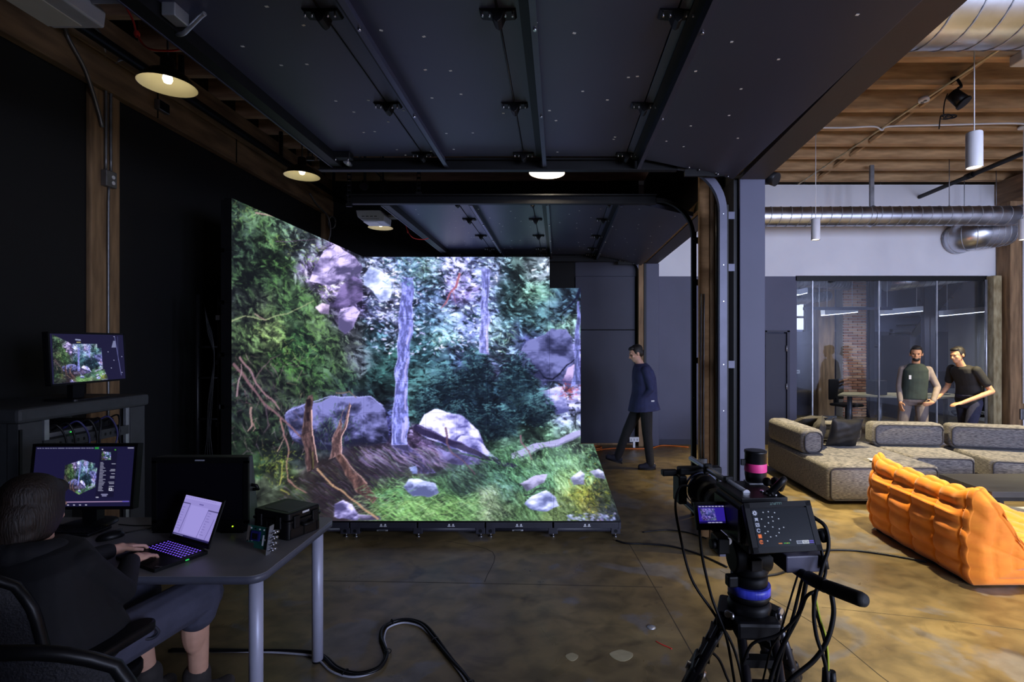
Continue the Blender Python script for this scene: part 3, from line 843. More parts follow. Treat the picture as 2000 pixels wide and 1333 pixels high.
# ------------------------------------------------------------------ glass front of the office
M_glass = bpy.data.materials.new('clear_office_glass')
M_glass.use_nodes = True
_nt = M_glass.node_tree
_nt.nodes.remove(_nt.nodes['Principled BSDF'])
_tr = _nt.nodes.new('ShaderNodeBsdfTransparent'); _tr.inputs[0].default_value = (0.86, 0.89, 0.93, 1)
_gl = _nt.nodes.new('ShaderNodeBsdfGlossy'); _gl.inputs['Roughness'].default_value = 0.02
_gl.inputs[0].default_value = (0.9, 0.92, 1.0, 1)
_fr = _nt.nodes.new('ShaderNodeFresnel'); _fr.inputs[0].default_value = 1.45
_mx = _nt.nodes.new('ShaderNodeMixShader')
_nt.links.new(_fr.outputs[0], _mx.inputs[0]); _nt.links.new(_tr.outputs[0], _mx.inputs[1]); _nt.links.new(_gl.outputs[0], _mx.inputs[2])
_nt.links.new(_mx.outputs[0], _nt.nodes['Material Output'].inputs[0])
gw = struct(MB().box(4.13, 7.46, YB + 0.0, YB + 0.07, 2.85, 2.935).build('window_4', M_blk))
MB().box(4.15, 7.46, YB + 0.02, YB + 0.06, 0, 0.04).build('floor_track', M_steel, gw)
xs = (4.15, 4.44, 5.60, 6.61, 7.46)
for a, c in zip(xs[:-1], xs[1:]):
    MB().box(a + 0.004, c - 0.004, YB + 0.035, YB + 0.045, 0.04, 2.86).build('glass_pane', M_glass, gw)
for x in xs[1:4]:
    MB().box(x - 0.010, x + 0.010, YB + 0.028, YB + 0.052, 0.04, 2.86).build('pane_joint', M_steel, gw)
MB().cyl((7.415, YB - 0.03, 0.3), (7.415, YB - 0.03, 2.86), 0.022, n=10).build('end_tube', M_steel, gw)
# ------------------------------------------------------------------ LED stage: left wall, back wall, floor
M_led = screen_mat('led_display_surface', 1.3, 0.05, 0.5)
M_led.cycles.emission_sampling = 'NONE'
ZF, ZT = 0.158, 3.137          # lit floor height, top of the walls
XL, XR = -3.10, 0.36           # corner and right end of the back wall
YF, YK, YN = 4.60, 8.16, 4.86  # front of the floor, back wall, near end of the left wall

def led_panel(name, root, o, u, v, nrm, lu, lv, nu, nv, depth, seam=0.0012):
    """one LED module: lit face (grid carrying the picture) and a shallow black body behind it"""
    o, u, v, nrm = Vector(o), Vector(u), Vector(v), Vector(nrm)
    inv = RM[root.name].inverted()
    uu = np.linspace(seam, lu - seam, nu); vv = np.linspace(seam, lv - seam, nv)
    VV, UU = np.meshgrid(vv, uu, indexing='ij')
    p = np.array(o)[None] + UU.reshape(-1, 1) * np.array(u)[None] + VV.reshape(-1, 1) * np.array(v)[None]
    px = 1090 + p[:, 0] / p[:, 1] * 1000 - CX0
    py = 672 - (p[:, 2] - 1.75) / p[:, 1] * 1000 - CY0
    col = to_lin(sample(FOREST, px, py))
    idx = np.arange(nu * nv).reshape(nv, nu)
    q = np.stack([idx[:-1, :-1], idx[:-1, 1:], idx[1:, 1:], idx[1:, :-1]], -1).reshape(-1, 4)
    if u.cross(v).dot(nrm) < 0:
        q = q[:, ::-1]
    n0 = nu * nv
    back = [o - nrm * depth + u * a + v * b for a, b in ((seam, seam), (lu - seam, seam), (lu - seam, lv - seam), (seam, lv - seam))]
    ci = [idx[0, 0], idx[0, -1], idx[-1, -1], idx[-1, 0]]
    body = [[n0, n0 + 1, n0 + 2, n0 + 3]]
    for k in range(4):
        body.append([int(ci[k]), int(ci[(k + 1) % 4]), n0 + (k + 1) % 4, n0 + k])
    verts = [tuple(inv @ Vector(t)) for t in p.tolist()] + [tuple(inv @ t) for t in back]
    me = bpy.data.meshes.new(name)
    me.from_pydata(verts, [], q.tolist() + body)
    me.materials.append(M_led); me.materials.append(M_blk)
    mi = np.zeros(len(me.polygons), int); mi[len(q):] = 1
    me.polygons.foreach_set('material_index', mi)
    at_ = me.color_attributes.new('picture', 'FLOAT_COLOR', 'POINT')
    full = np.ones((len(verts), 4)); full[:n0, :3] = col; full[n0:, :3] = 0
    at_.data.foreach_set('color', full.ravel())
    ob = bpy.data.objects.new(name, me)
    COL.objects.link(ob); ob.parent = root
    return ob

bw_ = thing('led_wall', 'tall back LED screen wall of lit panels showing a forest with a pale tree trunk, stepped at its upper right', 'led screen', ((XL + XR) / 2, YK, 0))
nc, nr = 7, 6
pw, ph = (XR - XL) / nc, (ZT - ZF) / nr
for j in range(nr):
    for i in range(nc):
        if j == nr - 1 and i == nc - 1: continue
        led_panel('led_panel', bw_, (XL + i * pw, YK, ZF + j * ph), (1, 0, 0), (0, 0, 1), (0, -1, 0), pw, ph, 58, 58, 0.07)
for i in range(nc):
    x = XL + (i + 0.5) * pw
    MB(bw_).box(x - 0.03, x + 0.03, YK + 0.09, YK + 0.15, 0.0, (ZT if i < nc - 1 else ZT - ph) - 0.1).build('support_post', M_blk, bw_)
MB(bw_).box(XL, XR, YK + 0.07, YK + 0.09, 0.3, 0.36).box(XL, XR, YK + 0.07, YK + 0.09, 1.5, 1.56).build('rear_rail', M_blk, bw_)
MB(bw_).box(XL, XR, YK, YK + 0.09, 0.0, ZF - 0.002).build('plinth', M_blk, bw_)

lw_ = thing('led_wall', 'left LED screen wall of lit panels showing dense spruce branches and two stumps, running away from the desk', 'led screen', (XL, (YN + YK) / 2, 0))
nl = 7
lp = (YK - YN) / nl
for j in range(nr):
    for i in range(nl):
        led_panel('led_panel', lw_, (XL, YN + i * lp, ZF + j * ph), (0, 1, 0), (0, 0, 1), (1, 0, 0), lp, ph, 52, 62, 0.07)
for j in range(nr):
    MB(lw_).box(XL - 0.10, XL - 0.07, YN, YN + 0.05, ZF + j * ph + 0.02, ZF + (j + 1) * ph - 0.02).build('edge_bracket', M_blksat, lw_)
for i in range(nl):
    MB(lw_).box(XL - 0.15, XL - 0.10, YN + i * lp + 0.2, YN + i * lp + 0.25, 0, ZT - 0.2).build('support_post', M_blk, lw_)
MB(lw_).box(XL - 0.09, XL, YN, YK, 0.0, ZF - 0.002).build('plinth', M_blk, lw_)

fl_ = thing('led_floor', 'raised LED floor of lit panels showing grass, stones and fallen logs in front of the screen walls', 'led screen', ((XL + 0.566) / 2, YF, 0))
fx1 = 0.566
fc, frw = 6, 6
fpw, fph = (fx1 - XL) / fc, (YK - YF) / frw
for j in range(frw):
    for i in range(fc):
        # the shallow black body is hidden inside the frame below
        led_panel('led_panel', fl_, (XL + i * fpw, YF + j * fph, ZF), (1, 0, 0), (0, 1, 0), (0, 0, 1), fpw, fph, 62, 56, 0.012)
M_frame = mat('stage_frame_paint', (34, 34, 42), (42, 42, 52), rough=0.5, scale=9)
for i in range(fc):
    x0 = XL + i * fpw
    MB(fl_).box(x0 + 0.008, x0 + fpw - 0.008, YF + 0.004, YF + 0.05, ZF - 0.068, ZF - 0.016).build('edge_fascia', M_frame, fl_, bevel=0.003)
    cxm = x0 + fpw * 0.5
    for s in (-1, 1):   # twin latch mark on each fascia
        MB(fl_).cyl((cxm + s * 0.018, YF + 0.001, ZF - 0.036), (cxm + s * 0.018, YF + 0.006, ZF - 0.036), 0.008, n=10).box(cxm + s * 0.018 - 0.014, cxm + s * 0.018 + 0.014, YF + 0.001, YF + 0.005, ZF - 0.052, ZF - 0.046).build('latch_mark', M_whpl, fl_)
    for yy in np.linspace(YF + 0.06, YK - 0.1, 5):
        MB(fl_).box(x0, x0 + fpw, yy, yy + 0.03, ZF - 0.06, ZF - 0.013).build('cross_member', M_blk, fl_)
for k in range(3):
    xa = XL + 2 * k * fpw
    MB(fl_).cyl((xa + 0.03, YF + 0.05, 0.07), (xa + 2 * fpw - 0.03, YF + 0.05, 0.07), 0.024, n=12).build('base_tube', M_frame, fl_)
    MB(fl_).box(xa + 0.24, xa + 0.34, YF + 0.018, YF + 0.028, 0.058, 0.072).build('spirit_level', M_steel, fl_, bevel=0.003)
    MB(fl_).box(xa + 0.26, xa + 0.32, YF + 0.014, YF + 0.02, 0.061, 0.069).build('spirit_level_vial', mat('spirit_level_green', (40, 44, 46), (60, 64, 66), rough=0.2), fl_)
for k in range(3):
    for dx, two in ((0.045, 1), (fpw, 0), (2 * fpw - 0.045, 1)):
        x = XL + 2 * k * fpw + dx
        fb = MB(fl_).box(x - 0.042, x + 0.042, YF + 0.02, YF + 0.08, 0.032, 0.088).build('foot_block', M_frame, fl_, bevel=0.004)
        MB(fl_).cyl((x, YF + 0.05, 0.0), (x, YF + 0.05, 0.006), 0.017, n=12).cyl((x, YF + 0.05, 0.006), (x, YF + 0.05, 0.034), 0.007, n=8).build('levelling_foot', M_screwm, fb)
        if two:
            MB(fl_).cyl((x, YF + 0.0165, 0.06), (x, YF + 0.024, 0.06), 0.016, n=14).build('pin_hole', M_blk, fb)
for yy in (5.6, 6.7, 7.9):
    for x in (XL + 0.1, (XL + fx1) / 2, fx1 - 0.05):
        MB(fl_).cyl((x, yy, 0.0), (x, yy, ZF - 0.05), 0.02, n=10).build('levelling_foot', M_blk, fl_)
MB(fl_).box(fx1 - 0.02, fx1, YF, YK, ZF - 0.07, ZF - 0.013).build('side_frame', M_frame, fl_)

# scaffold frame that braces the left screen wall
sf = thing('scaffold_frame', 'tall black scaffold ladder frame standing beside the left LED wall', 'scaffold', (-3.39, 4.97, 0))
for x in (-3.50, -3.285):
    MB(sf).cyl((x, 4.97, 0), (x, 4.97, 2.23), 0.018, n=12).build('upright', M_blksat, sf)
for z in (0.35, 0.62, 1.02, 1.42, 1.72):
    MB(sf).cyl((-3.50, 4.97, z), (-3.285, 4.97, z), 0.012, n=8).build('rung', M_blksat, sf)
for z in (0.95, 1.55, 1.98):
    MB(sf).box(-3.305, -3.265, 4.94, 4.965, z, z + 0.045).build('clamp', M_screwm if z > 1.7 else M_blk, sf)
hc = thing('hanging_cable', 'thin bundle of black cables tied down the scaffold beside the left LED wall', 'cable', (-3.33, 4.94, 0.3))
for k in range(4):
    a = 0.012 * k
    MB(hc).tube(catmull([(-3.40 + a, 4.93, 2.1 - 0.05 * k), (-3.37 + a, 4.93, 1.85), (-3.315, 4.935, 1.62), (-3.33 - a, 4.93, 1.2), (-3.345 - a, 4.93, 0.85), (-3.30 - 3 * a, 4.92, 0.45), (-3.36 + 2 * a, 4.92, 0.2)], 6), 0.004, 6).build('cable_strand', M_blksat, hc)

# ------------------------------------------------------------------ overhead sectional doors, rolled up under the ceiling
M_door = mat('matt_slate_door_skin', (60, 63, 88), (65, 68, 94), rough=0.4, scale=1.6, bump=0.02)
M_strut = mat('slate_door_strut', (64, 66, 84), (72, 74, 94), rough=0.35, metal=0.35, scale=6)
M_mark = mat('white_marker_sticker', (225, 225, 228), (235, 235, 238), rough=0.5, scale=5)
ZD = 3.27
SEAM = (-1.80, -1.08, -0.275, 0.545, 1.42)
def door_z(x):
    return ZD if x <= SEAM[3] else ZD - 0.185 * ((x - SEAM[3]) / (SEAM[4] - SEAM[3])) ** 1.15
hinge_mb = None
def overhead_door(label, y0, y1, hy, beam_front, seed):
    r = random.Random(seed)
    t = thing('overhead_door', label, 'garage door', (0, (y0 + y1) / 2, 3.1), group='overhead doors')
    for k in range(4):
        a, b = SEAM[k], SEAM[k + 1]
        pts = [(x, door_z(x)) for x in np.linspace(a + 0.003, b - 0.003, 2 if k < 3 else 6)]
        poly = pts + [(x, z + 0.045) for x, z in reversed(pts)]
        pn = MB(t).prism(poly, y0, y1, 'y').build('door_section', M_door, t, bevel=0.003)
        mk = MB(t)
        yy = y0 + 0.12
        while yy < y1 - 0.08:
            for q in range(2):
                x = r.uniform(a + 0.06, b - 0.06); y = yy + r.uniform(-0.1, 0.1)
                mk.obox((x, y, door_z(x) - 0.001), (0.016, 0.012, 0.001), Matrix.Rotation(r.uniform(-0.4, 0.4), 3, 'Z'))
            yy += 0.30
        stuff(mk.build('marker_stickers', M_mark, pn))
        if k < 3:
            # deep stiffening strut beside the seam
            xs_ = b + 0.15 if k < 2 else b + 0.10
            zz = door_z(xs_)
            MB(t).prism([(xs_, zz), (xs_ + 0.006, zz), (xs_ + 0.006, zz - 0.065), (xs_ + 0.03, zz - 0.065), (xs_ + 0.03, zz - 0.072), (xs_, zz - 0.072)], y0, y1 + 0.05, 'y').build('strut', M_strut, t)
            MB(t).prism([(xs_ - 0.05, zz), (xs_, zz), (xs_, zz - 0.008), (xs_ - 0.05, zz - 0.008)], y0, y1, 'y').build('strut_flange', M_blk, t)
            for yv in hy[1:-1]:
                MB(t).cyl((xs_ + 0.018, yv, zz - 0.072), (xs_ + 0.018, yv, zz - 0.082), 0.008, n=6).build('strut_bolt', M_screwm, t)
    MB(t).box(SEAM[0] - 0.05, SEAM[0] + 0.03, y0, y1 + 0.05, ZD - 0.07, ZD).build('edge_rail', M_blk, t)
    MB(t).box(SEAM[0] - 0.058, SEAM[0] - 0.05, y0, y1 + 0.05, ZD - 0.075, ZD - 0.06).build('edge_rail_lip', M_strut, t)
    # hinges on the three seams
    first = None
    for k in range(1, 4):
        for i, yv in enumerate(hy):
            x = SEAM[k]; z = ZD
            h = MB(t).prism([(x - 0.085, z), (x + 0.085, z), (x + 0.075, z - 0.012), (x + 0.03, z - 0.016), (x + 0.016, z - 0.05), (x, z - 0.062), (x - 0.016, z - 0.05), (x - 0.03, z - 0.016), (x - 0.075, z - 0.012)], yv - 0.035, yv + 0.035, 'y').build('hinge', M_blk, t, bevel=0.003)
            sc = MB(t)
            for dx in (-0.068, -0.036, 0.036, 0.068):
                sc.cyl((x + dx, yv - 0.028, z - 0.014), (x + dx, yv - 0.028, z - 0.036), 0.0045, n=6)
            stuff(sc.build('hinge_screws', M_screwm, h))
    # bracket and roller at the left edge of the far end
    MB(t).box(SEAM[0] + 0.02, SEAM[0] + 0.16, y1 - 0.12, y1 - 0.04, ZD - 0.05, ZD).build('corner_bracket', M_blk, t, bevel=0.006)
    MB(t).cyl((SEAM[0] + 0.09, y1 - 0.03, ZD - 0.05), (SEAM[0] + 0.09, y1 + 0.06, ZD - 0.05), 0.02, n=12).build('roller', M_steel, t)
    cr = MB(t)
    for dx in (0.04, 0.14):
        cr.cyl((SEAM[0] + dx, y1 - 0.1, ZD - 0.05), (SEAM[0] + dx, y1 - 0.1, ZD - 0.068), 0.005, n=6)
    stuff(cr.build('bracket_screws', M_screwm, t))
    # top plate screws near the curve
    rb = MB(t).box(1.02, 1.40, y1 - 0.03, y1 - 0.004, door_z(1.2) - 0.035, door_z(1.2) + 0.02).build('end_plate', M_blk, t)
    es = MB(t)
    for x in (1.05, 1.13, 1.28, 1.36):
        es.cyl((x, y1 - 0.05, door_z(x) - 0.002), (x, y1 - 0.05, door_z(x) - 0.014), 0.007, n=6)
    stuff(es.build('plate_screws', M_screwm, rb))
    # thin lift line between the hinges
    MB(t).cyl((SEAM[1] , y0, ZD - 0.004), (SEAM[1], y1, ZD - 0.004), 0.003, n=5).cyl((SEAM[2], y0, ZD - 0.004), (SEAM[2], y1, ZD - 0.004), 0.003, n=5).build('seam_line', M_blk, t)
    return t
overhead_door('rolled up slate garage door nearest the camera, filling the top of the studio', 0.6, 4.15, (1.45, 2.35, 3.25, 4.09), 0, 3)
nd = bpy.data.objects['overhead_door']
MB(nd).tube(catmull([P(268, -20, 2.66), P(300, 22, 2.55), P(340, 62, 2.42), P(356, 66, 2.38), P(372, 52, 2.36), P(392, 32, 2.33), P(400, 26, 2.32)], 6), 0.010, 8).build('lift_arm', M_steel, nd)
MB(nd).bar(P(292, 8, 2.56), P(336, 52, 2.42), 0.035, 0.006).build('arm_strip', M_blksat, nd)
MB(nd).box(-1.76, -1.70, 2.27, 2.36, 3.21, 3.27).build('arm_bracket', M_steel, nd, bevel=0.004)
overhead_door('rolled up slate garage door behind the lamp, hanging above the LED screens', 5.36, 8.72, (5.48, 6.23, 7.17, 8.1, 8.62), 0, 4)

def door_track(label, y, x0, zt, m_vert, zc, vert_x=1.36, R=0.38, hw=0.03):
    """overhead door track along X that bends down into a vertical rail beside the opening"""
    t = thing('door_track', label, 'door track', (vert_x, y, 0), group='overhead door tracks')
    path = [(x0, zt), (vert_x - R, zt)] + arc(vert_x - R, zt - R, R, PI / 2, 0, 10)[1:]
    inner = [(x, z) for x, z in path]
    b = MB(t)
    n = len(path)
    # the horizontal run: a deep black angle with a lower lip
    MB(t).box(x0, vert_x - R, y - 0.012, y + 0.02, zt - 0.045, zt + 0.05).box(x0, vert_x - R, y - 0.05, y - 0.012, zt + 0.035, zt + 0.05).box(x0, vert_x - R, y - 0.04, y - 0.012, zt - 0.045, zt - 0.037).build('horizontal_rail', M_blk, t)
    a = arc(vert_x - R, zt - R, R + hw, PI / 2, 0, 12); c = arc(vert_x - R, zt - R, R - hw, 0, PI / 2, 12)
    MB(t).prism(a + c, y - 0.03, y + 0.02, 'y', True).build('curved_rail', m_vert, t)
    MB(t).box(vert_x - hw, vert_x + hw, y - 0.03, y + 0.02, 0, zt - R).build('vertical_rail', m_vert, t)
    MB(t).box(vert_x + hw, vert_x + hw + 0.012, y - 0.03, y + 0.03, 0, zt - R + 0.05).build('rail_angle', M_blk, t)
    for z in (0.35, 1.55, 2.35, 2.78):
        MB(t).box(vert_x + hw, 1.456, y - 0.02, y + 0.02, z, z + 0.06).build('wall_bracket', M_track, t)
    sc = MB(t)
    for z in (0.6, 1.2, 1.58, 2.1, 2.4, 2.82):
        sc.cyl((vert_x, y - 0.03, z), (vert_x, y - 0.034, z), 0.0045, n=6)
    stuff(sc.build('rail_bolts', M_screwm, t))
    return t
door_track('silver curved door track beside the charcoal pier at the near opening', 4.24, -1.97, 3.225, M_track, 0)
door_track('black curved door track standing left of the timber post at the far opening', 5.25, -2.15, 3.225, M_blk, 0, vert_x=1.383, hw=0.017)
door_track('slim silver door track at the far end of the second opening by the back wall', 8.76, -1.9, 3.20, M_track, 0, vert_x=1.395, R=0.22, hw=0.022)

def hanger(label, x, y, z0, z1, tilt=0.0):
    """perforated steel angle that hangs a track from the joists"""
    t = thing('track_hanger', label, 'hanger', (x, y, z0), group='perforated hangers')
    M = MB(t)
    n = int((z1 - z0) / 0.05)
    for k in range(n):   # strip with punched slots: rungs and two side rails
        z = z0 + (z1 - z0) * k / n
        M.bar((x - 0.018 + tilt * (z - z0), y, z), (x + 0.018 + tilt * (z - z0), y, z), 0.004, 0.022)
    for s in (-1, 1):
        M.bar((x + s * 0.018, y, z0), (x + s * 0.018 + tilt * (z1 - z0), y, z1), 0.009, 0.004)
    M.build('punched_strip', M_blk, t)
    MB(t).box(x - 0.03, x + 0.03, y - 0.012, y + 0.012, z0 - 0.02, z0 + 0.01).build('fixing_plate', M_blk, t)
    return t
hanger('pair of slotted black strips hanging the near track, leftmost by the second lamp', -2.05, 4.24, 3.29, 4.865, -0.06)
hanger('slotted black strip at the left end of the far track', -2.13, 5.22, 3.17, 4.865)
hanger('slotted black strip in the middle of the far track', -1.42, 5.22, 3.29, 4.865)

# ------------------------------------------------------------------ dome lamps
M_dome_out = mat('black_enamel_lamp', (20, 18, 15), (28, 25, 20), rough=0.4, scale=6)
M_dome_in = mat('cream_enamel_lamp_inside', (206, 198, 158), (212, 204, 166), rough=0.45, scale=6)
M_dome_in2 = mat('white_enamel_lamp_inside', (240, 238, 228), (244, 242, 232), rough=0.45, scale=6)
M_bulb = emat('warm_bulb', (255, 244, 218), 4.0)
M_bulb2 = emat('bright_bulb', (255, 244, 225), 40.0)
def dome_lamp(label, x, y, z, watt, bright=False):
    t = thing('pendant_lamp', label, 'lamp', (x, y, z), group='dome lamps')
    R = 0.178
    outer = [(R, 0), (R - 0.004, 0.006), (R * 0.78, 0.055), (R * 0.62, 0.085), (0.075, 0.105), (0.045, 0.115), (0.042, 0.19), (0.03, 0.20)]
    inner = [(R - 0.003, 0.0), (R * 0.78 - 0.004, 0.052), (R * 0.62 - 0.004, 0.081), (0.06, 0.101), (0.02, 0.105)]
    MB().lathe(outer, (0, 0, 0), 32, cap=False).build('shade', M_dome_out, t)
    MB().lathe(inner, (0, 0, 0.0005), 32, cap=False).build('shade_lining', M_dome_in2 if bright else M_dome_in, t)
    MB().lathe([(0.003, 0.015), (0.022, 0.022), (0.031, 0.045), (0.028, 0.065), (0.016, 0.09), (0.014, 0.105)], (0, 0, 0), 16).build('bulb', M_bulb2 if bright else M_bulb, t)
    MB().cyl((0, 0, 0.19), (0, 0, 4.865 - z), 0.006, n=6).build('cord', M_blk, t)
    d = bpy.data.lights.new('lamp_light', 'POINT'); d.energy = watt; d.color = (1.0, 0.86, 0.66); d.shadow_soft_size = 0.03
    lo = bpy.data.objects.new('lamp_light', d); lo.location = (0, 0, 0.008); COL.objects.link(lo); lo.parent = t
    return t
dome_lamp('black dome lamp with cream inside, largest, hanging near the left timber beam', -2.73, 3.58, 3.555, 0.5)
dome_lamp('black dome lamp with cream inside hanging at the left end of the steel track', -2.71, 5.42, 3.525, 0.5)
dome_lamp('black dome lamp with cream inside hanging below the small white opener unit', -2.60, 7.5, 3.45, 0.45)
dome_lamp('bright white dome lamp hanging between the two overhead doors', -0.11, 5.04, 3.43, 10.0, True)

# ------------------------------------------------------------------ door openers
M_open = mat('grey_white_opener_plastic', (176, 180, 200), (188, 192, 210), rough=0.45, scale=5)
def opener(label, x, y, z, small):
    t = thing('door_opener', label, 'door opener', (x, y, z), group='door openers')
    w, d, h = 0.38, 0.30, 0.15
    prof = [(-w / 2, h), (w / 2 - 0.06, h), (w / 2, h * 0.55), (w / 2 - 0.01, 0.0), (-w / 2 + 0.10, 0.0), (-w / 2 + 0.02, h * 0.4)]
    MB().prism(prof, -d / 2, d / 2, 'y').build('housing', M_open, t, bevel=0.012, seg=3)
    for k in range(4):
        MB().box(-0.11 + k * 0.055, -0.075 + k * 0.055, -d / 2 - 0.003, -d / 2 + 0.002, 0.062, 0.070).build('vent_slot', M_blk, t)
    MB().box(-0.14, 0.12, -d / 2 - 0.002, -d / 2 + 0.002, 0.030, 0.034).build('cover_seam', M_blk, t)
    MB().box(-0.10, 0.08, -d / 2 + 0.03, d / 2 - 0.03, -0.004, 0.001).build('light_cover', M_whpl, t)
    MB().box(w / 2 - 0.02, 3.6, 0.03, 0.055, h * 0.62, h * 0.78).box(w / 2 - 0.02, 3.6, 0.055, 0.06, h * 0.5, h * 0.9).build('drive_rail', M_steel, t)
    for s in (-1, 1):
        MB().box(s * 0.12 - 0.012, s * 0.12 + 0.012, -0.004, 0.004, h, 4.865 - z).build('hanger_strap', M_blk, t)
    MB().tube(catmull([(0.36, 0.04, 0.09), (0.42, 0.04, -0.02), (0.45, 0.03, -0.10), (0.53, 0.0, -0.19), (0.66, -0.02, -0.215), (0.74, -0.02, -0.20)], 6), 0.005, 6).build('red_release_cord', mat('red_cord', (190, 40, 34), (208, 52, 44), rough=0.6), t)
    MB().ball((0.45, 0.03, -0.10), (0.014, 0.014, 0.02), 8, 6).build('release_knob', mat('red_cord', (190, 40, 34)), t)
    return t
opener('white garage opener box seen small below the far steel track', -2.49, 6.93, 3.375, True)
opener('white garage opener box cut by the top left corner of the view', -2.63, 2.62, 3.455, False)

# ------------------------------------------------------------------ services on the left wall
sp_ = thing('sprinkler_pipe', 'black sprinkler pipe running along the top of the left wall', 'pipe', (-3.68, 4.0, 4.17))
MB(sp_).cyl((-3.68, -3.4, 4.20), (-3.68, YB - 0.02, 4.20), 0.042, n=14).build('pipe', M_blk, sp_)
for y in (3.2, 5.0, 6.8, 8.4):
    MB(sp_).box(-3.70, -3.66, y - 0.015, y + 0.015, 4.24, 4.57).build('pipe_strap', M_blk, sp_)
cd = thing('conduit', 'grey conduit pair with outlet box on the left timber post', 'conduit', (-3.93, 4.47, 1.0))
MB(cd).tube(catmull([(-3.87, 4.2, 4.42), (-3.88, 4.36, 4.36), (-3.93, 4.44, 4.2), (-3.93, 4.45, 3.9), (-3.93, 4.45, 3.26)], 6), 0.011, 8).build('conduit_run', M_condt, cd)
MB(cd).tube(catmull([(-3.87, 4.75, 4.33), (-3.88, 4.6, 4.31), (-3.93, 4.52, 4.2), (-3.93, 4.50, 3.9), (-3.93, 4.50, 3.26)], 6), 0.011, 8).build('conduit_run', M_condt, cd)
ob_ = MB(cd).box(-3.95, -3.90, 4.42, 4.53, 3.12, 3.26).build('outlet_box', M_condt, cd, bevel=0.006)
for z in (3.16, 3.21):
    MB(cd).cyl((-3.90, 4.49, z), (-3.896, 4.49, z), 0.016, n=10).build('socket', M_whpl, ob_)
MB(cd).tube(catmull([(-3.93, 4.48, 3.12), (-3.93, 4.475, 2.9), (-3.935, 4.48, 2.0), (-3.935, 4.48, 1.0)], 6), 0.010, 8).build('conduit_run', M_condt, cd)
MB(cd).tube(catmull([(-3.86, 4.02, 4.4), (-3.87, 4.03, 4.2), (-3.88, 4.2, 4.0), (-3.92, 4.36, 3.75), (-3.935, 4.42, 3.62)], 6), 0.014, 8).build('flexible_run', M_condt, cd)
jb = thing('junction_box', 'small grey junction box on the timber beam under the largest lamp', 'electrical box', (-3.86, 5.02, 4.03))
MB(jb).box(-3.90, -3.85, 4.94, 5.08, 4.02, 4.12).build('box', M_condt, jb, bevel=0.008)
MB(jb).box(-3.85, -3.846, 4.95, 5.07, 4.03, 4.11).build('cover', M_blk, jb)
cc_ = thing('cable_coil', 'grey cable looped down the timber post at the far end of the left wall', 'cable', (-3.8, 8.4, 3.2))
MB(cc_).tube(catmull([(-3.88, 8.0, 4.1), (-3.86, 8.2, 3.98), (-3.82, 8.5, 3.86), (-3.80, 8.55, 3.6), (-3.86, 8.5, 3.3), (-3.86, 8.5, 2.9)], 6), 0.012, 7).build('cable', M_condt, cc_)
MB(cc_).tube([(-3.78 + 0.06 * math.cos(a), 8.56, 3.78 + 0.10 * math.sin(a)) for a in np.linspace(0, 2 * PI, 17)], 0.012, 7).build('loop', M_condt, cc_)
sl = thing('stage_light', 'small black clamp spotlight under the joists behind the near track', 'spotlight', tuple(P(712, 350, 6.6)))
_p = P(712, 350, 6.6)
MB(sl).cyl(_p + Vector((0, 0, -0.06)), _p + Vector((0.03, -0.10, -0.12)), 0.05, 0.055, n=12).build('lamp_head', M_blk, sl)
MB(sl).cyl(_p + Vector((0, 0, -0.04)), (_p.x, _p.y, 4.865), 0.012, n=6).build('stem', M_blk, sl)
MB(sl).cyl(_p + Vector((0.03, -0.10, -0.12)), _p + Vector((0.032, -0.106, -0.124)), 0.045, n=12).build('lens', mat('lens_glass', (20, 14, 30), (26, 18, 40), rough=0.08), sl)
ct = thing('ceiling_conduit', 'thin steel conduits running across the joists behind the near track', 'conduit', (0, 6.9, 4.5))
for y, z in ((6.5, 4.55), (6.62, 4.55)):
    MB(ct).cyl((-2.4, y, z), (1.2, y + 0.1, z), 0.011, n=6).build('conduit_run', M_condt, ct)
cp_ = thing('ceiling_conduit', 'long grey conduit running lengthwise under the joists left of the overhead doors', 'conduit', (-3.0, 6, 4.5))
MB(cp_).cyl((-2.95, 1.5, 4.53), (-2.95, 8.85, 4.53), 0.013, n=6).build('conduit_run', M_condt, cp_)
# ------------------------------------------------------------------ lounge: pendants, ducts, services
M_penl = emat('pendant_downlight', (255, 238, 200), 10.0)
def cyl_pendant(label, x, y, zb, watt, visible=True):
    t = thing('cylinder_pendant', label, 'lamp', (x, y, zb), group='white cylinder pendants')
    MB().lathe([(0.047, 0.006), (0.053, 0.0), (0.054, 0.004), (0.054, 0.265), (0.050, 0.272), (0.010, 0.274)], (0, 0, 0), 28, cap=False).build('shade', M_whpl, t)
    MB().lathe([(0.002, 0.012), (0.047, 0.010)], (0, 0, 0), 24, cap=False).build('diffuser', M_penl, t)
    MB().cyl((0, 0, 0.274), (0, 0, 4.535 - zb), 0.004, n=6).build('cord', M_whpl, t)
    MB().cyl((0, 0, 4.53 - zb), (0, 0, 4.555 - zb), 0.06, n=20).build('canopy', M_whpl, t)
    d = bpy.data.lights.new('pendant_beam', 'SPOT'); d.energy = watt; d.color = (1.0, 0.82, 0.46)
    d.spot_size = math.radians(88); d.spot_blend = 0.7; d.shadow_soft_size = 0.045
    lo = bpy.data.objects.new('pendant_beam', d); lo.location = (0, 0, -0.004); COL.objects.link(lo); lo.parent = t
    return t
PW = 800.0
cyl_pendant('white cylinder pendant hanging largest below the wide steel duct', 3.17, 3.90, 3.09, PW)
cyl_pendant('white cylinder pendant hanging in front of the thin steel duct', 3.32, 6.60, 3.09, PW)
cyl_pendant('white cylinder pendant cut off by the right edge of the view', 6.0, 6.60, 3.09, PW)
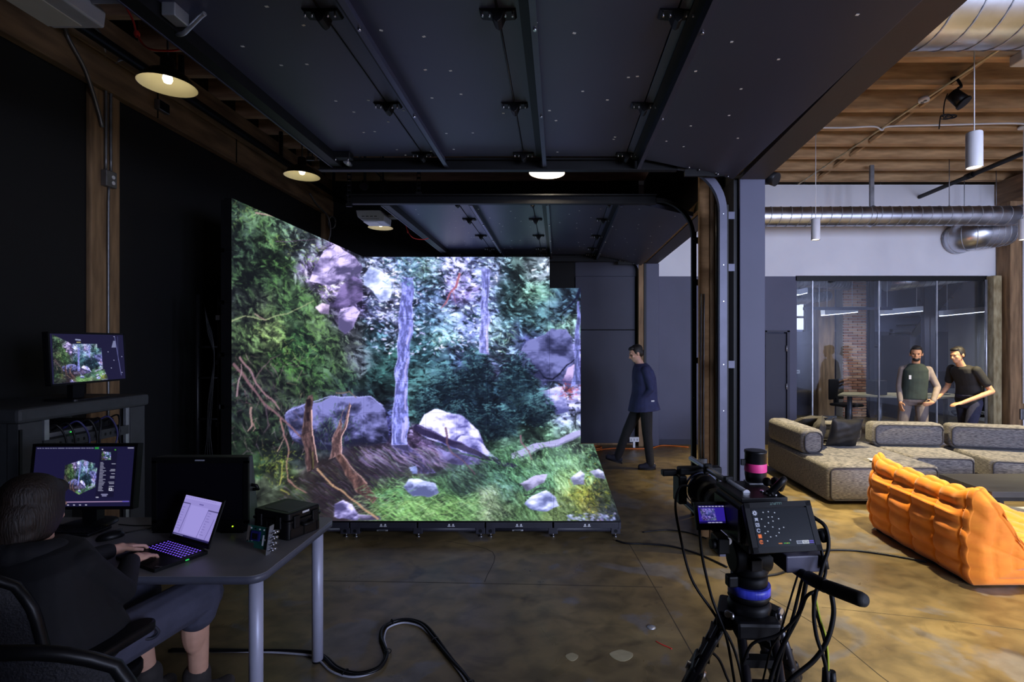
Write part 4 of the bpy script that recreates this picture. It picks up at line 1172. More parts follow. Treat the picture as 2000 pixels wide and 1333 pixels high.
for xx, yy, wh in ((6.0, 3.9, 'right of the orange sofa'), (3.17, 1.2, 'nearest the photographer'), (6.0, 1.2, 'nearest the front windows')):
    cyl_pendant('white cylinder pendant outside the view, ' + wh, xx, yy, 3.09, PW)

M_seam = mat('duct_lock_seam', (150, 152, 158), (178, 180, 186), rough=0.5, metal=0.7, scale=9)
def duct(name, label, pts, r, pitch, root):
    t = thing(name, label, 'duct', root)
    pts = [Vector(p) for p in pts]
    MB(t).tube(pts, r, 36).build('duct_pipe', M_duct, t)
    # helical lock seam standing proud of the pipe
    L = [0.0]
    for a, b in zip(pts[:-1], pts[1:]): L.append(L[-1] + (b - a).length)
    tot = L[-1]; n = int(tot / pitch * 24)
    def at(s):
        for k in range(len(L) - 1):
            if s <= L[k + 1] + 1e-6:
                f = (s - L[k]) / (L[k + 1] - L[k]); d = (pts[k + 1] - pts[k]).normalized()
                k0 = max(k - 1, 0); k1 = min(k + 2, len(pts) - 1)
                da = (pts[k + 1] - pts[k0]).normalized(); db = (pts[k1] - pts[k]).normalized()
                return pts[k].lerp(pts[k + 1], f), da.lerp(db, f).normalized()
    hp = []
    for i in range(n + 1):
        p, d = at(tot * i / n)
        x = d.cross(Vector((0, 0, 1))).normalized(); y = x.cross(d)
        a = 2 * PI * (tot * i / n) / pitch
        hp.append(p + (x * math.cos(a) + y * math.sin(a)) * (r + 0.001))
    for q_ in (0.2, 0.8):
        p_, d_ = at(tot * q_)
        MB(t).cyl((p_.x, p_.y, p_.z + r * 0.9), (p_.x, p_.y, 4.865 if p_.z < 4.9 else p_.z), 0.006, n=5).build('hanger_rod', M_condt, t)
    MB(t).tube(hp, 0.006, 6).build('spiral_seam', M_seam, t)
    return t
duct('wide_duct', 'wide galvanised spiral duct crossing the top right corner', [(x, 3.30, 3.975 + 0.012 * (x - 1.8)) for x in np.linspace(1.75, 7.4, 12)], 0.30, 0.165, (4.5, 3.3, 3.7))
td = duct('thin_duct', 'thin galvanised spiral duct running along the white lounge wall', [(x, 8.05, 3.745 + 0.004 * (x - 2)) for x in np.linspace(1.75, 7.25, 12)], 0.152, 0.155, (4.5, 8.05, 3.6))
MB(td).cyl((7.22, 8.05, 3.766), (7.27, 8.05, 3.766), 0.162, n=30).build('end_collar', M_duct, td)
MB(td).box(4.90, 4.96, 8.03, 8.07, 3.88, 4.56).build('hanger_strap', M_condt, td)
MB(td).tube([(4.93, 8.05 + 0.158 * math.cos(a), 3.757 + 0.158 * math.sin(a)) for a in np.linspace(0, 2 * PI, 25)], 0.010, 6).build('hanger_band', M_duct, td)
el = [(6.90, 8.88, 3.56), (6.90, 8.80, 3.56)] + [(7.10 - 0.20 * math.cos(a), 8.80 - 0.20 * math.sin(a), 3.56 + 0.03 * a) for a in np.linspace(0.2, PI / 2, 6)] + [(7.3, 8.60, 3.62), (7.52, 8.60, 3.66)]
ed = duct('duct_elbow', 'fat galvanised duct elbow turning out of the white wall beside the timber post', el, 0.25, 0.10, (7.1, 8.6, 3.4))
c1_ = thing('ceiling_conduit', 'cream conduit running lengthwise under the lounge joists past the black spotlight', 'conduit', (4.15, 6.8, 4.5))
MB(c1_).cyl((4.15, 3.6, 4.525), (4.17, 8.88, 4.525), 0.012, n=8).build('conduit_run', mat('cream_paint', (206, 190, 150), (214, 200, 162), rough=0.6), c1_)
ob2 = MB(c1_).cyl((4.13, 5.78, 4.53), (4.13, 5.78, 4.49), 0.055, n=16).build('round_outlet', M_whpl, c1_)
for dy in (-0.02, 0.025):
    MB(c1_).cyl((4.13, 5.78 + dy, 4.49), (4.13, 5.78 + dy, 4.484), 0.018, n=10).build('socket', M_condt, ob2)
c2_ = thing('ceiling_conduit', 'white conduit running sideways under the joists to the middle pendant', 'conduit', (4.5, 6.6, 4.5))
MB(c2_).tube(catmull([(3.36, 6.58, 4.53), (3.7, 6.58, 4.53), (4.05, 6.56, 4.535), (4.15, 6.56, 4.49), (4.25, 6.55, 4.535), (4.9, 6.5, 4.53), (5.7, 6.45, 4.53), (6.0, 6.5, 4.53)], 6), 0.011, 7).build('conduit_run', M_whpl, c2_)
eb = thing('exit_light', 'small white emergency box fixed under the nearest lounge joist', 'light box', (4.5, 4.95, 4.45))
MB(eb).box(4.42, 4.62, 4.88, 5.02, 4.46, 4.56).build('box', M_whpl, eb, bevel=0.012)
MB(eb).box(4.50, 4.56, 4.876, 4.88, 4.49, 4.51).build('label_slot', M_blk, eb)
bp_ = thing('sprinkler_pipe', 'black sprinkler pipe ending at the white lounge wall near the right edge', 'pipe', (6.03, 7.5, 4.2))
MB(bp_).cyl((6.14, 4.0, 4.3), (6.27, 8.88, 4.3), 0.033, n=12).build('pipe', M_blk, bp_)
MB(bp_).cyl((6.236, 7.7, 4.3), (6.239, 7.83, 4.3), 0.045, n=12).build('coupling', M_blk, bp_)
MB(bp_).cyl((6.21, 6.66, 4.3), (6.21, 6.66, 4.56), 0.008, n=6).build('hanger_rod', M_blk, bp_)
sp = thing('clip_spotlight', 'black clip on spotlight with coiled cord under the lounge joists', 'spotlight', tuple(P(1872, 165, 5.45)))
q0 = P(1862, 158, 5.45); q1 = P(1872, 172, 5.42); q2 = P(1860, 183, 5.40); q3 = P(1881, 200, 5.34)
MB(sp).tube(catmull([q0 + Vector((-0.02, 0, 0.02)), q0 + Vector((0.03, 0, 0.03)), q1 + Vector((0.03, 0, 0.02)), q1, q1 + Vector((-0.01, 0, -0.05))], 5), 0.014, 8).build('yoke_clamp', M_blk, sp)
MB(sp).cyl(q2, q3, 0.062, 0.070, n=20).build('lamp_can', M_blksat, sp)
MB(sp).cyl(q3, q3 + (q3 - q2) * 0.12, 0.078, n=20).build('front_ring', M_blk, sp)
MB(sp).tube(catmull([q2 + Vector((-0.05, 0, 0)), P(1845, 200, 5.4), P(1843, 222, 5.4), P(1850, 228, 5.4), P(1838, 226, 5.4), P(1834, 252, 5.4)], 6), 0.006, 6).build('cord', M_blk, sp)
for k in range(4):
    c = P(1851 + (k % 2) * 8, 227, 5.4)
    MB(sp).tube([c + Vector((0.055 * math.cos(a) * (1 + 0.1 * k), 0.01 * k, 0.022 * math.sin(a + 0.3 * k))) for a in np.linspace(0, 2 * PI, 15)], 0.005, 6).build('cord_coil', M_blk, sp)
sp2 = thing('clip_spotlight', 'black round spotlight head behind the top of the charcoal pier', 'spotlight', (1.80, 4.5, 3.2))
MB(sp2).cyl((1.78, 4.45, 3.21), (1.86, 4.36, 3.15), 0.05, 0.058, n=18).build('lamp_can', M_blksat, sp2)
MB(sp2).box(1.70, 1.80, 4.43, 4.46, 3.19, 3.22).build('bracket', M_blk, sp2)
sp3 = thing('wall_camera', 'small white and black camera unit on the timber wall plate at right', 'camera', (7.5, 7.9, 4.3))
MB(sp3).box(7.50, 7.585, 7.85, 8.0, 4.20, 4.32).build('mount', M_blk, sp3, bevel=0.01)
MB(sp3).box(7.46, 7.52, 7.70, 7.79, 4.24, 4.34).build('housing', M_whpl, sp3, bevel=0.01)
MB(sp3).box(7.52, 7.585, 7.74, 7.88, 4.26, 4.30).build('arm', M_blk, sp3)
cdr = thing('conduit', 'pale conduit with a switch box on the timber post at the right edge', 'conduit', (7.8, 8.58, 1.0))
MB(cdr).cyl((7.80, 8.585, 0.75), (7.80, 8.585, 4.1), 0.014, n=8).build('conduit_run', M_whpl, cdr)
MB(cdr).box(7.745, 7.855, 8.565, 8.60, 0.48, 0.66).build('switch_box', M_condt, cdr, bevel=0.006)
MB(cdr).tube(catmull([(7.80, 8.585, 0.48), (7.80, 8.58, 0.3), (7.79, 8.585, 0.02)], 5), 0.012, 7).build('conduit_tail', M_whpl, cdr)
cpp = thing('conduit', 'pair of slim conduits beside the pale timber post at the near opening', 'conduit', (1.3, 4.58, 0.2))
for x in (1.285, 1.31):
    MB(cpp).tube(catmull([(x, 4.605, 0.72), (x, 4.605, 1.4), (x + 0.004, 4.605, 2.2)], 5), 0.006, 6).build('conduit_run', M_condt, cpp)
MB(cpp).box(1.27, 1.34, 4.585, 4.615, 0.60, 0.72).build('junction_box', M_condt, cpp, bevel=0.008)
MB(cpp).tube(catmull([(1.415, 4.575, 0.62), (1.415, 4.575, 1.6), (1.415, 4.575, 3.0)], 5), 0.008, 6).build('conduit_run', M_condt, cpp)
MB(cpp).box(1.37, 1.45, 4.55, 4.595, 0.54, 0.62).build('junction_box', M_steel, cpp, bevel=0.01)
oc_ = thing('wall_outlet', 'white double wall outlet low on the timber post behind the camera rig', 'outlet', (1.31, 4.6, 0.12))
MB(oc_).box(1.275, 1.36, 4.585, 4.618, 0.10, 0.24).build('plate', M_whpl, oc_, bevel=0.006)
for z in (0.14, 0.20):
    MB(oc_).box(1.30, 1.335, 4.581, 4.586, z - 0.015, z + 0.015).build('socket', M_condt, oc_)
oc2 = thing('wall_outlet', 'small white power strip on the floor at the base of the far door track', 'outlet', (1.24, 8.66, 0.0))
MB(oc2).box(1.20, 1.36, 8.60, 8.66, 0.10, 0.18).box(1.26, 1.30, 8.62, 8.66, 0.0, 0.10).build('strip_body', M_whpl, oc2, bevel=0.006)
for x in (1.23, 1.28, 1.33):
    MB(oc2).box(x - 0.012, x + 0.012, 8.597, 8.601, 0.12, 0.16).build('socket', M_condt, oc2)

# ------------------------------------------------------------------ grey sectional sofa
def weave(name, a, b, sc=240):
    m = mat(name, a, b, rough=0.9, scale=sc, stretch=(0.14, 0.14, 1.0), bump=0.3, detail=4, sheen=0.1, contrast=(0.34, 0.66))
    return m
M_grey = weave('grey_tweed_upholstery', (64, 63, 67), (126, 123, 123), 170)
M_pipe = mat('dark_blue_piping', (44, 44, 54), (54, 54, 64), rough=0.8, scale=60)
def cushion(root, name, x0, x1, y0, y1, z0, z1, r, m=M_grey, puff=0.0, parent=None):
    b = MB()
    b.box(x0, x1, y0, y1, z0, z1)
    o = b.build(name, m, parent or root, bevel=r, seg=4)
    for p in o.data.polygons: p.use_smooth = True
    return o
def outline(root, poly3, r=0.008, parent=None):
    MB().tube([Vector(p) for p in poly3 + [poly3[0]]], r, 6).build('piping', M_pipe, parent or root)
def face_outline(x0, x1, z0, z1, y, r):
    return [(x, y, z) for x, z in rrect(x0, x1, z0, z1, r, 4)]
GS = 'grey sectional sofa modules'
s1 = thing('sofa_module', 'grey tweed chaise of the sectional sofa with left arm and dark pillows', 'sofa', (2.93, 7.20, 0), group=GS)
cushion(s1, 'base', 0.0, 1.22, -1.64, -0.02, 0.03, 0.42, 0.045)
outline(s1, face_outline(0.03, 1.19, 0.05, 0.40, -1.645, 0.05))
cushion(s1, 'arm', 0.0, 0.27, -1.06, -0.02, 0.425, 0.72, 0.07)
outline(s1, face_outline(0.03, 0.24, 0.44, 0.69, -1.062, 0.08))
cushion(s1, 'back', 0.28, 1.20, -0.26, 0.0, 0.425, 0.68, 0.06)
outline(s1, face_outline(0.31, 1.17, 0.45, 0.655, -0.262, 0.05))
s2 = thing('sofa_module', 'grey tweed middle seat of the sectional sofa with a rounded back', 'sofa', (4.10, 6.92, 0), rz=-0.12, group=GS)
s3 = thing('sofa_module', 'grey tweed right seat of the sectional sofa running out of view', 'sofa', (5.05, 6.80, 0), rz=-0.30, group=GS)
for s_, wd, dp in ((s2, 0.90, 0.86), (s3, 0.92, 0.90)):
    o_ = MB().prism([(0.03, -0.02), (wd, -0.02), (wd - 0.02, -dp), (0.20, -dp)], 0.03, 0.42, 'z').build('base', M_grey, s_, bevel=0.045, seg=4)
    for p_ in o_.data.polygons: p_.use_smooth = True
    outline(s_, face_outline(0.22, wd - 0.05, 0.06, 0.40, -dp - 0.003, 0.05))
    cushion(s_, 'back', 0.03, wd, -0.26, 0.0, 0.425, 0.72, 0.06)
    outline(s_, face_outline(0.06, wd - 0.03, 0.45, 0.695, -0.262, 0.06))
s4 = thing('sofa_module', 'grey tweed end seat of the sectional sofa beyond the right edge', 'sofa', (6.02, 6.47, 0), rz=-0.55, group=GS)
MB().prism([(0.03, -0.02), (0.92, -0.02), (0.90, -0.9), (0.27, -0.9)], 0.03, 0.42, 'z').build('base', M_grey, s4, bevel=0.045, seg=4)
cushion(s4, 'back', 0.03, 0.92, -0.26, 0.0, 0.425, 0.70, 0.06)

def pillow(name, label, loc, size, thick, rot, m):
    n = 16
    top = []; b = MB()
    def h(u, v):
        e = max(0.0, (1 - abs(u) ** 2.6)) ** 0.5 * max(0.0, (1 - abs(v) ** 2.6)) ** 0.5
        return thick / 2 * e * (1 + 0.10 * math.sin(7 * u + 3 * v) + 0.06 * math.sin(13 * v - 5 * u))
    def pos(u, v, s):
        pin = 1 - 0.07 * (1 - abs(u)) * abs(v) ** 3 - 0.07 * (1 - abs(v)) * abs(u) ** 3
        return (u * size[0] / 2 * pin, s * h(u, v), v * size[1] / 2 * pin)
    for s in (-1, 1):
        vs = [pos(-1 + 2 * i / n, -1 + 2 * j / n, s) for j in range(n + 1) for i in range(n + 1)]
        fs = [(j * (n + 1) + i, j * (n + 1) + i + 1, (j + 1) * (n + 1) + i + 1, (j + 1) * (n + 1) + i) for j in range(n) for i in range(n)]
        b.add(vs, fs, True)
    t = thing(name, label, 'pillow', loc, rot=rot, group='pillows on the grey sofa')
    b.build('cover', m, t)
    e = [(-1 + 2 * k / 12, -1) for k in range(12)] + [(1, -1 + 2 * k / 12) for k in range(12)] + [(1 - 2 * k / 12, 1) for k in range(12)] + [(-1, 1 - 2 * k / 12) for k in range(13)]
    MB().tube([pos(u, v, 1) for u, v in e], 0.004, 5).build('seam', m, t)
    return t
M_pil = mat('dark_charcoal_cotton', (40, 38, 38), (54, 51, 50), rough=0.8, scale=6, bump=0.4, stretch=(2, 2, 0.6))
M_pilb = mat('black_satin_cotton', (20, 19, 21), (28, 27, 29), rough=0.6, scale=6, bump=0.5, stretch=(2, 2, 0.6))
pillow('throw_pillow', 'black square throw pillow, front one leaning on the chaise back', (3.70, 6.62, 0.600), (0.42, 0.40), 0.17, (0.30, 0.06, 0.12), M_pilb)
pillow('throw_pillow', 'dark charcoal throw pillow standing side on beside the sofa arm', (3.36, 6.62, 0.595), (0.40, 0.38), 0.15, (0.22, -0.15, 1.05), M_pil)
pillow('throw_pillow', 'dark pillow lying flat behind the others near the sofa arm', (3.36, 6.90, 0.70), (0.40, 0.34), 0.12, (1.15, 0.0, 0.3), M_pil)
pp = thing('paper_sheet', 'white paper sheet on the front edge of the grey chaise', 'paper', (3.62, 5.68, 0.422))
MB().obox((0, 0, 0.012), (0.21, 0.29, 0.002), Matrix.Rotation(0.09, 3, 'X')).build('sheet', M_whpl, pp)

# ------------------------------------------------------------------ orange quilted sofa
M_or = mat('orange_quilted_microfibre', (236, 128, 22), (246, 146, 34), rough=0.78, scale=9, bump=0.25, sheen=0.25, stretch=(1, 1, 2.2), detail=5)
def orange_sofa():
    t = thing('quilted_sofa', 'orange quilted low sofa seen from behind, cut by the right edge', 'sofa', (2.95, 3.68, 0), group=None)
    prof = [(0.03, 0.015), (-0.015, 0.10), (-0.035, 0.23), (-0.035, 0.36), (-0.02, 0.48), (0.0, 0.58), (0.035, 0.665), (0.085, 0.69), (0.14, 0.665),
            (0.20, 0.58), (0.27, 0.48), (0.36, 0.41), (0.48, 0.375), (0.62, 0.37), (0.76, 0.37), (0.90, 0.355), (0.985, 0.29), (1.01, 0.18), (0.98, 0.05), (0.92, 0.015)]
    seam = {2: 1, 3: 0, 4: 0}
    # dense profile
    P2 = [Vector((a, b)) for a, b in prof]
    dense = catmull([Vector((p.x, p.y, 0)) for p in P2], 6)
    # arc length for horizontal quilting
    L = [0.0]
    for a, b in zip(dense[:-1], dense[1:]): L.append(L[-1] + (b - a).length)
    W = 1.19; nT = 84; nS = len(dense)
    cx, cz = 0.36, 0.22
    rg = []
    quilt = 0.142
    r = random.Random(5)
    ph = [r.uniform(0, 6.28) for _ in range(12)]
    ts = [0.0] * 0
    rings = []
    K = 9
    # rounded near end, body, rounded far end
    T = [(-0.055 * math.cos(k / K * PI / 2) + 0.055, math.sin(k / K * PI / 2), k) for k in range(K)]
    params = [(0.06 - 0.06 * math.sin((1 - k / K) * PI / 2), 1 - 0.30 * (1 - math.sin(k / K * PI / 2)) ** 1.0) for k in range(K)]
    body = [(0.06 + (W - 0.12) * k / nT, 1.0) for k in range(nT + 1)]
    far = [(W - y, s) for y, s in reversed(params)]
    for y, s in params + body + far:
        ring = []
        for i, p in enumerate(dense):
            a = dense[max(i - 1, 0)]; b = dense[min(i + 1, nS - 1)]
            d = (b - a).normalized(); nrm = Vector((-d.y, d.x))       # outward is to the left of travel for this winding
            qs = abs(math.sin(PI * L[i] / quilt)) ** 0.5
            qt = abs(math.sin(PI * (y - 0.06) / ((W - 0.12) / 4))) ** 0.25 if s == 1.0 else 0.6
            low = min(1.0, L[i] / 0.1, (L[-1] - L[i]) / 0.1)
            off = 0.046 * (qs * qt - 0.78) * low
            off += 0.006 * math.sin(9 * y + 14 * L[i] + ph[0]) * math.sin(17 * y - 6 * L[i] + ph[1])
            off += 0.004 * math.sin(46 * y + 4 * L[i]) * (1 if 0.55 < L[i] < 0.85 else 0.2)
            x = cx + (p.x - cx) * (0.86 + 0.14 * s) ; z = p.y
            if s < 1.0:
                z = 0.015 + (p.y - 0.015) * (0.93 + 0.07 * (s - 0.7) / 0.3)
            # pinched ears at the upper corners and a saddle between them
            ear = max(0.0, 1 - min(y, W - y) / 0.16)
            if p.y > 0.5 and p.x < 0.25:
                z += 0.075 * ear * ear * ((p.y - 0.5) / 0.19) - 0.02 * (1 - ear)
            ring.append((x - nrm.x * -off if False else x + nrm.x * off, y, z + nrm.y * off))
        rings.append(ring)
    b = MB()
    b.rings(rings, cap=False, smooth=True)
    # quilted end panels: fans pulled inwards to the middle of the side
    for ring, y0, sg in ((rings[0], 0.0, -1), (rings[-1], W, 1)):
        m = 20
        prev = ring; lv = [ring]
        for k in range(1, m + 1):
            f = 1 - k / (m + 0.6)
            lv.append([(cx + 0.05 + (x - cx - 0.05) * f, y + sg * (0.045 * math.sin(min(1, k / 5) * PI / 2) + 0.018 * abs(math.sin(PI * k / 7)) ** 0.4 * min(1, k / 3) - 0.012 * (1 - abs(math.sin(PI * i / 19)) ** 0.4) * min(1, k / 4)), 0.19 + (z - 0.19) * f) for i, (x, y, z) in enumerate(ring)])
        b.rings(lv if sg < 0 else lv, cap=False, smooth=True)
        last = lv[-1]
        n0 = len(b.v); b.v += last; b.f.append(tuple(range(n0, n0 + len(last)))); b.sm.append(True)
    o = b.build('quilted_body', M_or, t)
    MB().box(0.04, 0.93, 0.06, W - 0.06, 0.0, 0.02).build('underside', M_blk, t)
    # stitched seams down the back
    for k in range(1, 4):
        y = 0.06 + (W - 0.12) * k / 4
        i = len(params) + round(nT * k / 4)
        MB().tube([Vector(p) for p in rings[i][1:62]], 0.0035, 5).build('stitched_seam', mat('orange_seam_thread', (168, 76, 14), (180, 84, 18), rough=0.8), t)
    return t
orange_sofa()

# ------------------------------------------------------------------ coffee table on wheels, rug
M_iron = mat('dark_cast_iron', (26, 26, 29), (38, 38, 42), rough=0.5, metal=0.6, scale=12)
ctb = thing('coffee_table', 'low black coffee table on cast wheels behind the orange sofa', 'table', (4.7, 5.05, 0))
MB(ctb).box(4.0, 5.5, 4.72, 5.38, 0.33, 0.385).build('table_top', mat('black_stained_boards', (34, 35, 40), (48, 50, 57), rough=0.42, scale=3, stretch=(1, 6, 1)), ctb, bevel=0.004)
MB(ctb).box(4.05, 5.45, 4.78, 5.32, 0.28, 0.33).build('frame', M_iron, ctb)
for x in (4.16, 5.34):
    for y in (4.84, 5.26):
        wv = MB(ctb).tube([(x + 0.085 * math.cos(a), y, 0.1 + 0.085 * math.sin(a)) for a in np.linspace(0, 2 * PI, 25)], 0.0145, 8).build('wheel', M_iron, ctb)
        for k in range(3):
            a = k * PI / 3
            MB(ctb).bar((x - 0.085 * math.cos(a), y, 0.1 - 0.085 * math.sin(a)), (x + 0.085 * math.cos(a), y, 0.1 + 0.085 * math.sin(a)), 0.014, 0.010, up=(0, 1, 0)).build('spoke', M_iron, wv)
        MB(ctb).box(x - 0.02, x + 0.02, y - 0.04, y - 0.02, 0.08, 0.30).box(x - 0.02, x + 0.02, y + 0.02, y + 0.04, 0.08, 0.30).build('fork', M_iron, ctb)
bk = thing('remote_tray', 'small dark stack lying on the coffee table at the right edge', 'tray', (4.95, 5.05, 0.385))
for k in range(3):
    MB().obox((0, 0, 0.010 + 0.018 * k), (0.22 - 0.02 * k, 0.28 - 0.02 * k, 0.016), Matrix.Rotation(0.15 * k, 3, 'Z')).build('book', M_blksat, bk, bevel=0.002)
rg_ = thing('area_rug', 'pale grey patterned rug under the coffee table', 'rug', (4.9, 5.0, 0))
MB(rg_).box(3.95, 6.4, 4.1, 5.46, 0.0, 0.010).build('pile', mat('pale_grey_rug', (92, 94, 104), (196, 196, 198), rough=0.95, scale=1.6, contrast=(0.46, 0.52), bump=0.3, detail=6), rg_)
MB(rg_).box(3.93, 3.95, 4.1, 5.46, 0.0, 0.011).build('binding', M_pipe, rg_)

# ------------------------------------------------------------------ office behind the glass
bpil = thing('brick_pillar', 'tall red brown brick pillar standing in the office behind the glass', 'pillar', (7.05, 12.3, 0))
M_mort = mat('pale_lime_mortar', (206, 196, 180), (222, 212, 196), rough=0.9, scale=12, bump=0.3)
MB(bpil).box(6.815, 7.365, 12.26, 12.55, 0, 4.6).build('mortar_core', M_mort, bpil)
bmats = [mat('brick_red', (178, 122, 92), (196, 140, 108), rough=0.85, scale=18, bump=0.4), mat('brick_pale', (204, 158, 122), (216, 172, 136), rough=0.85, scale=18, bump=0.4),
         mat('brick_dark', (150, 100, 78), (166, 114, 90), rough=0.85, scale=18, bump=0.4)]
protos = []
for bm_ in bmats:
    for L_ in (0.205, 0.10):
        me = MB().box(-L_ / 2, L_ / 2, -0.02, 0.06, -0.024, 0.024).build('brick', bm_, bpil, bevel=0.004, seg=1)
        protos.append(me)
pro = {(i // 2, i % 2): p for i, p in enumerate(protos)}
first = {k: True for k in pro}
zz = 0.035; row = 0
while zz < 3.5:
    x = 6.815
    segs = [0, 0, 1] if row % 2 == 0 else [1, 0, 0]
    for sg in segs:
        L_ = (0.205, 0.10)[sg]
        k = (rnd.choice([0, 0, 1, 1, 2]), sg)
        loc = (x + L_ / 2 + 0.004 - 7.05, 12.245 - 12.3 + rnd.uniform(-0.004, 0.004), zz)
        if first[k]:
            pro[k].location = loc; first[k] = False
        else:
            o = place(pro[k].data, 'brick', bpil, loc, (0, 0, rnd.uniform(-0.01, 0.01)))
            md = o.modifiers.new('bevel', 'BEVEL'); md.width = 0.004; md.segments = 1
        x += L_ + 0.017
    zz += 0.066; row += 1
for k, fl in first.items():
    if fl: pro[k].location = (0, 0, 3.56)
wpo = thing('timber_post', 'weathered timber post in the office left of the brick pillar', 'post', (6.27, 12.1, 0))
MB(wpo).box(6.08, 6.46, 11.95, 12.3, 0, 4.85).build('post', M_wood, wpo, bevel=0.012)
MB(wpo).box(6.05, 6.49, 11.92, 12.33, 0, 0.07).build('base_shoe', M_condt, wpo)
for lab, x0, x1, y in (('dark blue steel column right of the brick pillar in the office', 7.42, 7.52, 12.2), ('dark blue steel column behind the walking people', 7.86, 8.08, 11.0)):
    c_ = thing('steel_column', lab, 'column', ((x0 + x1) / 2, y, 0))
    MB(c_).box(x0, x1, y - 0.03, y - 0.015, 0, 4.85).box(x0, x1, y + 0.08, y + 0.095, 0, 4.85).box((x0 + x1) / 2 - 0.008, (x0 + x1) / 2 + 0.008, y - 0.03, y + 0.08, 0, 4.85).build('column', M_navy_dk, c_)
    MB(c_).box(x0 - 0.04, x1 + 0.04, y - 0.06, y + 0.12, 0, 0.02).build('base_plate', M_navy_dk, c_)
duct('office_duct', 'spiral duct hanging inside the office above the linear lights', [(6.75, 10.55, 3.0), (7.6, 10.6, 3.10), (8.6, 10.6, 3.22), (9.5, 10.6, 3.3)], 0.17, 0.15, (8, 11, 2.9))
duct('office_duct', 'spiral duct seen through the left office pane, upper one', [(4.3, 10.2, 2.98), (5.0, 10.6, 3.05), (5.9, 11.2, 3.1), (6.6, 11.7, 3.1)], 0.13, 0.13, (5, 10.5, 2.9))
duct('office_duct', 'spiral duct seen through the left office pane, lower one', [(4.6, 11.2, 2.62), (5.4, 11.4, 2.74), (6.2, 11.75, 2.85)], 0.11, 0.13, (5.4, 11.4, 2.5))
M_lin = emat('office_tube_light', (236, 240, 255), 5.0)
def linear(label, p0, p1, w=0.09):
    p0, p1 = Vector(p0), Vector(p1)
    t = thing('linear_light', label, 'light fixture', tuple((p0 + p1) / 2), group='linear office lights')
    MB(t).bar(p0, p1, w, 0.10).build('housing', M_whpl, t)
    MB(t).bar(p0 + Vector((0, 0, -0.055)), p1 + Vector((0, 0, -0.055)), w * 0.8, 0.012).build('diffuser', M_lin, t)
    d_ = bpy.data.lights.new('tube_light', 'AREA'); d_.shape = 'RECTANGLE'; d_.size = 0.07; d_.size_y = (p1 - p0).length * 0.95
    d_.energy = 22.0; d_.color = (0.92, 0.95, 1.0)
    lo = bpy.data.objects.new('tube_light', d_); COL.objects.link(lo); lo.parent = t
    lo.location = (0, 0, -0.066); lo.rotation_euler = (0, 0, math.atan2(p1.y - p0.y, p1.x - p0.x) - PI / 2)
    for q in (p0.lerp(p1, 0.12), p0.lerp(p1, 0.88)):
        MB(t).cyl(q + Vector((0, 0, 0.05)), (q.x, q.y, 4.86), 0.005, n=5).build('wire', M_whpl, t)
linear('white linear light in the office behind the first glass joint', P(1607, 611, 10.2), P(1672, 605, 10.8))
linear('white linear light in the office right of the brick pillar', P(1723, 610, 10.2), P(1799, 603, 10.8))
linear('white linear light in the office nearest the timber window post', P(1838, 612, 10.0), P(1931, 603, 10.6))
linear('short white linear light at the far left of the office', P(1556, 571, 9.6), P(1573, 567, 9.9))
dkb = thing('track_bar', 'dark suspended track bar in the office across two panes', 'light fixture', tuple(P(1660, 603, 9.6)))
MB(dkb).bar(P(1570, 603, 9.5), P(1741, 603, 9.7), 0.06, 0.055).build('bar', M_navy_dk, dkb)
for px_ in (1600, 1720):
    MB(dkb).cyl(P(px_, 600, 9.6), (P(px_, 600, 9.6).x, 9.6, 4.86), 0.005, n=5).build('wire', M_whpl, dkb)
ow = struct(MB().box(5.42, 5.46, 12.5, 12.59, 2.2, 2.9).build('window_5', M_blk))
MB().box(5.46, 6.02, 12.56, 12.59, 2.1, 2.72).build('bright_pane', emat('bright_office_window', (222, 228, 255), 1.6), ow)
MB().box(5.40, 6.06, 12.53, 12.60, 2.38, 2.43).box(5.40, 5.46, 12.53, 12.60, 2.05, 2.75).box(6.02, 6.06, 12.53, 12.60, 2.05, 2.75).build('window_frame', M_blk, ow)
th = thing('thermostat', 'small white thermostat on the office wall behind the left pane', 'thermostat', (5.85, 12.57, 1.0))
MB(th).box(5.80, 5.93, 12.555, 12.60, 1.02, 1.11).build('case', M_whpl, th, bevel=0.008)
MB(th).box(5.83, 5.90, 12.552, 12.556, 1.05, 1.08).build('display', M_condt, th)
odoor = struct(MB().box(8.22, 8.62, 12.52, 12.58, 0, 2.05).build('door_2', M_navy, bevel=0.004))
MB().box(8.16, 8.22, 12.50, 12.60, 0, 2.1).box(8.62, 8.68, 12.50, 12.60, 0, 2.1).box(8.16, 8.68, 12.50, 12.60, 2.05, 2.11).build('door_frame', mat('pale_blue_frame', (104, 108, 130), (112, 116, 138), rough=0.6), odoor)
st = thing('steel_stair', 'dark steel stair flight rising behind the right office pane', 'stairs', (8.9, 11.6, 0))
MB(st).prism([(7.9, 1.9), (8.05, 1.9), (9.5, 3.6), (9.5, 4.0), (9.3, 4.0)], 11.5, 11.55, 'y').build('stringer', M_blk, st)
for k in range(8):
    MB(st).box(8.02 + 0.17 * k, 8.24 + 0.17 * k, 11.55, 12.4, 1.98 + 0.2 * k, 2.01 + 0.2 * k).build('tread', M_blk, st)
MB(st).box(7.9, 8.0, 11.5, 12.5, 0, 1.95).build('stair_wall', M_navy_dk, st)
pb = thing('drain_pipe', 'black bent drain pipe on the office wall', 'pipe', (7.6, 12.4, 1.5))
MB(pb).tube(catmull([(7.58, 12.5, 4.865), (7.58, 12.5, 3.3), (7.66, 12.5, 2.9), (7.68, 12.5, 2.2), (7.70, 12.5, 1.75), (7.84, 12.5, 1.7)], 6), 0.045, 10).build('pipe', M_navy_dk, pb)
dt = thing('office_desk', 'pale topped office desk behind the glass', 'desk', (6.4, 10.0, 0))
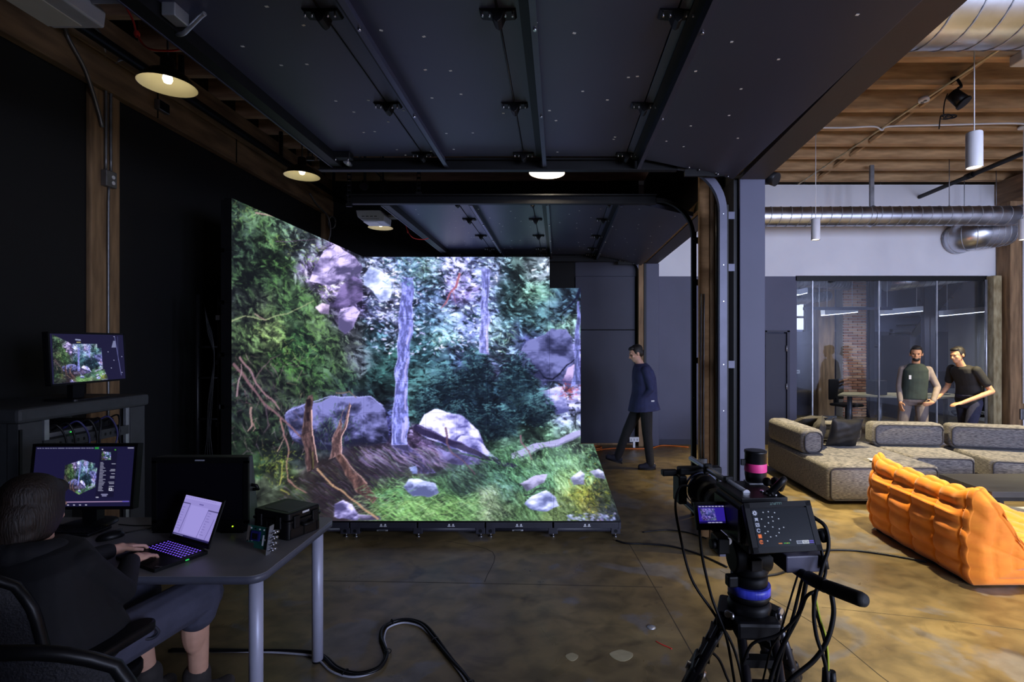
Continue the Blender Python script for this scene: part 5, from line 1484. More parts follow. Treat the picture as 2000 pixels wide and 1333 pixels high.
MB(dt).prism([(5.52, 10.1), (6.9, 9.55), (7.9, 9.75), (7.9, 10.4), (5.9, 10.6)], 0.72, 0.75, 'z').build('desk_top', mat('pale_desk_laminate', (176, 160, 118), (188, 172, 130), rough=0.5), dt)
for x, y in ((5.78, 10.15), (6.25, 9.95), (7.8, 10.3)):
    MB(dt).cyl((x, y, 0), (x, y, 0.72), 0.045, n=12).build('leg', M_condt, dt)
pc = thing('office_computer', 'small black computer box on the office desk', 'computer', (6.3, 10.1, 0.75))
MB(pc).box(6.18, 6.42, 9.98, 10.28, 0.75, 1.03).build('case', M_blksat, pc, bevel=0.01)
MB(pc).box(6.2, 6.28, 9.975, 9.98, 0.78, 1.0).build('front_panel', M_blk, pc)
def office_monitor(label, x, y, w_=0.55, h_=0.34):
    t = thing('office_monitor', label, 'monitor', (x, y, 0.75), group='office monitors')
    MB().box(-w_ / 2, w_ / 2, -0.02, 0.02, 0.12, 0.12 + h_).build('panel', M_blksat, t, bevel=0.005)
    MB().box(-0.03, 0.03, 0.0, 0.04, 0.0, 0.2).build('stand', M_condt, t)
    MB().box(-0.12, 0.12, -0.08, 0.1, 0.0, 0.012).build('foot', M_condt, t)
office_monitor('grey backed monitor on the office desk beside the black computer', 7.0, 10.1)
office_monitor('dark monitor on the office desk behind the walking people', 7.6, 10.15, 0.5)
def task_chair(label, x, y, rz):
    t = thing('office_chair', label, 'chair', (x, y, 0), rz=rz, group='office chairs')
    MB().box(-0.24, 0.24, -0.24, 0.22, 0.44, 0.50).build('seat', M_blkpl, t, bevel=0.03)
    MB().box(-0.22, 0.22, 0.22, 0.26, 0.56, 1.0).build('backrest', M_blkpl, t, bevel=0.02)
    MB().box(-0.03, 0.03, 0.20, 0.28, 0.44, 0.6).build('spine', M_blk, t)
    MB().cyl((0, 0, 0.10), (0, 0, 0.44), 0.025, n=10).build('column', M_blk, t)
    for k in range(5):
        a = 2 * PI * k / 5
        lg = MB().bar((0, 0, 0.10), (0.28 * math.cos(a), 0.28 * math.sin(a), 0.07), 0.045, 0.03).build('leg', M_blk, t)
        MB().cyl((0.28 * math.cos(a), 0.28 * math.sin(a) - 0.015, 0.028), (0.28 * math.cos(a), 0.28 * math.sin(a) + 0.015, 0.028), 0.028, n=10).build('caster', M_blk, lg)
task_chair('dark office chair under the pale desk behind the glass', 6.05, 10.75, 0.4)
task_chair('dark office chair behind the glass at the right pane', 7.5, 9.35, 2.6)
# ------------------------------------------------------------------ work desk
M_lam = mat('grey_desk_laminate', (128, 125, 126), (136, 133, 134), rough=0.42, scale=5)
M_edge = mat('blue_grey_edge_band', (82, 84, 98), (90, 92, 106), rough=0.4, scale=8)
M_leg = mat('silver_desk_leg', (176, 178, 200), (186, 188, 210), rough=0.4, metal=0.15, scale=8)
dk = thing('work_desk', 'grey laminate work desk with rounded corners and silver tube legs', 'desk', (-2.15, 2.57, 0))
MB(dk).prism(rrect(-3.02, -1.28, 2.2, 2.95, 0.06, 8), 0.7485, 0.7505, 'z').build('laminate_top', M_lam, dk)
MB(dk).prism(rrect(-3.02, -1.28, 2.2, 2.95, 0.06, 8), 0.715, 0.7485, 'z', True).build('table_top', M_edge, dk)
for x, y in ((-1.345, 2.28), (-1.325, 2.82), (-2.95, 2.28), (-2.95, 2.87)):
    MB(dk).cyl((x, y, 0.012), (x, y, 0.715), 0.029, n=20).build('leg', M_leg, dk)
    MB(dk).cyl((x, y, 0.0), (x, y, 0.012), 0.026, n=16).build('foot_glide', M_blk, dk)
MB(dk).box(-2.95, -1.36, 2.80, 2.83, 0.66, 0.715).build('cross_rail', M_blk, dk)

def grid_screen(name, img, w_, h_, M, strength, parent, mname):
    """flat lit display carrying a drawn picture; M maps x right, y up, z towards the viewer"""
    hh, ww = img.shape[:2]
    vs = [tuple(M @ Vector((-w_ / 2 + w_ * i / (ww - 1), h_ / 2 - h_ * j / (hh - 1), 0))) for j in range(hh) for i in range(ww)]
    fs = [(j * ww + i, (j + 1) * ww + i, (j + 1) * ww + i + 1, j * ww + i + 1) for j in range(hh - 1) for i in range(ww - 1)]
    me = bpy.data.meshes.new(name)
    me.from_pydata(vs, [], fs)
    m = screen_mat(mname, strength, 0.35, 0.15)
    m.cycles.emission_sampling = 'NONE'
    me.materials.append(m)
    at_ = me.color_attributes.new('picture', 'FLOAT_COLOR', 'POINT')
    full = np.ones((len(vs), 4)); full[:, :3] = to_lin(img.reshape(-1, 3))
    at_.data.foreach_set('color', full.ravel())
    o = bpy.data.objects.new(name, me); COL.objects.link(o); o.parent = parent
    return o
LEDMASK = [(452, 375), (710, 502), (1068, 502), (1068, 561), (1131, 561), (1134, 866), (1157, 866), (1211, 1017), (438, 1017), (448, 900)]
def forest_fn(mp, gain=1.0):
    def fn(X, Y, sd):
        fx, fy = mp(X, Y)
        acc = 0
        for dx in (-2, 2):
            for dy in (-2, 2):
                acc = acc + sample(FOREST, (fx + dx).ravel() - CX0, (fy + dy).ravel() - CY0)
        return (acc / 4 * gain).reshape(X.shape + (3,))
    return fn
# picture of the upper monitor: the stage as the film camera sees it
C3 = Canvas(176, 106, col=(26, 24, 54))
sx, sy = 126 / 770, 104 / 645
C3.poly([(3 + (x - 440) * sx, 1 + (y - 375) * sy) for x, y in LEDMASK], forest_fn(lambda X, Y: (440 + (X - 3) / sx, 375 + (Y - 1) / sy), 1.05))
C3.poly([(142, 30), (148, 14), (154, 14), (154, 30)], (120, 124, 160)); C3.line([(152, 4), (164, 96)], 1.6, (96, 98, 150)); C3.line([(160, 4), (158, 60)], 1, (70, 72, 120))
C3.line([(56, 12), (66, 13)], 3, (150, 156, 190)); C3.line([(58, 18), (66, 18)], 2, (190, 186, 120))
for _x, _y in ((132, 40), (138, 78), (146, 60), (168, 52), (166, 90), (150, 4)): C3.line([(_x, _y), (_x + 1, _y)], 1.5, (200, 204, 240))
# picture of the desk monitor: the virtual set editor
C2 = Canvas(200, 128, col=(25, 23, 56))
for k in range(22):
    C2.line([(3 + k * 5.2, 3), (3 + k * 5.2 + rnd.uniform(2, 4.4), 3)], 1.3, (170, 172, 200), 0.8)
C2.poly([(119, 1), (127, 1), (127, 5), (119, 5)], (40, 150, 60)); C2.line([(186, 3), (197, 3)], 1.6, (200, 200, 220))
hexa = [(62, 40), (96, 28), (122, 36), (122, 44), (127, 46), (126, 86), (95, 102), (62, 84)]
C2.poly(hexa, forest_fn(lambda X, Y: (450 + (X - 62) / 66 * 740, 520 + (Y - 28) / 74 * 480 - np.abs(X - 95) * 1.2), 1.05))
C2.poly([(130, 4), (165, 4), (165, 108), (128, 108)], (20, 18, 44), 1, 0.9)
C2.poly([(133, 10), (152, 12), (153, 28), (134, 29)], forest_fn(lambda X, Y: (460 + (X - 133) / 20 * 700, 480 + (Y - 10) / 19 * 500), 1.1))
C2.line([(160, 7), (161, 7)], 2, (90, 220, 60)); C2.line([(134, 6), (135, 6)], 2, (220, 220, 235))
yy = 34
while yy < 96:
    C2.line([(133, yy), (133 + rnd.uniform(4, 12), yy)], 1.2, (176, 178, 206), 0.85)
    if rnd.random() < 0.5: C2.line([(156 + rnd.uniform(-4, 2), yy), (163, yy)], 1.2, (190, 192, 216), 0.85)
    yy += 3
C2.poly([(154, 88), (160, 88), (160, 94), (154, 94)], (220, 222, 236)); C2.poly([(155.5, 89.5), (158.5, 89.5), (158.5, 92.5), (155.5, 92.5)], (25, 23, 56))
C2.line([(130, 108), (134, 108)], 2, (200, 200, 220)); C2.line([(140, 102), (152, 102)], 2, (150, 150, 190)); C2.line([(142, 105), (150, 105)], 2, (150, 150, 190))
C2.line([(27, 76), (34, 76), (35, 81), (28, 82), (27, 76), (31, 73), (36, 74)], 1.1, (190, 192, 216)); C2.line([(48, 112), (56, 106), (58, 108), (50, 114), (48, 112)], 1.2, (200, 202, 224))
C2.line([(30, 118), (196, 117)], 1.8, (170, 140, 178)); C2.line([(184, 117), (196, 117)], 2, (90, 80, 190)); C2.line([(34, 121), (66, 121)], 1, (150, 150, 190))
for k in range(6): C2.line([(50 + k * 12, 124), (52 + k * 12, 124)], 2, (200, 202, 224))
# laptop picture: a document editor
CL = Canvas(150, 92, col=(150, 140, 210))
CL.poly([(0, 0), (150, 0), (150, 8), (0, 8)], (162, 152, 222)); CL.poly([(34, 20), (106, 20), (106, 84), (34, 84)], (160, 150, 222))
CL.line([(0, 18), (30, 18)], 1.6, (34, 30, 70)); CL.line([(30, 18), (22, 84)], 1.4, (60, 52, 110)); CL.line([(108, 24), (148, 24)], 1.8, (40, 34, 80)); CL.line([(108, 24), (96, 86)], 1.2, (84, 74, 140))
CL.line([(66, 15), (82, 15)], 2, (90, 80, 150)); CL.line([(140, 40), (128, 88)], 1.2, (84, 74, 140))
for k in range(9):
    CL.line([(4, 28 + 6 * k), (4 + rnd.uniform(6, 16), 28 + 6 * k)], 1.1, (112, 102, 170), 0.8)
    CL.line([(112 - k, 30 + 6 * k), (112 - k + rnd.uniform(6, 16), 30 + 6 * k)], 1.1, (104, 94, 162), 0.8)
for k in range(14): CL.line([(4 + k * 9, 4), (4 + k * 9 + 5, 4)], 1, (118, 108, 178), 0.7)
CL.poly([(0, 87), (150, 87), (150, 92), (0, 92)], (40, 36, 84))
for k in range(12): CL.line([(4 + 3.4 * k, 89.5), (5 + 3.4 * k, 89.5)], 1.6, (170, 166, 220), 0.8)

def frame_monitor(t, w_, h_, th, m, M, bezel=0.012, chin=0.0):
    MB().obox((0, 0, 0), (1, 1, 1))
    b = MB(); b.box(-w_ / 2, w_ / 2, -h_ / 2 - chin, h_ / 2, -th, 0)
    b.v = [tuple(M @ Vector(p)) for p in b.v]
    body = b.build('casing', m, t, bevel=0.004)
    for x0, x1, y0, y1 in ((-w_ / 2, w_ / 2, h_ / 2 - bezel, h_ / 2), (-w_ / 2, w_ / 2, -h_ / 2 - chin, -h_ / 2 + bezel),
                           (-w_ / 2, -w_ / 2 + bezel, -h_ / 2, h_ / 2), (w_ / 2 - bezel, w_ / 2, -h_ / 2, h_ / 2)):
        f_ = MB(); f_.box(x0, x1, y0, y1, 0, 0.005)
        f_.v = [tuple(M @ Vector(p)) for p in f_.v]
        f_.build('bezel', m, body)
    return body
def plane_matrix(c, xdir, up):
    x = Vector(xdir).normalized(); y = Vector(up).normalized(); z = x.cross(y).normalized(); y = z.cross(x)
    return Matrix.Translation(Vector(c)) @ Matrix((x, y, z)).transposed().to_4x4()

# upper monitor on the rack: faces the operator
m3 = thing('display_monitor', 'black monitor standing on top of the equipment rack, showing the lit forest stage', 'monitor', (-3.25, 3.50, 1.373))
inv = Vector((-3.25, 3.50, 1.373))
MM = plane_matrix(Vector((-3.20, 3.50, 1.655)) - inv, (0.0, 1.0, 0.0), (-0.06, 0, 1))
frame_monitor(m3, 0.57, 0.345, 0.035, M_blkpl, MM)
grid_screen('screen', C3.a, 0.545, 0.32, MM @ Matrix.Translation((0, 0, 0.003)), 1.0, m3, 'upper_monitor_picture')
MB().box(-0.05, -0.01, -0.06, 0.02, 0.0, 0.16).build('stand_neck', M_blkpl, m3)
MB().prism(rrect(-0.12, 0.10, -0.16, 0.12, 0.03), 0.0, 0.012, 'z').build('stand_base', M_blksat, m3)
# desk monitor
m2 = thing('display_monitor', 'black desk monitor showing a small cut out forest set and lists of settings', 'monitor', (-2.60, 2.86, 0.7515))
inv = Vector((-2.60, 2.86, 0.7515))
MM = plane_matrix(Vector((-2.615, 2.82, 1.02)) - inv, (1, 0.02, 0), (0, 0.10, 1))
frame_monitor(m2, 0.57, 0.355, 0.04, M_blkpl, MM, 0.016)
grid_screen('screen', C2.a, 0.535, 0.322, MM @ Matrix.Translation((0, 0, 0.003)), 1.0, m2, 'desk_monitor_picture')
MB().box(-0.03, 0.05, -0.03, 0.02, 0.008, 0.16).build('stand_neck', M_blkpl, m2)
MB().lathe([(0.13, 0.0), (0.13, 0.008), (0.10, 0.016), (0.03, 0.022)], (0.01, -0.04, 0), 28).build('stand_base', M_blksat, m2)
# deep black reference monitor, switched off
m1 = thing('reference_monitor', 'large deep black reference monitor, switched off, on the desk behind the laptop', 'monitor', (-1.90, 2.72, 0.7515))
zb = 0.7515
b = MB(m1)
b.add([(-2.15, 2.72, 0.76), (-1.64, 2.72, 0.76), (-1.64, 2.72, 1.148), (-2.15, 2.72, 1.148),
       (-2.12, 2.86, 0.76), (-1.67, 2.86, 0.76), (-1.66, 2.785, 1.148), (-2.13, 2.785, 1.148)],
      [(0, 1, 2, 3), (5, 4, 7, 6), (1, 5, 6, 2), (4, 0, 3, 7), (3, 2, 6, 7), (4, 5, 1, 0)])
b.build('housing', mat('grey_black_monitor_casing', (40, 42, 42), (47, 49, 49), rough=0.5, scale=10), m1, bevel=0.006)
MB(m1).box(-2.15, -1.64, 2.708, 2.72, 1.118, 1.148).box(-2.15, -1.64, 2.708, 2.72, 0.76, 0.815).box(-2.15, -2.125, 2.708, 2.72, 0.80, 1.13).box(-1.665, -1.64, 2.708, 2.72, 0.80, 1.13).build('bezel', M_blkpl, m1)
MB(m1).box(-2.125, -1.665, 2.713, 2.72, 0.815, 1.118).build('dark_screen', mat('switched_off_screen', (16, 15, 22), (18, 17, 25), rough=0.18, scale=3), m1)
MB(m1).box(-1.92, -1.87, 2.706, 2.709, 1.13, 1.137).build('tally_light', mat('tally_white', (150, 152, 166), (160, 162, 176), rough=0.4), m1)
MB(m1).cyl((-1.72, 2.707, 0.785), (-1.72, 2.704, 0.785), 0.004, n=8).build('power_light', emat('green_power_led', (180, 220, 40), 1.5), m1)
pass
MB(m1).tube([(-1.655, 2.76, 0.99), (-1.625, 2.76, 0.985), (-1.622, 2.77, 0.965), (-1.655, 2.78, 0.96)], 0.009, 7).build('carry_handle', M_blk, m1)
for x in (-2.08, -1.72):
    MB(m1).box(x - 0.06, x + 0.06, 2.70, 2.84, zb, 0.76).build('foot', M_blkpl, m1)

# laptop
ang = math.atan2(2.43 - 2.57, -1.66 + 1.95)
lp_ = thing('laptop_computer', 'black laptop with glowing violet keys, open in front of the seated person', 'laptop', ((-1.95 - 1.66) / 2, (2.57 + 2.43) / 2, 0.7515), rz=ang)
MB().prism(rrect(-0.162, 0.162, -0.225, 0.0, 0.008), 0.0, 0.016, 'z').build('base', M_blkpl, lp_, bevel=0.002)
MB().box(-0.145, 0.145, -0.115, -0.012, 0.0155, 0.0172).build('keyboard_deck', M_blk, lp_)
kb = MB(); kg = MB()
for r_ in range(6):
    for c_ in range(14):
        x = -0.135 + c_ * 0.0205; y = -0.020 - r_ * 0.0165
        kb.box(x - 0.0085, x + 0.0085, y - 0.0065, y + 0.0065, 0.0172, 0.0185)
        kg.box(x - 0.0035, x + 0.0035, y - 0.003, y + 0.003, 0.0185, 0.0188)
stuff(kb.build('keys', M_blksat, lp_)); stuff(kg.build('key_legends', emat('violet_key_glow', (122, 84, 255), 1.8), lp_))
MB().box(-0.05, 0.05, -0.205, -0.13, 0.0158, 0.0166).build('touchpad', M_blksat, lp_)
MB().obox((0.145, -0.20, 0.0165), (0.03, 0.010, 0.001), Matrix.Rotation(0.3, 3, 'Z')).build('badge', M_screwm, lp_)
MM = plane_matrix((0, 0.040, 0.128), (1, 0, 0), (0, 0.36, 1))
frame_monitor(lp_, 0.324, 0.225, 0.006, M_blkpl, MM, 0.012)
grid_screen('screen', CL.a, 0.30, 0.19, MM @ Matrix.Translation((0, 0.006, 0.003)), 0.95, lp_, 'laptop_picture')
MB().cyl((-0.12, 0.0, 0.012), (0.12, 0.0, 0.012), 0.008, n=8).build('hinge', M_blk, lp_)
MB().box(0.160, 0.163, -0.10, -0.085, 0.005, 0.011).build('port_light', emat('green_port_led', (60, 220, 110), 0.7), lp_)

# hard case
ca = math.atan2(-0.106, 0.236)
hcse = thing('hard_case', 'black ribbed hard equipment case with latches on the desk corner', 'case', (-1.364, 2.584, 0.7515), rz=ca)
cw, cdp, chh = 0.262, 0.200, 0.135
MB().prism(rrect(-cw, 0, 0, cdp, 0.018), 0.0, 0.092, 'z').build('lower_shell', M_blksat, hcse, bevel=0.006)
MB().prism(rrect(-cw - 0.006, 0.006, -0.006, cdp + 0.006, 0.02), 0.084, 0.096, 'z').build('rim', M_blksat, hcse, bevel=0.003)
MB().prism(rrect(-cw, 0, 0, cdp, 0.018), 0.096, chh, 'z').build('lid', M_blksat, hcse, bevel=0.008)
MB().box(-cw + 0.05, -0.035, 0.03, cdp - 0.03, chh - 0.001, chh + 0.002).build('lid_label_panel', mat('dull_green_grey_panel', (64, 68, 62), (72, 76, 70), rough=0.5), hcse, bevel=0.001)
for y in (0.045, cdp - 0.045):
    MB().box(0.0, 0.014, y - 0.018, y + 0.018, 0.055, 0.118).build('latch', M_blk, hcse, bevel=0.004)
MB().tube(catmull([(0.004, 0.075, 0.07), (0.03, 0.078, 0.066), (0.03, 0.122, 0.066), (0.004, 0.125, 0.07)], 6), 0.009, 8).build('handle', M_blk, hcse)
for x in (-cw + 0.06, -0.06):
    MB().box(x - 0.018, x + 0.018, -0.012, 0.0, 0.055, 0.118).build('latch', M_blk, hcse, bevel=0.004)
for x in (-cw + 0.1, -cw + 0.13, -cw + 0.16):
    MB().box(x, x + 0.01, -0.004, 0.0, 0.005, 0.08).build('rib', M_blksat, hcse)
for y in (0.02, 0.10, 0.18):
    MB().box(0.0, 0.004, y - 0.006, y + 0.006, 0.005, 0.05).build('rib', M_blksat, hcse)
MB().box(0.0005, 0.002, 0.085, 0.125, 0.118, 0.128).build('white_tag', M_whpl, hcse)

# circuit card
M_pcb = mat('green_circuit_board', (14, 58, 52), (22, 76, 66), rough=0.4, scale=30)
cx_ = P(510, 1060, 2.46)
pcd = thing('circuit_card', 'green circuit card with metal bracket and sockets leaning on the hard case', 'circuit board', (cx_.x, cx_.y - 0.02, 0.7515), rz=-0.10, rot=(0.0, 0.14, -0.10))
MB().box(-0.072, 0.048, -0.001, 0.001, 0.045, 0.128).box(-0.03, 0.048, -0.001, 0.001, 0.022, 0.045).build('board', M_pcb, pcd)
MB().box(-0.045, 0.0, -0.012, -0.001, 0.060, 0.106).build('heat_sink', mat('blue_anodised_heatsink', (34, 36, 110), (44, 46, 128), rough=0.4, metal=0.5), pcd, bevel=0.002)
MB().box(-0.036, -0.009, -0.0135, -0.012, 0.069, 0.097).build('chip', M_blk, pcd)
MB().box(0.048, 0.051, -0.02, 0.012, 0.0, 0.145).build('bracket', M_steel, pcd)
for i in range(4):
    for j in range(2):
        z = 0.03 + 0.028 * i; y = -0.012 + 0.018 * j
        cn = MB().cyl((0.051, y, z), (0.082, y, z + 0.004), 0.0065, n=10).build('bnc_socket', M_screwm, pcd)
        MB().cyl((0.068, y - 0.009, z), (0.068, y + 0.009, z), 0.0022, n=6).build('socket_pin', M_screwm, cn)
for i in range(10):
    x = -0.066 + 0.011 * i
    MB().box(x, x + 0.006, -0.004, -0.001, 0.112 if i % 2 else 0.05 + 0.002 * i, 0.118 if i % 2 else 0.056 + 0.002 * i).build('component', M_whpl if i % 3 else M_blk, pcd)
MB().box(0.012, 0.018, -0.004, -0.001, 0.04, 0.09).build('white_connector', M_whpl, pcd)
MB().box(-0.07, -0.055, -0.003, -0.001, 0.05, 0.125).build('gold_edge', mat('pale_gold', (170, 160, 150), (186, 176, 166), rough=0.3, metal=0.8), pcd)

kbd = thing('keyboard', 'black computer keyboard on the desk under the desk monitor', 'keyboard', (-2.62, 2.72, 0.7515), rz=-0.05)
MB().prism(rrect(-0.20, 0.20, -0.07, 0.07, 0.012), 0.0, 0.014, 'z').build('base', M_blksat, kbd, bevel=0.003)
km = MB()
for r_ in range(5):
    for c_ in range(18):
        km.box(-0.188 + c_ * 0.021, -0.171 + c_ * 0.021, -0.058 + r_ * 0.0235, -0.039 + r_ * 0.0235, 0.014, 0.019)
stuff(km.build('keys', M_blkpl, kbd))
MB().cyl((0.17, 0.06, 0.015), (0.17, 0.06, 0.0165), 0.003, n=6).build('status_light', emat('amber_led', (230, 200, 60), 0.8), kbd)
mse = thing('computer_mouse', 'black computer mouse on the desk beside the keyboard', 'mouse', (-2.30, 2.63, 0.7515), rz=-0.7)
MB().ball((0, 0, 0.006), (0.034, 0.058, 0.032), 16, 10).build('shell', M_blksat, mse)
MB().box(-0.003, 0.003, 0.02, 0.05, 0.030, 0.037).build('wheel', M_blk, mse)
mc = thing('mouse_cable', 'thin black mouse cable curling on the desk', 'cable', (-2.2, 2.75, 0.7515))
MB(mc).tube(catmull([(-2.27, 2.685, 0.757), (-2.20, 2.76, 0.755), (-2.22, 2.80, 0.755), (-2.32, 2.80, 0.755), (-2.42, 2.82, 0.755)], 6), 0.003, 6).build('cord', M_blk, mc)

# ------------------------------------------------------------------ equipment rack
rk = thing('equipment_rack', 'charcoal open equipment rack with rounded top at the left of the desk', 'rack', (-3.44, 3.43, 0))
M_rack = mat('charcoal_rack_panel', (48, 50, 52), (56, 58, 60), rough=0.6, scale=20, bump=0.05)
MB(rk).box(-3.76, -3.11, 2.95, 3.90, 1.285, 1.372).build('top', M_rack, rk, bevel=0.02)
for y0, y1 in ((2.97, 3.11), (3.75, 3.88)):
    MB(rk).box(-3.20, -3.13, y0, y1, 0.0, 1.285).build('front_post', M_rack, rk, bevel=0.006)
    MB(rk).box(-3.74, -3.68, y0, y1, 0.0, 1.285).build('rear_post', M_rack, rk, bevel=0.006)
MB(rk).box(-3.68, -3.20, 2.975, 3.0, 0.05, 1.285).build('side_panel', M_rack, rk)
MB(rk).box(-3.13, -3.122, 2.97, 2.985, 0.0, 1.25).build('edge_strip', M_blk, rk)
for z in (1.14, 0.80, 0.30):
    MB(rk).box(-3.70, -3.15, 3.11, 3.75, z, z + 0.018).build('shelf', M_rack, rk)
for y in (3.13, 3.72):
    MB(rk).box(-3.16, -3.14, y, y + 0.03, 0.2, 1.285).build('rack_rail', M_steel, rk)
pbar = MB(rk).box(-3.148, -3.135, 3.12, 3.74, 1.095, 1.158).build('perforated_panel', M_rack, rk)
for k in range(13):
    MB(rk).box(-3.1352, -3.1335, 3.18 + 0.04 * k, 3.192 + 0.04 * k, 1.115, 1.135).build('panel_slot', M_blk, pbar)
eq = thing('rack_device', 'thin grey recorder on the upper rack shelf under the monitor', 'electronics', (-3.4, 3.33, 1.159))
MB(eq).box(-3.62, -3.20, 3.13, 3.52, 1.159, 1.188).build('case', M_condt, eq, bevel=0.003)
MB(eq).cyl((-3.199, 3.36, 1.172), (-3.196, 3.36, 1.172), 0.004, n=8).build('status_light', emat('green_led', (60, 230, 90), 1.2), eq)
eq2 = thing('rack_device', 'black switch box at the right end of the upper rack shelf', 'electronics', (-3.4, 3.63, 1.159))
MB(eq2).box(-3.60, -3.22, 3.54, 3.71, 1.159, 1.215).build('case', M_blksat, eq2, bevel=0.003)
for k in range(4):
    MB(eq2).box(-3.22, -3.217, 3.56 + 0.035 * k, 3.58 + 0.035 * k, 1.175, 1.195).build('port', M_blk, eq2)
M_vcab = mat('violet_lit_cable', (40, 38, 84), (52, 48, 104), rough=0.5, scale=10)  # violet glow inside the rack is put into the cable colour
rc = thing('rack_cables', 'tangle of black and violet cables hanging inside the rack', 'cables', (-3.2, 3.5, 0.7))
for k in range(7):
    y = 3.18 + 0.075 * k
    MB(rc).tube(catmull([(-3.22, y, 1.20), (-3.145, y + 0.03, 1.24), (-3.118, y + rnd.uniform(0.0, 0.08), 1.10), (-3.15, y + rnd.uniform(-0.05, 0.05), 0.92), (-3.22, y + rnd.uniform(-0.08, 0.08), 0.83)], 6), 0.006, 6).build('cable_strand', M_vcab if k in (2, 5) else M_blksat, rc)
eq3 = thing('rack_device', 'pale patch unit low in the rack under the desk monitor', 'electronics', (-3.3, 3.3, 0.82))
MB(eq3).box(-3.5, -3.17, 3.12, 3.42, 0.819, 0.95).build('case', mat('lavender_lit_panel', (120, 120, 160), (130, 130, 172), rough=0.5), eq3, bevel=0.003)  # case in one pale lavender tone

# ------------------------------------------------------------------ chairs
M_mesh = mat('black_chair_mesh', (18, 18, 24), (30, 30, 38), rough=0.7, scale=160, bump=0.4, contrast=(0.45, 0.55))
def curved_back(root, w_, z0, z1, curve, y0, name='backrest', lean=0.12, top_r=0.35):
    """bowed, rounded shell: thin mesh pad with a thick rim around it"""
    nu, nv = 18, 12
    def pos(u, v, off):
        ww = w_ / 2 * (1 - 0.10 * v) * (1 - top_r * max(0, v - 0.75) ** 1.5 * 4)
        x = u * ww
        z = z0 + (z1 - z0) * v - (0.13 * abs(u) ** 3.2 * max(0, v - 0.3))
        y = y0 - lean * v * (z1 - z0) + curve * u * u + off
        return (x, y, z)
    b = MB()
    for s, off in ((1, 0.0), (-1, -0.018)):
        vs = [pos(-1 + 2 * i / nu, j / nv, off) for j in range(nv + 1) for i in range(nu + 1)]
        fs = [(j * (nu + 1) + i, j * (nu + 1) + i + 1, (j + 1) * (nu + 1) + i + 1, (j + 1) * (nu + 1) + i) for j in range(nv) for i in range(nu)]
        b.add(vs, fs, True)
    b.build(name, M_mesh, root)
    e = [(-1, k / 10) for k in range(11)] + [(-1 + 2 * k / 14, 1) for k in range(1, 15)] + [(1, 1 - k / 10) for k in range(1, 11)]
    MB().tube([pos(u, v, -0.009) for u, v in e], 0.017, 8).build('back_rim', M_blksat, root)
def swivel_chair(label, x, y, rz, back_w, z0, z1, arms=True):
    t = thing('swivel_chair', label, 'chair', (x, y, 0), rz=rz, group='swivel chairs at the desk')
    MB().prism(rrect(-0.26, 0.26, -0.24, 0.26, 0.09), 0.43, 0.49, 'z', True).build('seat', M_blkpl, t, bevel=0.02)
    curved_back(t, back_w, z0, z1, 0.13, -0.25)
    MB().tube([(0, -0.30, z0 + 0.12), (0, -0.32, 0.55), (0, -0.18, 0.42)], 0.026, 8).build('back_spine', M_blk, t)
    MB().cyl((0, 0, 0.09), (0, 0, 0.43), 0.028, n=12).build('gas_column', M_blk, t)
    for k in range(5):
        a = 2 * PI * k / 5 + 0.3
        lg = MB().bar((0, 0, 0.10), (0.30 * math.cos(a), 0.30 * math.sin(a), 0.072), 0.05, 0.032).build('leg', M_blksat, t, bevel=0.006)
        MB().cyl((0.30 * math.cos(a), 0.30 * math.sin(a) - 0.02, 0.029), (0.30 * math.cos(a), 0.30 * math.sin(a) + 0.02, 0.029), 0.029, n=12).build('caster', M_blk, lg)
    if arms:
        for s in (-1, 1):
            ar = MB().prism(rrect(s * 0.30 - 0.048, s * 0.30 + 0.048, -0.14, 0.20, 0.045), 0.635, 0.672, 'z', True).build('arm_pad', M_blksat, t, bevel=0.010)
            MB().tube([(s * 0.30, 0.0, 0.636), (s * 0.31, 0.0, 0.56), (s * 0.27, 0.0, 0.46), (s * 0.2, 0, 0.44)], 0.02, 8).build('arm_post', M_blk, ar)
    return t
swivel_chair('black mesh swivel chair the seated person sits on', -1.93, 1.86, -0.12, 0.56, 0.56, 1.06)
swivel_chair('empty black mesh swivel chair cut by the lower left corner of the view', -1.20, 1.42, -0.15, 0.52, 0.55, 1.085, arms=False)
# ------------------------------------------------------------------ film camera on tripod
# local frame: +y along the lens, origin on the floor below the tripod bowl
tpd = thing('camera_tripod', 'black heavy duty camera tripod with twin tube legs and a blue ringed bowl', 'tripod', (0.563, 1.51, 0), rz=0.09)
M_carb = mat('black_tripod_tube', (22, 21, 24), (32, 30, 34), rough=0.3, scale=20, metal=0.3)
M_blue = mat('blue_bowl_ring', (52, 60, 190), (74, 84, 214), rough=0.35, scale=30, stretch=(8, 8, 0.3), contrast=(0.4, 0.6))
MB().lathe([(0.052, 1.00), (0.060, 1.012), (0.060, 1.02), (0.045, 1.03)], (0, 0, 0), 26).build('bowl', M_blk, tpd)
MB().lathe([(0.060, 1.022), (0.060, 1.046)], (0, 0, 0), 30).build('bowl_ring', M_blue, tpd)
MB().lathe([(0.050, 1.046), (0.052, 1.050), (0.052, 1.072), (0.044, 1.078)], (0, 0, 0), 26).build('level_base', M_blkpl, tpd)
MB().box(-0.075, -0.045, -0.03, 0.0, 1.045, 1.078).build('lock_knob', M_blk, tpd, bevel=0.005)
MB().lathe([(0.03, 0.93), (0.055, 0.95), (0.062, 0.985), (0.055, 1.0)], (0, 0, 0), 22).build('spider', M_blk, tpd)
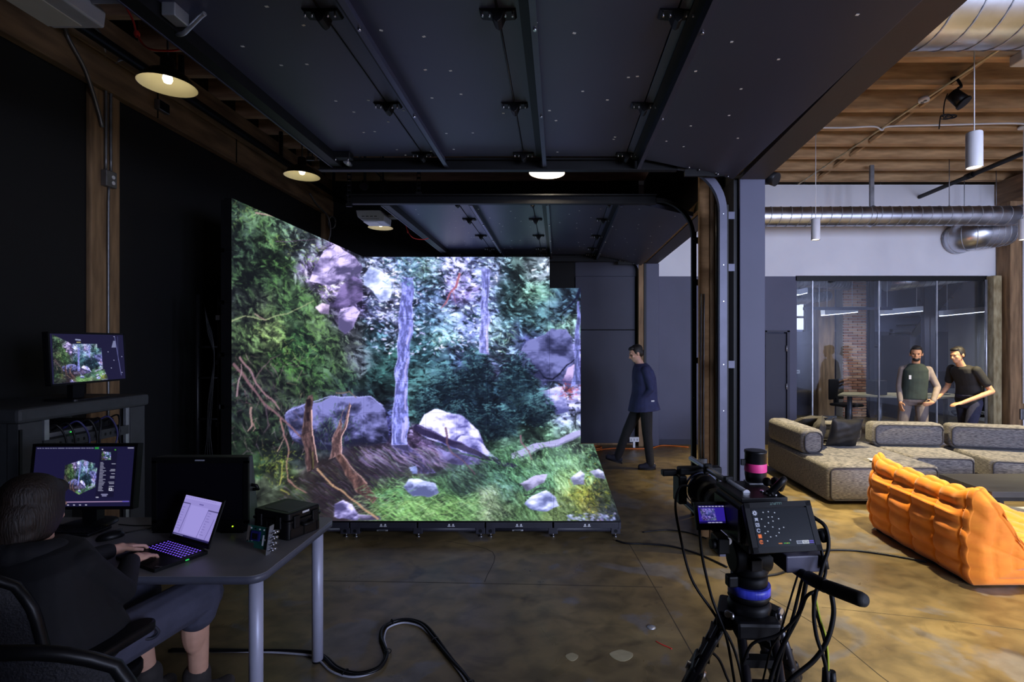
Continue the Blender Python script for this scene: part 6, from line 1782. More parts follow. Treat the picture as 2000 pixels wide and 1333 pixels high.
def leg(az):
    d = Vector((math.cos(az), math.sin(az), 0)); s = Vector((-d.y, d.x, 0))
    top = d * 0.055 + Vector((0, 0, 0.965)); foot = d * 0.50
    ax = (foot - top).normalized()
    L = MB(); 
    for k in (-1, 1):
        L.cyl(top + s * 0.045 * k, top + s * 0.045 * k + ax * 0.46, 0.0135, n=12)
    lg = L.build('leg', M_carb, tpd)
    MB().obox(top + ax * 0.02, (0.05, 0.125, 0.05), Matrix((d, s, d.cross(s))).transposed()).build('shoulder', M_blk, lg, bevel=0.01)
    # window frame: cross bars between the twin tubes
    for q in (0.10, 0.16):
        MB().bar(top + s * -0.05 + ax * q, top + s * 0.05 + ax * q, 0.022, 0.03, up=tuple(d)).build('cross_bar', M_blk, lg)
    MB().obox(top + ax * 0.235, (0.04, 0.115, 0.07), Matrix((d.cross(s).cross(ax) * 0 + s.cross(ax), s, -ax)).transposed()).build('clamp_block', M_blk, lg, bevel=0.008)
    MB().cyl(top + ax * 0.235 + s.cross(ax) * 0.03, top + ax * 0.235 - s.cross(ax) * 0.03, 0.012, n=10).build('clamp_screw', M_screwm, lg)
    for k in (-1, 1):
        MB().cyl(top + s * 0.026 * k + ax * 0.22, top + s * 0.026 * k + ax * 0.80, 0.011, n=10).build('inner_tube', M_carb, lg)
    MB().obox(top + ax * 0.78, (0.04, 0.10, 0.08), Matrix((s.cross(ax), s, -ax)).transposed()).build('lower_clamp', M_blk, lg, bevel=0.008)
    MB().cyl(top + ax * 0.80, foot + Vector((0, 0, 0.02)), 0.014, n=10).build('lower_tube', M_carb, lg)
    MB().ball(foot + Vector((0, 0, 0.016)), (0.022, 0.022, 0.016), 10, 6).build('rubber_foot', M_blkpl, lg)
    for k in (-1, 1):
        MB().cyl(top + s * 0.063 * k + Vector((0, 0, 0.01)), top + s * 0.07 * k + Vector((0, 0, 0.01)), 0.010, n=10).build('pivot_cap', M_screwm, lg)
for az in (-PI / 2 - 0.12, PI / 6 - 0.05, PI * 5 / 6 + 0.05):
    leg(az)

hd = thing('tripod_head', 'black fluid head with a long padded pan handle on the tripod', 'tripod head', (0.563, 1.51, 1.079), rz=0.09)
MB().cyl((-0.055, 0, 0.045), (0.055, 0, 0.045), 0.045, n=24).build('fluid_drum', M_blkpl, hd, bevel=0.006)
MB().lathe([(0.05, 0.0), (0.055, 0.008), (0.045, 0.02), (0.035, 0.05)], (0, 0, 0), 22).build('pan_base', M_blkpl, hd)
MB().box(-0.045, 0.045, -0.09, 0.11, 0.088, 0.112).build('top_plate', M_blk, hd, bevel=0.004)
MB().prism(rrect(-0.025, 0.015, -0.02, 0.02, 0.006), 0.03, 0.06, 'z').build('drag_dial', M_blksat, hd)
MB().box(-0.022, 0.012, -0.060, -0.044, 0.025, 0.058).build('drag_window', M_blksat, hd, bevel=0.003)
hb = MB(hd); pts = catmull([(0.615, 1.47, 1.155), (0.625, 1.40, 1.15), (0.645, 1.33, 1.145), (0.658, 1.27, 1.150)], 6)
hb.tube(pts, 0.013, 10).build('pan_bar', M_blk, hd)
MB(hd).cyl((0.646, 1.325, 1.146), (0.660, 1.262, 1.152), 0.017, n=14).build('bar_clamp', M_blk, hd, bevel=0.003)
g = MB(hd); a = Vector((0.660, 1.262, 1.152)); e = Vector((0.681, 1.135, 1.180)); dd = (e - a)
g.tube([a, a + dd * 0.03, a + dd * 0.1, a + dd * 0.9, a + dd * 0.97, e], [0.014, 0.0155, 0.0165, 0.0165, 0.0145, 0.006], 16)
g.build('handle_grip', mat('black_foam_grip', (14, 14, 15), (20, 20, 21), rough=0.75, scale=60, bump=0.15), hd)

# camera body, lens, cage
cm = thing('film_camera', 'black digital film camera with zoom lens on the tripod', 'camera', (0.563, 1.51, 1.192), rz=0.09)
MB().box(-0.068, 0.072, -0.10, 0.085, 0.0, 0.115).build('body', M_blkpl, cm, bevel=0.010)
MB().box(-0.075, -0.068, -0.09, 0.075, 0.01, 0.10).build('side_plate', M_blksat, cm)
MB().box(-0.045, 0.045, -0.15, -0.10, 0.012, 0.10).build('battery', M_blksat, cm, bevel=0.006)
MB().box(0.02, 0.13, -0.17, -0.10, -0.045, 0.0).build('battery_plate', mat('violet_grey_battery', (56, 54, 70), (64, 62, 80), rough=0.5), cm, bevel=0.004)
ln = MB(); R90 = Matrix.Rotation(-PI / 2, 3, 'X')
ln.lathe([(0.036, 0.085), (0.040, 0.09), (0.040, 0.12), (0.043, 0.125), (0.043, 0.165), (0.040, 0.168), (0.040, 0.185), (0.047, 0.19), (0.047, 0.235), (0.044, 0.238), (0.044, 0.25), (0.054, 0.256), (0.054, 0.30), (0.050, 0.305), (0.046, 0.303)], (-0.028, 0, 0.045), 32, R90)
lens = ln.build('lens', M_blksat, cm)
for y in (0.135, 0.20, 0.265):
    MB().lathe([(0.044 if y < 0.15 else 0.048 if y < 0.22 else 0.055, y), (0.0445 if y < 0.15 else 0.0485 if y < 0.22 else 0.0555, y + 0.012), (0.044 if y < 0.15 else 0.048 if y < 0.22 else 0.055, y + 0.024)], (-0.028, 0, 0.045), 32, R90, cap=False).build('focus_ring', mat('ribbed_rubber', (18, 18, 19), (30, 30, 31), rough=0.6, scale=220, stretch=(1, 0.05, 1)), lens)
MB().lathe([(0.0575, 0.298), (0.060, 0.30), (0.060, 0.312), (0.0575, 0.314)], (-0.028, 0, 0.045), 32, R90, cap=False).build('front_ring', mat('pale_blue_ring', (116, 126, 160), (130, 140, 172), rough=0.35, metal=0.5), lens)
MB().lathe([(0.002, 0.296), (0.05, 0.300)], (-0.028, 0, 0.045), 32, R90, cap=False).build('front_glass', mat('lens_glass', (20, 14, 30), (26, 18, 40), rough=0.08), lens)
mb_ = MB().box(-0.115, -0.085, 0.29, 0.36, -0.005, 0.095).box(-0.105, 0.05, 0.31, 0.35, 0.092, 0.118).build('matte_box_frame', M_blkpl, cm, bevel=0.005)
MB().box(-0.16, -0.105, 0.33, 0.36, 0.085, 0.105).build('matte_box_flag', M_blkpl, mb_, bevel=0.003)
for z, x in ((0.125, -0.02), (-0.012, -0.075)):
    rod = MB().cyl((x, -0.02, z), (x - 0.002, 0.43, z), 0.0095, n=14).build('support_rod', M_steel if z > 0 else M_blksat, cm)
    MB().cyl((x, -0.021, z), (x, -0.027, z), 0.011, n=12).build('rod_cap', M_screwm, rod)
for y in (0.09, 0.26):
    MB().box(-0.034, -0.006, y, y + 0.018, 0.108, 0.142).build('rod_clamp', M_blk, cm, bevel=0.003)
MB().box(-0.06, 0.075, -0.08, 0.10, 0.115, 0.127).build('top_cheese_plate', M_blk, cm, bevel=0.002)
for k in range(6):
    MB().cyl((0.03 + 0.018 * (k % 2), -0.06 + 0.02 * (k // 2), 0.127), (0.03 + 0.018 * (k % 2), -0.06 + 0.02 * (k // 2), 0.131), 0.006, n=10).build('thumb_screw', M_screwm if k in (1, 4) else M_blk, cm)
MB().tube(catmull([(0.05, -0.03, 0.127), (0.07, -0.05, 0.16), (0.085, -0.04, 0.165), (0.09, -0.01, 0.13)], 5), 0.010, 8).build('articulating_arm', M_blk, cm)
for p in ((0.055, 0.0, 0.150), (0.080, 0.0, 0.150)):
    MB().ball(p, 0.013, 12, 8).build('arm_knob', M_blk, cm)
MB().box(-0.11, -0.075, -0.04, 0.02, -0.045, 0.0).build('control_box', M_blkpl, cm, bevel=0.004)
MB().cyl((-0.11, -0.02, -0.02), (-0.125, -0.02, -0.02), 0.014, n=12).build('lens_motor', M_blk, cm)

trk = thing('tracking_sensor', 'black cylindrical tracking camera with a pink tape band on top of the rig', 'sensor', (0.617, 1.60, 1.321))
MB().lathe([(0.022, 0.0), (0.030, 0.003), (0.0325, 0.02), (0.0325, 0.088), (0.034, 0.09), (0.034, 0.096), (0.029, 0.097)], (0, 0, 0), 30).build('sensor_barrel', M_blksat, trk)
MB().lathe([(0.002, 0.090), (0.0275, 0.0935)], (0, 0, 0), 28, cap=False).build('lens_glass', mat('lens_glass', (20, 14, 30)), trk)
MB().lathe([(0.0332, 0.032), (0.0336, 0.034), (0.0336, 0.056), (0.0332, 0.058)], (0, 0, 0), 30, cap=False).build('pink_tape', mat('neon_pink_tape', (216, 52, 124), (228, 62, 136), rough=0.5, scale=20), trk)
MB().box(-0.045, -0.032, -0.006, 0.006, 0.05, 0.068).build('tape_tab', M_blk, trk)
MB().box(-0.03, 0.03, -0.03, 0.02, -0.006, 0.0).build('mount_plate', M_steel, trk)

# on camera screens
CF = Canvas(150, 92, col=(22, 27, 36))
for q in (((30, 8), (31, 8)), ((44, 7), (45, 7)), ((60, 10), (61, 10)), ((22, 24), (23, 24)), ((41, 20), (42, 20)), ((51, 20), (52, 20)), ((67, 25), (68, 25)), ((38, 34), (39, 34)), ((51, 30), (52, 30)),
          ((27, 42), (28, 42)), ((47, 44), (48, 44)), ((75, 46), (76, 46)), ((63, 49), (64, 49)), ((32, 54), (33, 54)), ((60, 58), (61, 58)), ((36, 67), (37, 67)), ((51, 65), (52, 65)), ((24, 58), (25, 58)), ((26, 76), (27, 76)), ((85, 76), (86, 76))):
    CF.line(list(q), 2.2, (214, 224, 250))
for k in range(8):
    a_ = k * PI / 4; CF.line([(8 + 4 * math.cos(a_), 9 + 4 * math.sin(a_)), (8 + 5.4 * math.cos(a_), 9 + 5.4 * math.sin(a_))], 2.2, (176, 186, 224))
for k in range(16):
    a_ = k * PI / 8; CF.line([(8 + 3 * math.cos(a_), 9 + 3 * math.sin(a_))] * 2, 1.8, (176, 186, 224))
CF.poly([(5, 21), (13, 21), (13, 30), (11, 27), (7, 27), (5, 30)], (176, 186, 224)); CF.line([(5, 24), (13, 24)], .8, (22, 27, 36))
CF.line([(5, 34), (13, 34), (13, 41), (5, 41), (5, 34)], 1.6, (176, 186, 224)); CF.line([(7, 39), (10, 36), (12, 39)], 1.2, (176, 186, 224))
for k in range(14):
    a_ = 0.6 + k * 0.38; CF.line([(9 + 4 * math.cos(a_), 51 + 4 * math.sin(a_)), (9 + 4 * math.cos(a_ + .38), 51 + 4 * math.sin(a_ + .38))], 1.5, (170, 180, 220))
CF.poly([(5, 60), (14, 60), (14, 69), (5, 69)], (222, 116, 66))
for k in range(14):
    a_ = 0.6 + k * 0.38; CF.line([(10 + 4 * math.cos(a_), 78 + 4 * math.sin(a_)), (10 + 4 * math.cos(a_ + .38), 78 + 4 * math.sin(a_ + .38))], 1.6, (222, 116, 66))
CF.line([(10, 75), (10, 79)], 1.6, (222, 116, 66))
CF.line([(54, 83), (62, 83)], 2, (230, 140, 60))
for k, c_ in enumerate(((60, 200, 80), (120, 220, 60), (200, 210, 60), (90, 220, 90))): CF.line([(68 + 4 * k, 83), (69 + 4 * k, 83)], 2, c_)
CF.line([(101, 79), (115, 79), (115, 85), (101, 85), (101, 79)], 1.2, (180, 190, 220)); CF.line([(103, 82), (112, 82)], 1.6, (140, 150, 180))
CF.line([(117, 79), (131, 79), (131, 85), (117, 85), (117, 79)], 1.8, (220, 226, 240)); CF.line([(120, 82), (128, 82)], 2, (220, 226, 240))
CF.line([(134, 80), (144, 80)], 2, (104, 92, 220)); CF.line([(134, 84), (144, 84)], 2, (104, 92, 220))
def tilt_display(name, label, c, w_, h_, xdir, up, img, strength, mname, extra=None):
    t = thing(name, label, 'monitor', tuple(c))
    MM = plane_matrix((0, 0, 0), xdir, up)
    return t, MM
fm, MM = tilt_display('field_monitor', 'black field monitor with white dots and icon column on the back of the rig', P(1527, 1029, 1.33), 0.18, 0.12, (1, 0.04, 0.03), (0, 0.50, 1), None, 1, '')
frame_monitor(fm, 0.178, 0.124, 0.022, M_blkpl, MM, 0.014)
grid_screen('screen', CF.a, 0.150, 0.094, MM @ Matrix.Translation((0.002, -0.002, 0.003)), 1.0, fm, 'field_monitor_picture')
text_part('LILLIPUT', 'maker_lettering', mat('green_grey_print', (84, 116, 104), (96, 128, 116), rough=0.5), fm, 0.0085, MM @ Matrix.Translation((-0.005, 0.0575, 0.0055)) @ Matrix.Rotation(PI, 4, 'Z') @ Matrix.Scale(1, 4), 0.0002)
MB().box(-0.012, 0.012, 0.02, 0.06, -0.075, -0.02).build('tilt_mount', M_blk, fm)
CV = Canvas(74, 48, col=(44, 30, 140))
CV.poly([(4, 8), (44, 8), (48, 40), (10, 40)], forest_fn(lambda X, Y: (480 + (X - 4) / 44 * 700, 500 + (Y - 8) / 32 * 480), 1.0), 2, 0.55)
for k in range(90):
    _x = rnd.uniform(6, 44); _y = rnd.uniform(9, 38); CV.line([(_x, _y), (_x + rnd.uniform(-1, 3), _y + rnd.uniform(-2, 2))], 1.2, (170, 150, 240), 0.5)
CV.poly([(0, 0), (74, 0), (74, 6), (0, 6)], (20, 14, 70)); CV.poly([(0, 42), (74, 42), (74, 48), (0, 48)], (20, 14, 70))
for k in range(8): CV.line([(3 + 9 * k, 3), (8 + 9 * k, 3)], 2, (214, 214, 240), 0.9)
for k in range(4): CV.line([(24 + 10 * k, 45), (31 + 10 * k, 45)], 2, (214, 214, 240), 0.9)
fl2, MM = tilt_display('flip_screen', 'small violet lit flip out screen at the left side of the film camera', P(1389, 1008, 1.50), 0.09, 0.07, (1, -0.02, 0.02), (0.06, 0.42, 1), None, 1, '')
frame_monitor(fl2, 0.094, 0.078, 0.014, M_blkpl, MM, 0.008)
grid_screen('screen', CV.a, 0.078, 0.050, MM @ Matrix.Translation((0.002, 0.004, 0.003)), 1.0, fl2, 'flip_screen_picture')
MB().bar((0.03, 0.02, -0.01), (0.115, 0.05, 0.0), 0.02, 0.02).build('hinge_arm', M_blk, fl2)

# ------------------------------------------------------------------ cables on the rig
def cable(label, pts, r=0.0042, m=None, name='rig_cable', cat='cable', grp='cables hanging from the camera rig', n=8, parts=None):
    pts = [Vector(p) for p in pts]
    t = thing(name, label, cat, tuple(pts[-1]), group=grp)
    MB(t).tube(catmull(pts, n), r, 7).build('cord', m or M_blkpl, t)
    for a_, b_, rr in (parts or []):
        MB(t).cyl(a_, b_, rr, n=10).build('connector', M_blk, t)
    return t
cable('black cable looping out left from the lens front down past the tripod leg', [P(1345, 949, 1.72), P(1328, 952, 1.70), P(1319, 985, 1.66), P(1327, 1040, 1.6), P(1350, 1130, 1.55), P(1395, 1200, 1.52), P(1430, 1260, 1.5), P(1450, 1333, 1.48), P(1460, 1420, 1.46)])
cable('black cable dropping straight from the small violet screen', [P(1366, 1035, 1.48), P(1372, 1090, 1.48), P(1388, 1160, 1.48), P(1402, 1200, 1.47), P(1420, 1250, 1.46), P(1436, 1340, 1.45)])
cable('thick black cable bowing out right of the pan handle', [P(1588, 1010, 1.36), P(1612, 1030, 1.34), P(1618, 1070, 1.33), P(1606, 1110, 1.32), P(1590, 1180, 1.31), P(1594, 1240, 1.30), P(1612, 1300, 1.30), P(1618, 1380, 1.30)], 0.005)
cable('black cable with a barrel connector right of the field monitor', [P(1596, 1040, 1.36), P(1604, 1075, 1.35), P(1610, 1100, 1.34), P(1612, 1120, 1.34), P(1600, 1150, 1.33), P(1576, 1165, 1.33), P(1560, 1200, 1.34), P(1520, 1240, 1.36), P(1470, 1258, 1.38), P(1450, 1300, 1.4)], 0.0042, parts=[(P(1607, 1085, 1.35), P(1612, 1112, 1.34), 0.010), (P(1602, 1035, 1.35), P(1612, 1058, 1.345), 0.010)])
cable('pair of black cables dropping from under the field monitor to the floor, left one', [P(1566, 1072, 1.38), P(1572, 1110, 1.38), P(1562, 1150, 1.37), P(1550, 1200, 1.36), P(1535, 1250, 1.36), P(1516, 1330, 1.36), P(1500, 1430, 1.36)], 0.0042)
cable('pair of black cables dropping from under the field monitor to the floor, right one', [P(1574, 1072, 1.38), P(1578, 1110, 1.37), P(1570, 1160, 1.36), P(1560, 1200, 1.36), P(1530, 1260, 1.36), P(1505, 1330, 1.36), P(1490, 1430, 1.36)], 0.006)
cable('thin black cord hanging straight under the pan bar', [P(1560, 1118, 1.36), P(1550, 1150, 1.36), P(1538, 1190, 1.36), P(1522, 1240, 1.37), P(1505, 1270, 1.38), P(1490, 1330, 1.38)], 0.0026)
cable('black cable bundle with moulded plugs at the lower right of the rig', [P(1588, 1160, 1.33), P(1590, 1185, 1.33), P(1600, 1215, 1.33), P(1612, 1260, 1.33), P(1616, 1310, 1.33), P(1614, 1345, 1.33)], 0.0042, parts=[(P(1614, 1308, 1.33), P(1612, 1350, 1.33), 0.010), (P(1625, 1312, 1.33), P(1628, 1350, 1.33), 0.009)])
cable('yellow green earth wire inside the cable bundle of the rig', [P(1592, 1165, 1.325), P(1602, 1210, 1.325), P(1612, 1240, 1.325), P(1617, 1280, 1.325), P(1618, 1312, 1.325)], 0.0026, mat('yellow_green_wire', (150, 160, 40), (166, 176, 52), rough=0.5))
cable('black cable crossing the right tripod leg in a wide curve', [P(1624, 1160, 1.32), P(1628, 1200, 1.31), P(1616, 1250, 1.30), P(1590, 1290, 1.30), P(1545, 1328, 1.30), P(1500, 1380, 1.30)], 0.0062)
cable('black cable drooping over the left tripod leg, outer', [P(1380, 1270, 1.56), P(1362, 1285, 1.56), P(1346, 1310, 1.56), P(1336, 1345, 1.56), P(1330, 1400, 1.56)], 0.0042)
cable('black cable drooping over the left tripod leg, inner', [P(1388, 1272, 1.52), P(1405, 1290, 1.52), P(1418, 1320, 1.52), P(1428, 1350, 1.52), P(1432, 1420, 1.52)], 0.0042)
cable('short black lead between the lens motor and camera body', [P(1345, 960, 1.7), P(1362, 985, 1.66), P(1352, 975, 1.64), P(1400, 1000, 1.58)], 0.0036)
cable('black lead curling from the tracking sensor down to the monitor', [P(1497, 940, 1.58), P(1512, 955, 1.55), P(1532, 978, 1.48), P(1540, 990, 1.42)], 0.005)
cable('thin lead from the tracking sensor arm to the camera body', [P(1490, 945, 1.58), P(1500, 962, 1.55), P(1512, 985, 1.5)], 0.0036)

# ------------------------------------------------------------------ cables on the floor
def floor_pt(px, py, z=0.012):
    Y = (1.75 - z) * 1000 / (py - 672)
    return Vector(((px - 1090) * Y / 1000, Y, z))
bundle = [(330, 1272), (420, 1272), (500, 1272), (560, 1272), (612, 1275), (634, 1285), (655, 1305), (685, 1317), (715, 1316), (745, 1303), (757, 1280), (752, 1262), (745, 1245), (750, 1225), (775, 1213), (800, 1212), (825, 1222), (845, 1245), (858, 1262), (880, 1290), (905, 1318), (925, 1345), (950, 1390)]
base = [floor_pt(x, y) for x, y in bundle]
fc = thing('floor_cable', 'tied bundle of black and white cables snaking from under the desk across the concrete', 'cable', tuple(base[8]))
dense = catmull(base, 6)
def offset(pts, k, amp, ph, dz):
    out = []
    for i, p in enumerate(pts):
        d = (pts[min(i + 1, len(pts) - 1)] - pts[max(i - 1, 0)]).normalized()
        s = Vector((-d.y, d.x, 0))
        out.append(p + s * (k + amp * math.sin(i * 0.12 + ph)) + Vector((0, 0, dz)))
    return out
MB(fc).tube(offset(dense, 0.0, 0.003, 0.0, 0.0), 0.0085, 8).build('black_cable', M_blksat, fc)
MB(fc).tube(offset(dense, 0.013, 0.006, 2.0, -0.003), 0.0075, 8).build('black_cable', M_blkpl, fc)
MB(fc).tube(offset(dense, -0.012, 0.016, 1.0, -0.005), 0.0055, 8).build('white_cable', mat('white_cable_jacket', (168, 170, 186), (180, 182, 198), rough=0.45), fc)
for i in (40, 62, 82, 104, 124):
    if i + 1 < len(dense):
        d = (dense[i + 1] - dense[i]).normalized(); s = Vector((-d.y, d.x, 0))
        MB(fc).tube([dense[i] + s * 0.021 * math.cos(a) + Vector((0, 0, 0.015 * math.sin(a))) for a in np.linspace(0, 2 * PI, 13)], 0.003, 5).build('cable_tie', M_blk, fc)
def floor_cable(label, px, r=0.006, m=None):
    pts = [floor_pt(x, y, r) for x, y in px]
    t = thing('floor_cable', label, 'cable', tuple(pts[0]))
    MB(t).tube(catmull(pts, 8), r, 7).build('cord', m or M_blksat, t)
M_orc = mat('orange_cord', (196, 98, 34), (210, 112, 44), rough=0.55)
floor_cable('orange extension cord trailing along the floor by the far wall', [(1140, 884), (1165, 880), (1200, 876), (1240, 877), (1270, 876), (1290, 871), (1310, 871), (1345, 874)], 0.010, M_orc)
floor_cable('black cable leaving the front right corner of the LED floor', [(1203, 1056), (1225, 1062), (1260, 1063), (1300, 1066), (1330, 1072), (1370, 1085), (1420, 1108)], 0.008)
floor_cable('long black cable running from the rig to the orange sofa', [(1490, 1126), (1530, 1118), (1560, 1096), (1600, 1077), (1660, 1075), (1720, 1082), (1790, 1094), (1810, 1098)], 0.009)
floor_cable('thin black cable on the concrete left of the rig', [(1255, 1040), (1300, 1036), (1340, 1040), (1380, 1052)], 0.006)
floor_cable('small red wire scrap lying on the concrete', [(1281, 1253), (1292, 1259), (1306, 1265), (1312, 1268)], 0.003, mat('red_cord', (190, 40, 34)))
fo = thing('floor_cable', 'orange cord coil peeking out behind the LED floor', 'cable', (0.6, 8.4, 0))
MB(fo).tube([(0.62 + (0.09 + 0.01 * math.sin(3 * a)) * math.cos(a), 8.36 + 0.10 * math.sin(a), 0.012 + 0.004 * a) for a in np.linspace(0, 5 * PI, 60)], 0.009, 6).build('cord', M_orc, fo)
# covers on the concrete
for lab, px, py, s in (('pale round paint patch on the concrete near the red wire', 1117, 1284, 0.035), ('pale oval paint patch on the concrete near the red wire', 1214, 1281, 0.05)):
    pc_ = floor_pt(px, py, 0.0)
    t = thing('paint_patch', lab, 'floor patch', tuple(pc_))
    MB().prism([(s * (1.3 if 'oval' in lab else 1.0) * math.cos(a) * (1 + 0.1 * math.sin(3 * a)), s * math.sin(a) * (1 + 0.08 * math.cos(4 * a))) for a in np.linspace(0, 2 * PI, 19)[:-1]], 0.0, 0.0015, 'z').build('patch', mat('pale_floor_filler', (150, 140, 108), (164, 154, 122), rough=0.7, scale=14), t)
t = thing('floor_plug', 'small steel plug set in the concrete', 'floor plug', tuple(floor_pt(1272, 1226, 0.0)))
MB().lathe([(0.028, 0.0), (0.026, 0.004), (0.012, 0.008), (0.002, 0.009)], (0, 0, 0), 20).build('dome', M_steel, t)
# ------------------------------------------------------------------ people
def remeshed(b, voxel, it=4):
    """one continuous surface grown from overlapping shapes"""
    me = bpy.data.meshes.new('tmp')
    me.from_pydata(b.v, [], b.f)
    bm = bmesh.new(); bm.from_mesh(me); bmesh.ops.recalc_face_normals(bm, faces=bm.faces[:]); bm.to_mesh(me); bm.free()
    o = bpy.data.objects.new('tmp', me); COL.objects.link(o)
    md = o.modifiers.new('r', 'REMESH'); md.mode = 'VOXEL'; md.voxel_size = voxel; md.use_smooth_shade = True
    sm = o.modifiers.new('s', 'SMOOTH'); sm.factor = 0.5; sm.iterations = it
    dg = bpy.context.evaluated_depsgraph_get()
    out = bpy.data.meshes.new_from_object(o.evaluated_get(dg))
    bpy.data.objects.remove(o, do_unlink=True)
    return out
def grow(b, name, m, root, voxel, it=4, parent=None):
    me = remeshed(b, voxel, it)
    inv = RM[root.name].inverted()
    me.transform(inv)
    me.materials.clear(); me.materials.append(m)
    for p in me.polygons: p.use_smooth = True
    o = bpy.data.objects.new(name, me); COL.objects.link(o); o.parent = parent or root
    return o
def cap(b, p0, p1, r0, r1, n=14):
    p0, p1 = Vector(p0), Vector(p1)
    b.cyl(p0, p1, r0, r1, n); b.ball(p0, r0, n, 8); b.ball(p1, r1, n, 8)
def ell_loft(b, secs, n=22):
    """secs: (centre, lateral axis, depth axis, half width, half depth)"""
    rg = []
    for c, ax, dx, rx, ry in secs:
        c = Vector(c)
        rg.append([c + ax * rx * math.copysign(abs(math.cos(t)) ** 0.85, math.cos(t)) + dx * ry * math.copysign(abs(math.sin(t)) ** 0.85, math.sin(t)) for t in [2 * PI * k / n for k in range(n)]])
    b.rings(rg, True, True)
def hand(b, w_, fdir, pdir, side, curl=0.5, s=1.0):
    """w_: wrist, fdir: fingers, pdir: palm side, side: towards the thumb"""
    w_ = Vector(w_); f = Vector(fdir).normalized(); pn = Vector(pdir).normalized(); t = Vector(side)
    t = (t - f * t.dot(f)).normalized(); pn = (pn - f * pn.dot(f) - t * pn.dot(t)).normalized()
    M = Matrix((t, f, pn)).transposed()
    b.ball(w_ + f * 0.048 * s, (0.040 * s, 0.052 * s, 0.015 * s), 14, 9, M)
    cap(b, w_, w_ + f * 0.03 * s, 0.024 * s, 0.026 * s, 10)
    for k, (off, L, r) in enumerate(((0.029, 0.070, 0.0088), (0.010, 0.078, 0.0090), (-0.009, 0.072, 0.0086), (-0.027, 0.056, 0.0076))):
        p = w_ + f * 0.088 * s + t * off * s
        d = (f + t * off * 2.2 + pn * curl * 0.5).normalized()
        q = p + d * L * 0.48 * s
        d2 = (d + pn * curl * 1.1).normalized(); q2 = q + d2 * L * 0.30 * s
        d3 = (d2 + pn * curl * 1.1).normalized(); q3 = q2 + d3 * L * 0.24 * s
        cap(b, p - f * 0.015 * s, q, r * s * 1.05, r * s, 8); cap(b, q, q2, r * s, r * s * 0.93, 8); cap(b, q2, q3, r * s * 0.93, r * s * 0.8, 8)
    p = w_ + f * 0.030 * s + t * 0.030 * s
    q = p + (f * 0.6 + t * 0.75 + pn * 0.3).normalized() * 0.038 * s
    q2 = q + (f * 0.95 + t * 0.2 + pn * 0.3).normalized() * 0.032 * s
    cap(b, p - t * 0.012 * s, q, 0.013 * s, 0.0105 * s, 8); cap(b, q, q2, 0.0105 * s, 0.0088 * s, 8)
def head(b, c, fwd, up, s=1.0):
    c = Vector(c); f = Vector(fwd).normalized(); u = Vector(up).normalized(); r = f.cross(u).normalized(); u = r.cross(f)
    M = Matrix((r, f, u)).transposed()
    A = lambda x, y, z: c + (r * x + f * y + u * z) * s
    b.ball(A(0, -0.012, 0.03), (0.074 * s, 0.096 * s, 0.088 * s), 20, 14, M)
    b.ball(A(0, 0.018, -0.03), (0.060 * s, 0.072 * s, 0.078 * s), 18, 12, M)
    b.ball(A(0, 0.050, -0.080), (0.032 * s, 0.034 * s, 0.028 * s), 14, 9, M)
    b.ball(A(0, 0.080, 0.026), (0.050 * s, 0.018 * s, 0.014 * s), 12, 7, M)             # brow
    cap(b, A(0, 0.086, 0.012), A(0, 0.108, -0.022), 0.008 * s, 0.013 * s, 10)           # nose
    b.ball(A(0.012, 0.098, -0.026), 0.009 * s, 8, 6); b.ball(A(-0.012, 0.098, -0.026), 0.009 * s, 8, 6)
    b.ball(A(0, 0.084, -0.050), (0.024 * s, 0.012 * s, 0.006 * s), 10, 6, M)            # lips
    b.ball(A(0, 0.081, -0.061), (0.021 * s, 0.012 * s, 0.007 * s), 10, 6, M)
    for k in (-1, 1):
        b.ball(A(0.040 * k, 0.066, -0.018), (0.020 * s, 0.018 * s, 0.018 * s), 10, 7, M)  # cheek
        b.ball(A(0.077 * k, -0.012, -0.008), (0.010 * s, 0.020 * s, 0.033 * s), 10, 8, M) # ear
    return A, M
